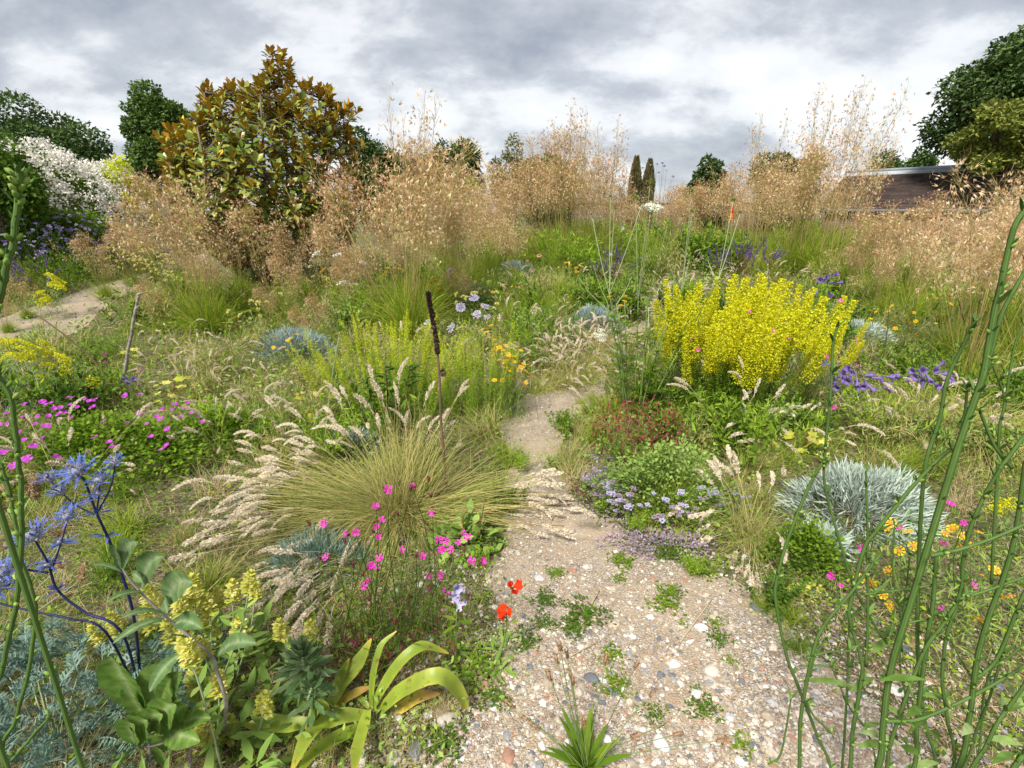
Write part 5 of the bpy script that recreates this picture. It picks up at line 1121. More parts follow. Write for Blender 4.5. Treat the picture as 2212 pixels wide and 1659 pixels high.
chicory('tall green chicory with thick ridged stems filling the right foreground', [
    ([(2212, 455), (2188, 500)] + c5((2030, 0), (1990, 180), (1960, 300), (1890, 700), (1850, 900), (1720, 1260), (1590, 1659)) + c4((760, 750), (640, 1150), (600, 1450), (575, 1659)), .0082, .0045, 0, True),
    (c5((2230, -60), (2200, 0), (2100, 180), (2010, 360), (1940, 620), (1890, 820)), .0045, .003, .0, False),
    (c4((1400, 1095), (1336, 1130), (1150, 1240), (950, 1340), (780, 1405), (620, 1415)), .0048, .0035, 0, False),
    (c4((590, 540), (520, 630), (430, 750), (290, 920), (230, 1080), (170, 1400), (165, 1659)), .0055, .003, .03, True),
    (c5((600, 440), (560, 600), (550, 900), (520, 1250), (500, 1450), (480, 1659)) + c4((290, 60), (200, 220), (100, 480), (50, 660), (40, 800), (100, 1080), (160, 1240), (250, 1480), (330, 1680)), .0046, .0028, .08, True),
    (c4((290, 70), (300, 200), (360, 430), (430, 660), (480, 780), (580, 950), (620, 1010)), .0038, .003, .08, False),
    (c4((960, -10), (900, 40), (820, 120), (720, 230), (560, 430), (500, 520), (430, 800), (430, 900), (490, 1120), (480, 1250), (440, 1480), (425, 1680)), .0055, .0035, .05, True),
    (c4((430, 880), (420, 1000), (410, 1300), (385, 1660)), .0035, .003, .1, True),
    (c4((510, 110), (515, 250), (520, 500), (520, 900), (512, 1130)), .0036, .002, .05, False),
    (c4((1300, -30), (1150, 200), (1060, 400), (1020, 560), (1000, 760), (900, 930), (800, 1080), (640, 1530), (610, 1700)), .005, .0035, .02, True),
    (c4((880, 540), (860, 800), (830, 1000), (780, 1400), (755, 1680)), .006, .0045, .04, True),
    (c4((1000, 780), (930, 980), (910, 1200), (935, 1400), (960, 1680)), .0045, .004, .03, True),
    (c4((1345, 60), (1290, 440), (1230, 660), (1150, 880), (1090, 1100), (1050, 1400), (985, 1680)), .0072, .0045, .0, True),
    (c4((1420, 640), (1336, 750), (1200, 1080), (1090, 1190)), .0042, .0035, 0, False), (c4((1420, 350), (1336, 390), (1150, 470), (1000, 520), (850, 552)), .0042, .003, -.03, False),
    (c4((1000, 680), (850, 705), (700, 730), (505, 752)), .0034, .0026, .05, False), (c4((1400, 640), (1336, 665), (1150, 730), (1000, 778)), .0034, .003, 0, False),
    (c5((1790, 390), (1700, 580), (1550, 900), (1480, 1250), (1360, 1659)) + c4((790, 500), (780, 950), (790, 1180), (820, 1430), (870, 1680)), .0052, .0035, .08, True),
    (c4((1400, 1080), (1336, 1230), (1200, 1420), (1130, 1560), (1050, 1680)), .0048, .004, -.04, True), (c4((1420, 1480), (1336, 1590), (1260, 1690)), .006, .0055, -.08, True),
    (c5((1940, 780), (2000, 920), (2045, 1100), (2000, 1320), (1985, 1659)) + c4((1180, 420), (1165, 700)), .0036, .0024, .12, False),
    (c5((1830, 1180), (1960, 1480), (2110, 1670)), .0038, .003, .05, False), (c5((1720, 1000), (1700, 1200), (1640, 1320)), .0034, .0028, .05, False), (c5((2260, 1330), (2090, 1560), (2000, 1680)), .0042, .0035, -.02, False),
    (c4((300, 990), (240, 1090), (220, 1180)), .003, .002, .03, False), (c4((430, 1050), (300, 1055), (200, 1090)), .003, .002, .03, False), (c4((330, 1480), (240, 1390), (195, 1310)), .003, .0025, .04, False), (c4((850, 880), (720, 910), (640, 990)), .003, .0022, .05, False), (c4((1320, 820), (1230, 1000), (1130, 1260), (1075, 1680)), .0036, .0022, .1, True), (c4((740, 560), (700, 900), (690, 1150), (745, 1400), (770, 1680)), .0032, .002, .12, True), (c4((1260, 930), (1170, 1250), (1090, 1460), (1010, 1680)), .004, .003, .06, True), (c4((330, 1130), (420, 1330), (520, 1480), (560, 1680)), .003, .002, .1, True), (c4((660, 400), (650, 640), (690, 850), (700, 1050)), .0028, .0018, .12, False), (c4((940, 960), (1010, 1100), (1060, 1180)), .003, .0024, .04, False), (c4((1336, 1010), (1260, 1080), (1180, 1130)), .003, .0022, .05, False), (c4((120, 1300), (90, 1480), (60, 1600), (0, 1640)), .0028, .002, .05, False), (c4((560, 760), (470, 830), (380, 900)), .0026, .0018, .1, False),
    (c5((2200, 430), (2130, 620), (2080, 900), (2040, 1180)), .003, .002, .15, False)], .82)
T1 = [(45, 372), (44, 400), (38, 441), (34, 511), (14, 580), (0, 631), (-25, 720)]
chicory('tall green chicory stems at the left edge of the picture', [
    ([(0, 795)] + [m1_(*q) for q in ((15, 920), (90, 1080), (120, 1250), (150, 1450), (165, 1659))] + Z1((115, 300), (115, 400), (100, 700), (60, 900), (0, 1190), (-60, 1400)), .0042, .0034, -.06, True),
    (T1 + [(-60, 900)], .0042, .0038, -.1, True), (Z1((0, 70), (20, 130), (60, 250), (80, 400), (110, 560), (160, 720), (185, 870), (150, 1150), (90, 1400), (30, 1690)), .0042, .0026, 0, True), (Z1((260, 1390), (160, 1500), (60, 1620)), .0035, .003, 0, False), (Z1((60, 250), (30, 190), (-20, 150)), .003, .002, 0, False)], .68, seed=8)
# bud on top of the left stem is part of that plant; ribwort plantain in the path
def ribwort():
    p = G(1265, 1665); o = thing('ribwort_plantain', 'ribwort plantain with thin brown seed heads growing in the path', 'plantain', p); mb = MB(); n = 34
    d = dirs(n, .35, 1.3); P = arcs(np.zeros((n, 3)), d, RNG.uniform(.09, .2, n), .25, 7); w = np.array([.3, .7, 1, 1, .85, .5, .05])*.0085; mb.ribbons(P, np.tile(w, (n, 1)), unit(np.cross(d, np.array([0, 0, 1.])) + RNG.normal(size=(n, 3))*.2)); part('leaves', mb, o, [M['green']])
    hd = MB(); k = 70; t = RNG.random(k); az = RNG.uniform(0, 6.28, k); hd.inst(DIAM, np.stack([.0025*np.cos(az), .0025*np.sin(az), t*.03], 1), frames(np.stack([np.cos(az), np.sin(az), .8 + 0*az], 1)), .004, .005, .002); hd.inst(ICO0, [(0, 0, .015)], frames(np.array([[0, 1., 0]])), .003, .003, .017); hd = hd.mesh('seed_head', [M['brown_head']])
    for x, y in ((255, 1035), (290, 1070), (240, 1100), (205, 1190), (485, 1100), (640, 1120), (715, 1270), (800, 1400), (835, 1470), (1060, 1500), (375, 1420), (150, 1440), (100, 1400), (20, 1330), (310, 1180), (320, 1210), (620, 1480)):
        X, Yy = z3(x, y); q = at(X, Yy + 8, p[1] + RNG.normal()*.05) - p; P = spline([(RNG.normal()*.01, RNG.normal()*.01, 0), q*.5 + np.array([q[0]*.1, 0, .03]), q], 8); s = MB(); s.tubes(P, np.linspace(.0014, .001, 8), 4); st = part('flower_stalk', s, o, [M['stem']]); part('seed_head', hd, st, loc=q, rot=aim(Vector(P[-1] - P[-2]), 'Z'), s=RNG.uniform(.8, 1.3))
ribwort()
# dead spikes and sticks
def mullein():
    p = G(962, 1100); o = thing('dead_mullein', 'tall dead dark brown mullein spike', 'dead plant', p); Y = p[1]
    P = spline([np.array([0, 0, -.03])] + [at(*m2_(*q), Y) - p for q in ((1630, 1659), (1600, 1300), (1590, 1000), (1580, 800), (1560, 600), (1530, 400), (1500, 250), (1485, 150))], 40); mb = MB(); mb.tubes(P, np.r_[np.linspace(.0075, .006, 25), np.linspace(.008, .006, 15)], 7); part('stem', mb, o, [M['brown']])
    h = MB(); n = 900; t = RNG.random(n); i = 22 + t*17; C = np.stack([np.interp(i, np.arange(40), P[:, k]) for k in range(3)], 1); az = RNG.uniform(0, 6.28, n); R = .0125*(1 - .25*t)
    o3 = np.stack([np.cos(az), np.sin(az), 0*az + .3], 1); h.inst(HULL, C + o3*R[:, None]*.55, frames(o3 + np.array([0, 0, .5]) + RNG.normal(size=(n, 3))*.2), .008, .0125, .008)
    b = at(*m2_(1615, 845), Y) - p; n = 70; d = unit(RNG.normal(size=(n, 3))); h.inst(HULL, b + d*.011, frames(d), .008, .012, .008); part('seed_spike', h, o, [M['brown_dark']])
mullein()
def stick(label, pix, base, r0, r1, mat, group=None, twig=None):
    p = G(*base); o = thing('dead_stick', label, 'stick', p, group); P = spline([np.array([0, 0, -.03])] + [at(x, y, p[1]) - p for x, y in pix], 24); P += np.convolve(RNG.normal(size=24), np.ones(3)/3, 'same')[:, None]*r0*.35; mb = MB(); mb.tubes(P, np.linspace(r0, r1, 24)*(1 + RNG.normal(size=24)*.07), 7); part('stem', mb, o, [M[mat]])
    if twig:
        mb = MB()
        for pq, q in twig: mb.tubes(spline([at(*pq, p[1]) - p, at(*q, p[1]) - p], 3), [r1, r1*.8, r1*.5], 5)
        part('twig', mb, o, [M[mat]])
A = lambda *l: [m1_(*q) for q in l]
stick('thick pale bare stick, the right limb of the forked pair', A((1040, 940), (1080, 800), (1110, 620), (1140, 460), (1170, 300), (1190, 175)), m1_(1020, 1075), .0145, .011, 'bark_grey', None, [(m1_(1190, 170), m1_(1235, 152)), (m1_(1172, 290), m1_(1200, 268)), (m1_(1085, 780), m1_(1060, 765)), (m1_(1055, 960), m1_(1075, 935))])
stick('thin dark curved stem, the left limb of the forked pair', A((980, 980), (890, 830), (760, 690), (620, 570), (480, 460), (330, 360), (190, 280), (150, 240)), m1_(1030, 1095), .009, .003, 'brown')
for i, (l, r) in enumerate(((((1010, 640), (1030, 480), (1050, 250), (1095, 60), (1130, -60)), .006), (((980, 560), (960, 700), (1010, 500), (1005, 300)), .005), (((1230, 730), (1180, 600), (1260, 250), (1340, 30), (1380, -80)), .006), (((1890, 950), (1760, 650), (1680, 350), (1600, 50), (1570, -60)), .008), (((1740, 480), (1640, 330), (1540, 140), (1490, 0)), .005), (((1500, 500), (1620, 260), (1740, 140), (1790, 100)), .005))):
    pass
for lab, l, b in (('dark bare stem leaning left among yellow daisies, the longest', ((1760, 650), (1680, 350), (1600, 50), (1560, -120)), (1890, 950)), ('dark bare stem rising straight above the violet bells', ((1010, 640), (1030, 480), (1050, 250), (1095, 60)), (960, 870)),
                  ('dark bare stem crossing up right above the bells', ((1180, 550), (1270, 230), (1340, 30), (1370, -60)), (1090, 810)), ('dark twig slanting right toward the chicory', ((1620, 400), (1700, 250), (1790, 100)), (1540, 560)), ('dark bare stem leaning left beside the thick chicory stem', ((1700, 400), (1620, 270), (1520, 120)), (1760, 560))):
    stick(lab, [m4_(*q) for q in l], m4_(*b), .0045, .0025, 'brown', 'dark bare stems')
# ------------------------------------------------------------------ plants of the middle distance
# wild carrot
def umbel(R, n, k, mat, dome=.3):
    mb = MB(); d = dirs(n, .5, 1.5); d[:, 2] = 0; d = d/ (np.linalg.norm(d, axis=1)[:, None] + 1e-6); r = R*np.sqrt(RNG.random(n)); e = d*r[:, None] + np.array([0, 0, 1.0])*(R*.75 - dome*R*(r/R)**2)[:, None]
    mb.ribbons(np.stack([np.zeros((n, 3)), e*.6 + np.array([0, 0, -.05*R]), e], 1), .0011, None, 1); Q = np.repeat(e, k, 0) + RNG.normal(size=(n*k, 3))*R*.1; mb.inst(DIAM, Q, frames(RNG.normal(size=(n*k, 3)) + np.array([0, 0, 1.2])), .007, .008, .003, 0); return mb.mesh('flower_head', [M[mat], M['stem_pale']])
UM = [umbel(.05, 45, 7, 'cream'), umbel(.03, 30, 5, 'stem_pale', .7)]
def budhead():
    mb = MB(); n = 46; d = dirs(n, .2, 1.5); mb.inst(DIAM, d*.006, frames(d), .005, .026, .004, 0); d = dirs(12, -.5, .3); mb.inst(DIAM, d*.004, frames(d), .003, .03, .003, 0); return mb.mesh('flower_head', [M['green_grey']])
BH = [budhead(), budhead()]
def carrot():
    p = G(1385, 905); Y = p[1]; o = thing('wild_carrot', 'tall wild carrot with branching stems and green bud heads', 'wild carrot', p); lf = MB()
    T3 = lambda *q: t3_(*q)
    heads = [(T3(1070, 830), .9, 1), (T3(850, 825), .5, 1), (T3(885, 930), .5, 1), (T3(690, 985), .55, 1), (T3(1195, 690), .6, 1), (T3(1120, 890), .5, 1), (T3(1555, 780), .7, 1), (T3(1910, 855), .8, 1), (T3(1970, 965), .6, 1), (T3(1555, 955), .6, 1), (T3(1345, 1055), .5, 1), (T3(1340, 1340), .6, 1), (T3(1405, 1415), .5, 1), (T3(1535, 1350), .4, 1), (T3(1690, 1360), .5, 1), (T3(1760, 1500), .7, 1), (T3(700, 1400), .7, 1), (T3(580, 1520), .5, 1), (T3(1165, 1300), .5, 1), (T3(1035, 1510), .5, 1), (T3(1050, 1375), .4, 1), (m3_(1180, 260), .6, 1),
             (T3(1195, 945), 1.25, 0), (m3_(768, 505), .85, 0), (m3_(965, 670), .5, 0)]
    mains = []
    for i in range(17):
        a = RNG.uniform(-1, 1); q = np.array([a*.42 + .1, RNG.normal()*.1, RNG.uniform(.75, 1.05)]); b = np.array([a*.1 + RNG.normal()*.03, RNG.normal()*.05, -.01]); C = spline([b, b*.4 + q*.6 + np.array([0, 0, .06]), q], 12); mains.append(C); mb = MB(); mb.tubes(C, np.linspace(.0052, .003, 12), 6); part('stem', mb, o, [M['stem']])
        for j in range(11):
            u = RNG.integers(1, 11); az = RNG.uniform(0, 6.28); d = np.array([math.cos(az), math.sin(az), .45]); L = RNG.uniform(.08, .2)*(1.2 - u/14); n = 11; t = np.linspace(.15, 1, n); ax = C[u] + d*L*t[:, None] - np.array([0, 0, .3*L])*(t**2)[:, None]; s = unit(np.cross(d, (0, 0, 1.)))
            for sg in (-1, 1): lf.inst(DIAM, np.repeat(ax, 2, 0), frames(np.tile(d*.7 + s*sg, (2*n, 1)) + RNG.normal(size=(2*n, 3))*.35), .008, L*.3*np.repeat(1.15 - t, 2), .004)
    part('leaves', lf, o, [M['green']])
    nodes = np.concatenate([c[5:] for c in mains])
    for (x, y), s, k in heads:
        q = at(x, y + 8*s, Y + RNG.normal()*.08) - p; dd = np.linalg.norm((nodes - q)*np.array([1.5, 1, .7]), axis=1) + 2*(nodes[:, 2] > q[2] - .12); b = nodes[np.argmin(dd)]; C = spline([b, b*.45 + q*.55 + np.array([0, 0, -.02]), q], 8); mb = MB(); mb.tubes(C, np.linspace(.0026, .0018, 8), 5); st = part('stem', mb, o, [M['stem_pale']])
        d = Vector(C[-1] - C[-2]) + Vector((0, 0, .03)); hs = UM[0] if k == 0 else BH[RNG.integers(2)]; 
        if k == 0: d = Vector((0, -.75 if y > 600 else -.1, .6))
        part('flower_head', hs, st, loc=q, rot=aim(d, 'Z', RNG.uniform(0, 6)), s=s*1.15 if k == 0 else s*1.35)
carrot()
p = G(720, 1000); heads_plant('wild_carrot', 'single wild carrot stem with green head left of the feathery bedstraw', 'wild carrot', p, pts(p, [m2_(725, 490)], 0), BH, 'stem_pale', 'green', 40, .05, .3, .05, .012, hs=1.6, r=.0035)
# burgundy foliage and the catmint mound
o = thing('burgundy_foliage_plant', 'burgundy red foliage at the foot of the wild carrot', 'plant', G(1375, 975)); extra_leaves(o, 900, .3, .3, .03, .012, 'burgundy', 'foliage', LEAF); extra_leaves(o, 30, .2, .3, .012, .003, 'stem', 'stems')
def mound(name, label, p, rx, ry, h, n, leaf, mat, tm=LEAF, cat='plant'):
    o = thing(name, label, cat, p); mb = MB(); d = dirs(n, .0, 1.55); lump = 1 + .2*np.sin(d @ (RNG.normal(size=(3, 4))*3.5) + RNG.uniform(0, 6, 4)).sum(1)/2; P = d*np.array([rx, ry, h])*(lump*RNG.uniform(.4, 1.08, n)**.5)[:, None]; P[:, 2] *= RNG.uniform(.7, 1.1, n); mb.inst(tm, P, frames(d*np.array([1, 1, .3]) + RNG.normal(size=(n, 3))*.5 + np.array([0, 0, .2]), RNG.uniform(-.5, .5, n)), leaf*RNG.uniform(.45, .75, n), leaf*RNG.uniform(.7, 1.3, n), leaf*.5); part('foliage', mb, o, [M[mat]])
    st = MB(); q = P[:30]
    for a in q: st.tubes(spline([(a[0]*.2, a[1]*.2, -.01), a*.6 + np.array([0, 0, .02]), a], 4), [.0025, .002, .0018, .0015], 4)
    part('stems', st, o, [M['stem']]); return o
o = mound('catmint', 'grey green catmint mound with small mauve spikes by the path', G(1425, 1090), .38, .26, .3, 3600, .022, 'green_grey')
n = 70
for i in range(n):
    a = RNG.uniform(0, 6.28); front = RNG.random() < .75
    if front: a = RNG.uniform(PI*.85, PI*1.95)
    r = RNG.uniform(.8, 1.15); e = RNG.uniform(.1, .7); q = np.array([math.cos(a)*.4*r*math.cos(e), math.sin(a)*.28*r*math.cos(e), .3*math.sin(e) + .03]); part('flower_spike', S_MAUVE[RNG.integers(2)], o, loc=q, rot=aim(Vector((q[0]*2, q[1]*2 , .35)), 'Z', RNG.uniform(0, 6)), s=RNG.uniform(.6, 1.0))
o = mound('mauve_thyme_mat', 'dusky purple low mat spilling over the path edge', G(1310, 1075), .17, .3, .09, 1800, .014, 'mauve')
extra_leaves(o, 700, .2, .08, .016, .008, 'burgundy', 'dark_leaves', LEAF); extra_leaves(o, 900, .2, .1, .016, .008, 'green_deep', 'green_leaves', LEAF)
mound('mauve_thyme_mat', 'mauve and green low mat under the catmint front', G(1420, 1185), .26, .1, .07, 1400, .014, 'mauve')
# mats and mounds of the beds
o = mound('cranesbill', 'dark green cranesbill mat with many magenta flowers, the large one', G(200, 1010), .75, .42, .26, 7000, .032, 'green', PALM)
def sprinkle(o, pixs, heads, hs, p, dY=.12, facing=(0, -.35, 1)):
    for x, y in pixs:
        q = G(x, y, .27 + RNG.normal()*.02) - p; part('flower', heads[RNG.integers(len(heads))], o, loc=q, rot=aim(Vector((facing[0] + RNG.normal()*.3, facing[1] + RNG.normal()*.3, facing[2])), 'Z', RNG.uniform(0, 6)), s=hs*RNG.uniform(.8, 1.15))
C1 = [m1_(*q) for q in ((220, 1118), (370, 1103), (405, 1132), (450, 1110), (465, 1163), (533, 1158), (600, 1063), (607, 1130), (675, 1152), (742, 1078), (775, 1100), (830, 1078), (803, 1146), (515, 1205), (560, 1190), (213, 1225), (338, 1232), (422, 1226), (75, 1297), (310, 1293), (400, 1305), (430, 1318), (222, 1435), (368, 1418), (172, 1366), (290, 1485), (488, 1580), (40, 1532), (10, 1530), (235, 1592), (200, 1592), (70, 1200), (620, 1240), (800, 1090), (950, 1455), (970, 1498), (0, 1300), (125, 1655))]
sprinkle(o, C1, F_MAG, 1.3, np.array(o.location))
o = mound('cranesbill', 'smaller cranesbill with scattered magenta flowers beside the sticks', G(480, 960), .5, .3, .2, 3800, .03, 'green', PALM)
sprinkle(o, [m1_(*q) for q in ((1085, 1040), (1080, 1050), (1218, 1038), (1205, 1197), (1355, 1230), (1385, 1245), (1275, 1297), (1410, 1163), (1508, 1118), (1500, 1145), (1497, 1170), (1630, 1118), (1600, 1150), (1665, 1198), (1725, 1223), (1757, 1276), (1450, 1340), (1305, 1408), (1410, 1510), (1448, 1482), (825, 1410), (900, 1275), (1097, 1287), (1570, 1232))], F_MAG, 1.2, np.array(o.location))
o = thing('garden_pink', 'scattered bright pink flowers on thin stems in the cranesbill', 'flower', G(430, 985))
o2 = heads_plant('garden_pink', 'bright pink flowers on thin stems among the cranesbill leaves', 'flower', G(430, 990), pts(G(430, 990), [m1_(*q) for q in ((957, 1365), (710, 1415), (1100, 1505), (915, 755), (905, 687), (888, 500), (1838, 1405), (1210, 830))], .1), F_PINK, hs=1.5)
bpy.data.objects.remove(o)
# yarrows
p = G(65, 880); heads_plant('yarrow', 'bright yellow flat headed yarrow at the left edge', 'yarrow', p, pts(p, [m1_(*q) for q in ((30, 575), (90, 580), (150, 590), (20, 600), (230, 603), (365, 603), (280, 640), (200, 645), (325, 640), (60, 610), (455, 652), (330, 680), (250, 690), (130, 690), (60, 700), (180, 710), (300, 715), (420, 690), (480, 690), (530, 720), (580, 735), (560, 755), (415, 790), (565, 830), (360, 890), (210, 880), (100, 940), (130, 720), (240, 720), (800, 925))], .14), H_YARROW, 'stem_pale', 'blue_grey', 900, .4, .3, .05, .007, DIAM, hs=1.35, spread=.15, pname='flower_head')
p = G(100, 690); heads_plant('yarrow', 'yellow yarrow beside the sandy side path, far left', 'yarrow', p, pts(p, [m1_(*q) for q in ((450, 20), (480, 40), (500, 60), (460, 80), (520, 80), (540, 110), (490, 110), (350, 150), (380, 180), (330, 170), (400, 220), (380, 235), (430, 10))], .15), H_YARROW, 'stem_pale', 'green_grey', 400, .3, .35, .06, .01, DIAM, hs=1.9, spread=.12, pname='flower_head')
gold = []
def gold_plant(px, row, n, r, h0, h1, s=1.0, heads=None):
    p = G(px, row); o = heads_plant('gold_daisy', '', 'daisy', p, rnd_tops(n, r, h0, h1), heads or F_GOLD, 'stem', 'green', 160, r, h0, .035, .006, DIAM, hs=s, spread=r*.4, group='golden yellow daisies'); gold.append(o); return o
p = G(1090, 905); o = heads_plant('gold_daisy', 'golden daisy mass spilling right of the feathery green bedstraw', 'daisy', p, pts(p, [m2_(*q) for q in ((1960, 470), (1985, 490), (2030, 430), (2010, 540), (2060, 560), (2070, 600), (2100, 620), (2130, 640), (2160, 610), (2085, 650), (2050, 690), (2120, 680), (2150, 700), (2180, 690), (2100, 730), (2160, 740), (2195, 720), (2140, 760), (2110, 780), (2160, 800), (2190, 830), (2150, 850), (2180, 870), (2060, 910), (2130, 908), (2150, 960), (2050, 640), (2115, 580))] + [m3_(*q) for q in ((10, 700), (40, 705), (60, 745), (20, 750), (100, 770), (80, 790), (140, 725), (150, 790), (120, 830), (150, 850), (60, 820), (20, 830), (100, 880), (40, 890), (120, 930), (190, 875), (80, 655), (15, 900), (140, 880))], .07), F_GOLD, 'stem', 'green', 500, .2, .25, .04, .006, DIAM, hs=1.3, spread=.1)
for a in ((835, 600, 14, .35, .4, .6, 1.6), (1300, 560, 6, .3, .5, .7, 1.8), (1960, 760, 16, .4, .35, .6, 1.5), (2050, 720, 14, .35, .4, .65, 1.5), (1900, 800, 10, .3, .3, .5, 1.4), (620, 790, 8, .3, .2, .3, 1.4), (650, 930, 6, .25, .1, .2, 1.3), (720, 620, 10, .3, .35, .5, 1.8), (1100, 690, 8, .35, .3, .5, 1.6), (1560, 560, 6, .3, .4, .6, 1.8)): gold_plant(*a)
for a in ((740, 640, 7, .3, .35, .5, 1.1), (960, 690, 6, .25, .4, .55, 1.1), (1230, 640, 6, .3, .4, .5, 1.1), (850, 650, 6, .3, .35, .5, 1.2), (1330, 720, 4, .2, .3, .5, 1.0)): gold_plant(*a, heads=H_YARROW_D)
p = G(2060, 1320); heads_plant('gold_daisy', 'golden daisies behind the chicory at lower right', 'daisy', p, pts(p, [z4(*q) for q in ((640, 380), (625, 410), (735, 425), (760, 500), (610, 515), (685, 525), (965, 410), (930, 435), (1015, 450), (1100, 430), (1000, 495), (1060, 495), (630, 630), (540, 690), (600, 750), (640, 810), (615, 885), (835, 730), (1115, 655), (1220, 760), (1265, 760), (1095, 880), (730, 1175), (885, 1180), (820, 1265), (880, 1340), (475, 670), (550, 870), (805, 930), (1180, 625), (735, 730), (1300, 800))], .08), F_GOLD, 'stem', 'green_grey', 900, .34, .25, .05, .006, DIAM, hs=1.2, spread=.16)
p = G(2040, 1340); heads_plant('garden_pink', 'pale magenta pinks between the golden daisies at lower right', 'flower', p, pts(p, [z4(*q) for q in ((485, 510), (330, 657), (380, 710), (660, 880), (730, 995), (915, 832), (1075, 708), (905, 490), (935, 490), (950, 285), (1078, 285), (1020, 385), (680, 405))], .06), F_PINK, 'green_deep', 'green_deep', 200, .25, .2, .05, .003, DIAM, hs=1.25, spread=.1, facing=(-.1, -.7, .7))
p = G(2180, 1190); heads_plant('yarrow', 'pale yellow yarrow behind the chicory at right edge', 'yarrow', p, pts(p, [z4(*q) for q in ((1200, 270), (1240, 290), (1270, 275), (1180, 310), (1220, 330), (1290, 310))], .03), H_YARROW, 'stem_pale', 'green_grey', 120, .15, .15, .05, .008, DIAM, hs=.8, pname='flower_head')
p = G(1730, 780); heads_plant('garden_pink', 'magenta pinks standing in front of the yellow bedstraw', 'flower', np.array(G(1720, 930)), pts(np.array(G(1720, 930)), [m3_(*q) for q in ((1822, 403), (1995, 440), (2045, 315), (2155, 340), (2152, 505), (2200, 605), (1608, 645), (1560, 555))] + [m4_(*q) for q in ((185, 550), (5, 610), (240, 805), (90, 990), (45, 485), (150, 420), (565, 1140), (755, 565), (690, 630), (610, 680), (625, 225), (505, 705), (765, 780), (735, 1155), (725, 1315), (775, 1410), (580, 1430))], .12), F_PINK, 'green_deep', 'green_deep', 160, .2, .3, .06, .003, DIAM, hs=1.45, spread=.12, r=.0012, facing=(0, -.6, .6))
# lilac daisies
p = G(1010, 790); heads_plant('lilac_daisy', 'large pale lilac daisies right of the dead spike', 'daisy', p, pts(p, [m2_(*q) for q in ((1885, 200), (1770, 280), (1975, 270), (1910, 345), (1995, 365), (1690, 455), (1485, 415))] + [t3_(-395, 1475 )][:0], .1), F_LILAC, 'stem', 'green_grey', 160, .2, .45, .07, .012, hs=1.2, spread=.06, r=.0022, facing=(0, -.7, .45))
p = G(985, 700); heads_plant('lilac_daisy', 'single lilac daisy under the dense oat grass', 'daisy', p, pts(p, [(973, 586)], 0), F_LILAC, 'stem', 'green', 30, .1, .3, .06, .012, hs=1.35, r=.002, facing=(0, -.8, .4))
p = G(1330, 760); heads_plant('scabious', 'small lilac scabious in front of the wild carrot far stems', 'flower', p, pts(p, [t3_(855, 1335), t3_(955, 1108), m3_(1045, 750), m3_(1050, 765), m3_(1140, 625)], .15), F_LILAC, 'stem', 'green', 20, .1, .2, .05, .01, hs=.55, r=.0012, facing=(0, -.8, .4))
# echinacea, salvia, poker, verbena, white and pink flowers on the right
p = G(1170, 680); heads_plant('pale_coneflower', 'dusty pink coneflowers below the central oat grass', 'flower', p, pts(p, [t3_(*q) for q in ((235, 1340), (130, 1390), (385, 1460), (470, 1445), (265, 1525), (290, 1570), (180, 1470))], .15), F_CONE, 'stem', 'green', 60, .2, .25, .08, .014, hs=1.15, r=.0018)
sal = []
for px, row, n, r, h in ((1590, 640, 22, .35, .75), (1640, 625, 16, .3, .75), (1545, 620, 10, .25, .6), (1330, 640, 12, .25, .65), (1300, 650, 8, .2, .6), (1460, 575, 6, .25, .6), (95, 660, 14, .25, .55), (385, 590, 12, .3, .5)):
    p = G(px, row); o = heads_plant('purple_sage', '', 'flower', p, rnd_tops(n, r, h*.6, h), S_SALVIA, 'calyx', 'green', 250, r, h*.5, .05, .015, hs=1.1, spread=r*.5, group='dark purple sage clumps', pname='flower_spike'); sal.append(o)
autolabel(sal, 'dark purple sage spikes', 'sages')
def poker():
    p = G(1580, 600); o = thing('red_hot_poker', 'orange and red torch flower right of the far path', 'flower', p); q = at(1579, 470, p[1]) - p; mb = MB(); mb.tubes(np.array([(0, 0, 0), q*.6, q]), [.006, .005, .004], 6); part('stem', mb, o, [M['stem']])
    for nm, z0, z1v, mat in (('lower_florets', -.02, .1, 'orange'), ('upper_florets', .1, .22, 'poppy')):
        h = MB(); n = 110; t = RNG.random(n); az = RNG.uniform(0, 6.28, n); z = z0 + t*(z1v - z0); R = .03*np.clip((.25 - z)/.2, .2, 1); d = np.stack([np.cos(az)*.7, np.sin(az)*.7, -1 + 0*az], 1); h.inst(DIAM, np.stack([np.cos(az)*R*.5, np.sin(az)*R*.5, z], 1), frames(d), .012, .04, .008); part(nm, h, o, [M[mat]], loc=q)
    extra_leaves(o, 60, .1, .5, .4, .015, 'green', 'leaves')
poker()
ver = []
def verb(px, row, n, r, h0, h1, lst=ver, s=1.0, tops=None):
    p = G(px, row); o = heads_plant('purple_verbena', '', 'verbena', p, rnd_tops(n, r, h0, h1) if tops is None else pts(p, tops, .15), H_VERB, 'green_deep', 'green', 320, r, h0*1.1, .06, .012, LEAF, hs=1.05*s, spread=r*.45, r=.0022, group='purple verbena plants', pname='flower_head'); lst.append(o)
for px, row in ((10, 655), (40, 645), (75, 640), (110, 630), (150, 622), (185, 612), (130, 640), (215, 605), (20, 620), (60, 600), (110, 600), (150, 610), (190, 610), (225, 600), (170, 580), (110, 570), (60, 570), (15, 580), (215, 570), (250, 580), (260, 555), (190, 555), (140, 560), (290, 560), (240, 545), (30, 650), (320, 545), (80, 555), (230, 560), (300, 575)):
    verb(px, row, 15, .5, .5, 1.15, s=1.25)
autolabel(ver, 'purple verbena', 'verbenas')
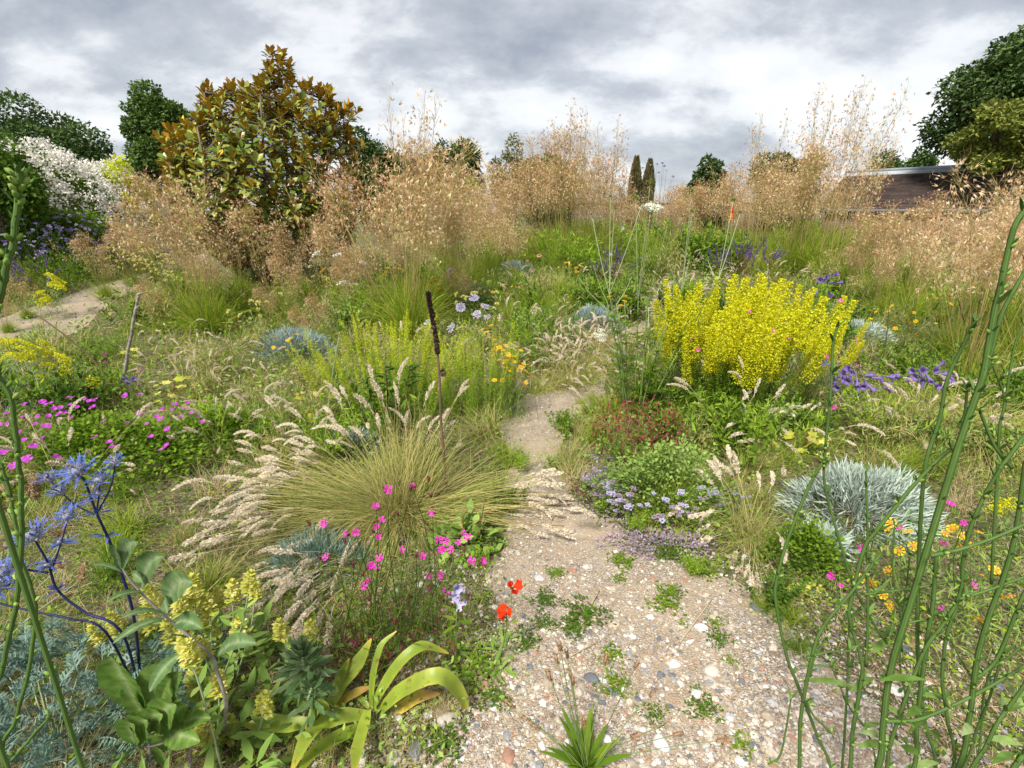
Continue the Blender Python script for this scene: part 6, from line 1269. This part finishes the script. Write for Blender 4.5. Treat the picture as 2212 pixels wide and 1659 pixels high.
v2 = []; verb(1410, 560, 0, .2, .5, 1, v2, 1.3, [t3_(*q) for q in ((1300, 550), (1200, 565), (1240, 640), (1130, 590), (1270, 630), (1335, 605), (1315, 575), (1390, 665), (1255, 555), (895, 705), (835, 650), (855, 670), (595, 695))]); v2[0]['label'] = 'lone verbena with dark heads against sky right of cypresses'; del v2[0]['group']
wh = []
for px, row, n in ((2100, 620, 9), (2160, 640, 10), (2060, 650, 7), (2200, 670, 10), (2130, 690, 7), (2170, 590, 8), (1990, 600, 5)):
    p = G(px, row); o = heads_plant('white_daisy', '', 'daisy', p, rnd_tops(n, .3, .4, .8), F_COSMOS[1:], 'stem', 'green_bright', 320, .35, .6, .05, .01, LEAF, hs=1.2, spread=.15, group='white daisies on the right'); wh.append(o)
autolabel(wh, 'white flowered daisy plant', 'daisies')
p = G(2190, 640); heads_plant('pink_cosmos', 'pink cosmos at the right edge below the oat grass', 'flower', p, pts(p, [(2170, 463), (2190, 474), (2200, 490), (2140, 500), (2185, 500)], .1), F_COSMOS[:1], 'stem', 'green', 60, .2, .5, .05, .008, hs=1.1, r=.002, facing=(-.2, -.8, .3))
p = G(760, 690); heads_plant('white_yarrow', 'flat white yarrow below the oat grass and magnolia', 'yarrow', p, pts(p, [panel(1024, 400, 1024/2212)(*q) for q in ((520, 1335), (705, 1345), (930, 1420), (780, 1590), (840, 1600), (740, 1585))], .1), H_WHITE, 'stem', 'green', 80, .3, .2, .06, .01, hs=1.5, pname='flower_head')
pale = []
for px, row, n in ((650, 670, 16), (600, 680, 12), (700, 660, 12), (1050, 730, 10), (560, 730, 8), (1070, 680, 8)):
    p = G(px, row); o = heads_plant('pale_scabious', '', 'flower', p, rnd_tops(n, .35, .25, .55), H_PALE, 'stem', 'green', 160, .35, .3, .05, .01, hs=1.4, spread=.15, group='pale yellow button flowers', pname='flower_head'); pale.append(o)
autolabel(pale, 'pale yellow button flowers', 'buttons')
autolabel(gold, 'golden daisy clump', 'daisies')
# brownish seed heads beside the side path
br = []
for px, row in ((330, 640), (300, 630), (370, 650), (960, 560), (920, 560), (870, 565), (990, 580), (1320, 520), (420, 690)):
    p = G(px, row); o = heads_plant('faded_st_johns_wort', '', 'shrub', p, rnd_tops(34, .4, .45, .75), [H_PALE[0], S_GREY[0]][:1], 'brown', 'green', 260, .35, .55, .03, .01, hs=.9, spread=.15, group='faded yellow brown seed heads', pname='flower_head'); br.append(o)
autolabel(br, 'faded yellow brown flowered shrublet', 'shrublets')
# lime coral bells
def coral(label, pix, base, n, size, mat='lime_leaf'):
    p = G(*base); o = thing('coral_bells', label, 'plant', p, 'lime leaved coral bells'); st = MB(); c = at(*pix, p[1]) - p
    for i in range(n):
        a = i*2.4; r = .055*math.sqrt(i + .5)*size/.075*.62; q = c + np.array([math.cos(a)*r*1.15, math.sin(a)*r, -.012*i*size/.075 + .02 + RNG.normal()*.012]); q[2] = max(q[2] + .05, .05); st.tubes(spline([(0, 0, -.01), q*.5 + np.array([0, 0, .02]), q], 5), .0016, 4)
        mb = MB(); d = np.array([[math.cos(a), math.sin(a) - .5, -.25 + RNG.normal()*.2]]); mb.inst(PALM, [(0, 0, 0)], frames(d, RNG.uniform(-.4, .4, 1)), size, size*RNG.uniform(.9, 1.2), size*.6, 0); part('leaf', mb, o, [M[mat]], loc=q)
    part('stalks', st, o, [M['burgundy']])
coral('lime yellow coral bells below the feathery bedstraw, the largest', m2_(560, 1000), m2_(560, 1190), 18, .1); coral('lime coral bells in front of the blue grey cushion', m2_(330, 570), m2_(330, 720), 11, .085); coral('lime coral bells right of the forked sticks', m1_(1500, 930), m1_(1500, 1060), 16, .085)
coral('lime coral bells with large leaves above the silver cushion', m4_(290, 1420), m4_(290, 1560), 11, .075); coral('lime coral bells behind the chicory at right', m4_(2120, 1380), m4_(2120, 1560), 11, .08); coral('lime coral bells left of the melic plumes', m1_(1820, 1290), m1_(1800, 1400), 9, .065); coral('lime coral bells behind the forked sticks', m1_(1130, 690), m1_(1130, 790), 8, .08)
# narrow leaved dark stems in front of the bedstraw
def dark_stems():
    p = G(845, 1040); Y = p[1]; o = thing('willow_leaved_plant', 'dark stemmed plant with narrow willow leaves before the bedstraw', 'plant', p); lf = MB()
    for l in (((1190, 1500), (1150, 1200), (1130, 950), (1120, 800)), ((1090, 1450), (1030, 1200), (980, 1020), (960, 900)), ((1280, 1380), (1300, 1100), (1315, 900), (1330, 780)), ((1230, 1480), (1210, 1250), (1200, 1100))):
        P = spline([np.array([0, 0, -.01])] + [at(*m2_(*q), Y + RNG.normal()*.03) - p for q in l], 18); mb = MB(); mb.tubes(P, np.linspace(.004, .0028, 18), 6); part('stem', mb, o, [M['calyx']])
        for i in range(5, 18):
            k = 5; az = RNG.uniform(0, 6.28, k); d = np.stack([np.cos(az), np.sin(az), .35 + RNG.normal(size=k)*.2], 1); A_ = arcs(np.tile(P[i], (k, 1)), d, RNG.uniform(.07, .12, k)*(1 if i < 16 else .7), .4, 6); lf.ribbons(A_, np.array([.002, .0055, .0065, .0055, .0035, .0003]), unit(np.cross(d, (0, 0, 1.)) + RNG.normal(size=(k, 3))*.3))
    part('leaves', lf, o, [M['green_deep']])
dark_stems()
lily = heads_plant('lily_foliage', 'fresh green whorled leaf stems left of the wild carrot', 'plant', G(1135, 800), rnd_tops(14, .2, .3, .6), [BH[0]], 'stem', 'green', 380, .22, .55, .1, .014, DIAM, hs=.5)
# lush leafy clumps that fill the beds
def clump(mat, n, r, h, L, w, tm, feathery=False):
    o = thing('leafy_clump', '', 'plant', group='leafy clumps filling the beds'); mb = MB(); ns = 26; a = RNG.uniform(0, 6.28, ns); e = RNG.uniform(.9, 1.45, ns); d = np.stack([np.cos(a)*np.cos(e), np.sin(a)*np.cos(e), np.sin(e)], 1); Lh = h*RNG.uniform(.6, 1.05, ns); st = MB(); A_ = arcs(RNG.normal(size=(ns, 3))*np.array([r*.3, r*.3, 0]), d, Lh, .1, 6); st.tubes(A_, .0018, 3)
    k = RNG.integers(0, ns, n); u = RNG.uniform(.15, 1, n); i = (u*5).astype(int).clip(0, 4); f = (u*5 - i)[:, None]; P = A_[k, i]*(1 - f) + A_[k, i + 1]*f; mb.inst(tm, P, frames(RNG.normal(size=(n, 3)) + np.array([0, 0, .35]) + d[k]*.3, RNG.uniform(-.7, .7, n)), w, L*RNG.uniform(.6, 1.3, n), w*.5)
    part('stems', st, o, [M['stem']]); part('foliage', mb, o, [M[mat]]); return o
CL = [clump('green', 700, .26, .5, .07, .019, LEAF), clump('green_bright', 900, .26, .52, .055, .011, DIAM), clump('green_deep', 700, .26, .45, .055, .02, LEAF), clump('green_grey', 760, .26, .42, .05, .015, LEAF), clump('grass_gold', 700, .26, .48, .07, .007, DIAM), clump('green', 1200, .28, .42, .036, .006, DIAM)]
cl = []
def put_cl(v, px, row, s): cl.append(put(CL[v], ('cl', v), G(px, row), RNG.uniform(0, 6), s, None))
for px, row in [(float(a), float(b)) for a, b in zip(RNG.uniform(980, 1960, 34), RNG.uniform(482, 530, 34))]: put_cl(int(RNG.choice([0, 1, 4, 5])), px, row, RNG.uniform(1.2, 2.0))
TG = thing('tall_meadow_grass', '', 'grass', group='tall fresh meadow grasses'); part('leaf_tuft', leafy_tuft(420, 1.0, .0055, (.95, 1.5), (.1, .4), None, 6, .12), TG, [M['grass']]); tg = []
for px, row in [(float(a), float(b)) for a, b in zip(RNG.uniform(960, 1960, 34), RNG.uniform(525, 610, 34))] + [(420, 700), (530, 690), (980, 690), (1180, 700), (1210, 660), (1960, 700), (2060, 690), (2150, 740), (1120, 720), (330, 700)]: tg.append(put(TG, 'tg', G(px, row), RNG.uniform(0, 6), RNG.uniform(.75, 1.1), None))
autolabel(tg, 'tall fresh green meadow grass', 'grasses')
for px, row in [(float(a), float(b)) for a, b in zip(RNG.uniform(980, 1960, 26), RNG.uniform(540, 610, 26))]: put_cl(int(RNG.choice([0, 1, 4, 5])), px, row, RNG.uniform(1.5, 2.3))
TAKEN = [(645, 740, 90), (850, 800, 130), (1040, 830, 70), (1615, 800, 190), (1400, 830, 100), (1425, 1040, 120), (868, 1080, 230), (200, 990, 150), (65, 830, 90), (1850, 1080, 150), (693, 880, 95), (640, 770, 70), (375, 880, 95), (1730, 990, 80), (2190, 990, 80), (1880, 880, 110), (640, 735, 60), (1090, 850, 80)]
cnt = 0
while cnt < 225:
    row = 500 + 520*RNG.random()**1.25; px = RNG.uniform(-60, 2270); q = G(px, row)
    if on_path(q[None, :2])[0] or any((px - a)**2 + ((row - b)*1.6)**2 < (c*.75)**2 for a, b, c in TAKEN): continue
    if row > 800 and min(np.linalg.norm(POLY - q[:2], axis=1).min(), np.linalg.norm(POLY2 - q[:2], axis=1).min()) < .3: continue
    if px < 420 and np.linalg.norm(POLY2 - q[:2], axis=1).min() < .35: continue
    put_cl(RNG.choice(6, p=[.17, .22, .08, .13, .28, .12]), px, row, RNG.uniform(.8, 1.4)*(1 if row < 760 else .72)); cnt += 1
for px, row in ((2000, 640), (2060, 620), (2100, 680), (2150, 720), (1960, 640), (2200, 720), (2040, 700), (1980, 580)): put_cl(1, px, row, 1.3)
autolabel(cl, 'leafy green clump', 'clumps')
# sweeping tussock on the right, and smaller grass tufts
o = thing('tussock_grass', 'wide sweeping tussock of arching green and straw blades at right', 'grass', G(2090, 960)); part('leaf_tuft', leafy_tuft(2600, .95, .0045, (.15, 1.2), (.5, .95), None, 8, .1), o, [M['grass_gold']])
o = thing('tussock_grass', 'arching grass tussock behind the violet bells', 'grass', G(1990, 880)); part('leaf_tuft', leafy_tuft(1300, .7, .004, (.15, 1.2), (.5, .95), None, 8, .1), o, [M['grass']])
TU = []
for m, n, L, w in (('grass', 260, .42, .004), ('grass_gold', 240, .4, .0036), ('grass_dark', 240, .4, .0045), ('straw', 160, .35, .003)):
    o = thing('grass_tuft', '', 'grass', group='small grass tufts'); part('leaf_tuft', leafy_tuft(n, L, w, (.5, 1.45), (.15, .6), None, 6, .04), o, [M[m]]); TU.append(o)
tu = []; cnt = 0
def put_tu(v, px, row, s): tu.append(put(TU[v], ('tu', v), G(px, row), RNG.uniform(0, 6), s, None))
while cnt < 150:
    row = 540 + 780*RNG.random()**1.5; px = RNG.uniform(-60, 2270); q = G(px, row)
    if on_path(q[None, :2])[0] or any((px - a)**2 + ((row - b)*1.6)**2 < (c*.6)**2 for a, b, c in TAKEN): continue
    if row > 1150 and 560 < px < 2212: continue
    put_tu(RNG.choice(4, p=[.28, .36, .1, .26]), px, row, RNG.uniform(.8, 1.5)*(1 if row < 800 else .7)); cnt += 1
for px, row, s, v in ((455, 1290, .62, 0), (440, 1300, .6, 0), (40, 1050, .9, 1), (0, 1090, 1.0, 0), (1640, 1100, .6, 1), (1600, 1080, .6, 1), (1190, 820, .5, 3), (1160, 840, .5, 1)): put_tu(v, px, row, s)
autolabel(tu, 'small tuft of grass blades', 'tufts')
# brown plantain-like heads at the left edge, low leafy weeds in the path, straws on the gravel
p = G(70, 1380); heads_plant('brown_spike_grass', 'fat brown seed spikes at the left edge behind sea holly', 'grass', np.array([p[0], 1.35, 0]), np.array([at(*z1(*q), 1.35) - np.array([p[0], 1.35, 0]) for q in ((140, 215), (190, 255), (60, 260), (30, 320), (300, 500), (320, 610), (160, 250), (420, 680), (20, 520), (720, 1250))]), [offset(oat_panicle(2, .01, .01, .01), (0, 0, 0)).mesh('x', [M['oat'], M['oat']])][:0] or [spike_mesh(.085, .0075, 150, .007, ('brown_head', 'stem_pale'), stem=.04)], 'stem_pale', 'grass', 60, .1, .2, .15, .004, DIAM, hs=1.0, pname='seed_spike', facing=(.45, 0, .8))
WD = []
for m, n, L in (('green', 190, .016), ('green_deep', 230, .013), ('green', 120, .017)):
    o = thing('path_weed', '', 'weed', group='low weeds in the gravel path'); mb = MB(); a = RNG.uniform(0, 6.28, n); r = .058*RNG.random(n)**.8*(1 + .35*np.sin(a*3 + n)); mb.inst(OBOV, np.stack([r*np.cos(a), r*np.sin(a), .005 + .011*RNG.random(n)], 1), frames(dirs(n, -.05, .5)), L*.5, L*RNG.uniform(.5, 1.1, n), L*.4); part('leaves', mb, o, [M[m]])
    s = MB(); k = 14; q = np.stack([r[:k]*np.cos(a[:k]), r[:k]*np.sin(a[:k]), np.full(k, .01)], 1); s.ribbons(np.stack([q*0, q], 1), .0008); part('runners', s, o, [M['burgundy']]); WD.append(o)
for (x, y), v, s, lab in ((z3(230, 655), 0, .8, 'small green weed at upper left of the gravel'), (z3(380, 880), 1, 1.5, 'dark clover like mat on the gravel, centre left'), (z3(310, 940), 1, 1.0, 'dark green weed just below the clover like mat'), (z3(180, 790), 1, 1.0, 'dark weed right of the upper poppy'), (z3(150, 910), 1, .9, 'dark weed between the lower poppy and clover mat'), (z3(70, 1010), 1, 1.0, 'dark low weed below the lower poppy'),
                        (z3(520, 1080), 2, .9, 'bright green weed above the reddish weed in path'), (z3(540, 1240), 0, 1.0, 'green and reddish weed behind the plantain stalks'), (z3(800, 820), 2, 1.2, 'bright green weed with red leaves, right of path centre'), (z3(830, 760), 0, 1.0, 'green weed touching the bright weed with red leaves'), (z3(570, 590), 0, 1.1, 'green weed below the catmint front'), (z3(560, 690), 2, .7, 'small toothed weed on gravel below the catmint'),
                        (z3(990, 1360), 1, 1.0, 'grey green weed low at the right of the path'), (z3(1140, 1110), 2, .6, 'tiny light green weed at right of the pale stones'), (z3(1190, 1550), 2, .8, 'bright weed at bottom right of the path'), (z3(1070, 1000), 1, .9, 'dark weed below the long straw'), (z3(1050, 900), 0, .7, 'green weed beside the rounded pale flint'), (z3(740, 1390), 1, .8, 'weed above the right hand plantain leaves'), (z3(890, 910), 2, .5, 'tiny seedling left of the long straw'),
                        (z2(1150, 1150), 0, 1.5, 'leafy green weed right of the upper strap leaf'), (z2(980, 1550), 1, 1.2, 'dark green weed at the bottom by the strap leaves'), (z2(1180, 790), 0, .8, 'upright weed beside the upper poppy'), (z2(1250, 1310), 1, .9, 'low weed left of the plantain tips'), (z3(850, 560), 1, 1.2, 'dark weed at the foot of the right melic tuft'), (z3(1000, 640), 0, 1.2, 'green weed below the right melic tuft')):
    put(WD[v], ('wd', v), G(x, y), RNG.uniform(0, 6), s, lab)
for lab, a, b in (('long pale straw lying on the gravel right of centre', z3(875, 1020), z3(1040, 800)), ('short straw lying across the upper gravel', z3(80, 403), z3(270, 412)), ('thin straw lying left of the clover like mat', z3(410, 830), z3(455, 750)), ('thin straw above the plantain seed heads', z3(310, 1090), z3(430, 1030))):
    p, q = G(*a), G(*b); o = MB(); o.tubes(spline([np.array([0, 0, .012]), (q - p)*.5 + np.array([0, 0, .016]), q - p + np.array([0, 0, .012])], 5), .0022, 5); setp(part('straw', o, None, [M['straw']], loc=p), lab, 'straw', 'straws on the gravel')
edge = []
for k in range(46):
    i = int(RNG.integers(8, len(POLY) - 8)); q = POLY[i] + RNG.normal(size=2)*.05
    if not 1.15 < q[1] < 4.6: continue
    v = int(RNG.integers(4)); loc = np.array([q[0], q[1], gz(*q)])
    if k % 3: edge.append(put(TU[v], ('tu', v), loc, RNG.uniform(0, 6), RNG.uniform(.22, .45), None))
    else: edge.append(put(CL[v], ('cl', v), loc, RNG.uniform(0, 6), RNG.uniform(.2, .4), None))
for o in edge: o['group'] = 'small plants along the path edge'
autolabel(edge, 'little edge plant leaning over gravel', 'edge plants')
# feathery green herb and yellowing leaves at the right path edge
o = mound('feathery_herb', 'feathery dark green herb beside the large silver cushion', G(1735, 1230), .16, .14, .2, 2200, .02, 'green', PALM); mound('feathery_herb', 'small yellowing low leaves under the feathery herb', G(1735, 1290), .1, .05, .03, 160, .02, 'yellow_lime', PALM)
mound('dandelion_leaves', 'grey green toothed leaf clump right of the mullein foot', G(1010, 1180), .14, .11, .1, 160, .065, 'green_grey')
heads_plant('reddish_stems', 'bent dark red bare stems by the mullein foot', 'plant', G(1030, 1190), pts(G(1030, 1190), [(1045, 1090), (1010, 1100), (1060, 1100)], .02), [BUD], 'burgundy', None, 0, r=.002, hs=.3)

# ------------------------------------------------------------------ uncountable low growth between the plants
def cover(name, N, rows, power, kind):
    P = scatter_ground(int(N*1.2), rows, (-520, 2760), power); D = np.abs(np.linalg.norm(P[:, None, :2] - POLY[None, ::3], axis=2)).min(1); D2 = np.abs(np.linalg.norm(P[:, None, :2] - POLY2[None, ::3], axis=2)).min(1)
    P = P[((~on_path(P)) & (D > RNG.random(len(P))*.14) & (D2 > .05*RNG.random(len(P)))) | ((D < .13*RNG.random(len(P))**2) & (P[:, 1] > 1.2)) | ((kind == 'litter') & (RNG.random(len(P)) < .3))]; N = len(P); mb = MB()
    ph = np.sin(P[:, 0]*1.9 + 1.3*np.sin(P[:, 1]*1.1)) + np.sin(P[:, 1]*2.3 + 1.7*np.sin(P[:, 0]*.9)) + RNG.normal(size=N)*.55
    far = np.clip(P[:, 1]/3, .65, 2.6)
    if kind == 'blade':
        near = P[:, 1] < 3.0; ph = ph - .55*near; k = RNG.random(N) < np.where(ph > -.2, 1, .35)*np.where(near, .6, 1); P, ph, far = P[k], ph[k], far[k]; N = len(P); mt = np.where(ph > .9, 1, np.where(ph > 0, 0, 2)); h = RNG.uniform(.05, .19, N)*np.clip(P[:, 1]/1.9, .6, 2.4)
        for m in range(3):
            i = mt == m; blades(mb, P[i], dirs(i.sum(), .35, 1.45), h[i], RNG.uniform(.1, .6, i.sum()), .0026*far[i], 4, m)
        mats = ['grass', 'grass_gold', 'straw']
    elif kind == 'leaf':
        mt = np.where(ph > 1.0, 2, np.where(ph > -.4, 0, np.where(ph > -1.6, 1, 3))); keep = RNG.random(N) < np.clip((P[:, 1] - .9)/2.2, .12, 1); P, far, mt = P[keep], far[keep], mt[keep]; N = len(P); z = RNG.random(N)**1.3*.13*far**.9; P[:, 2] += z + .006; L = RNG.uniform(.014, .034, N)*far**.75
        for m in range(4):
            i = mt == m; n = i.sum(); mb.inst(LEAF, P[i], frames(dirs(n, -.1, .9), RNG.uniform(-.6, .6, n)), L[i]*.5, L[i], L[i]*.4, m)
        mats = ['green', 'green_deep', 'green_grey', 'green_bright']
    else:
        P[:, 2] += .006 + RNG.random(N)*.012; L = RNG.uniform(.02, .07, N)*far**.6; a = RNG.uniform(0, 6.28, N); d = np.stack([np.cos(a), np.sin(a), RNG.normal(size=N)*.12], 1); mb.ribbons(np.stack([P - d*L[:, None]*.5, P + np.array([0, 0, .004]), P + d*L[:, None]*.5], 1), (.0011*far)[:, None], None, 0); mats = ['thatch']
    o = part(name, mb, None, [M[m] for m in mats]); setp(o, None, None, None, 'stuff')
cover('meadow_grass', 120000, (490, 1850), 1.05, 'blade'); cover('ground_cover_leaves', 130000, (500, 1700), 1.15, 'leaf'); cover('dry_litter', 24000, (640, 1850), .7, 'litter')
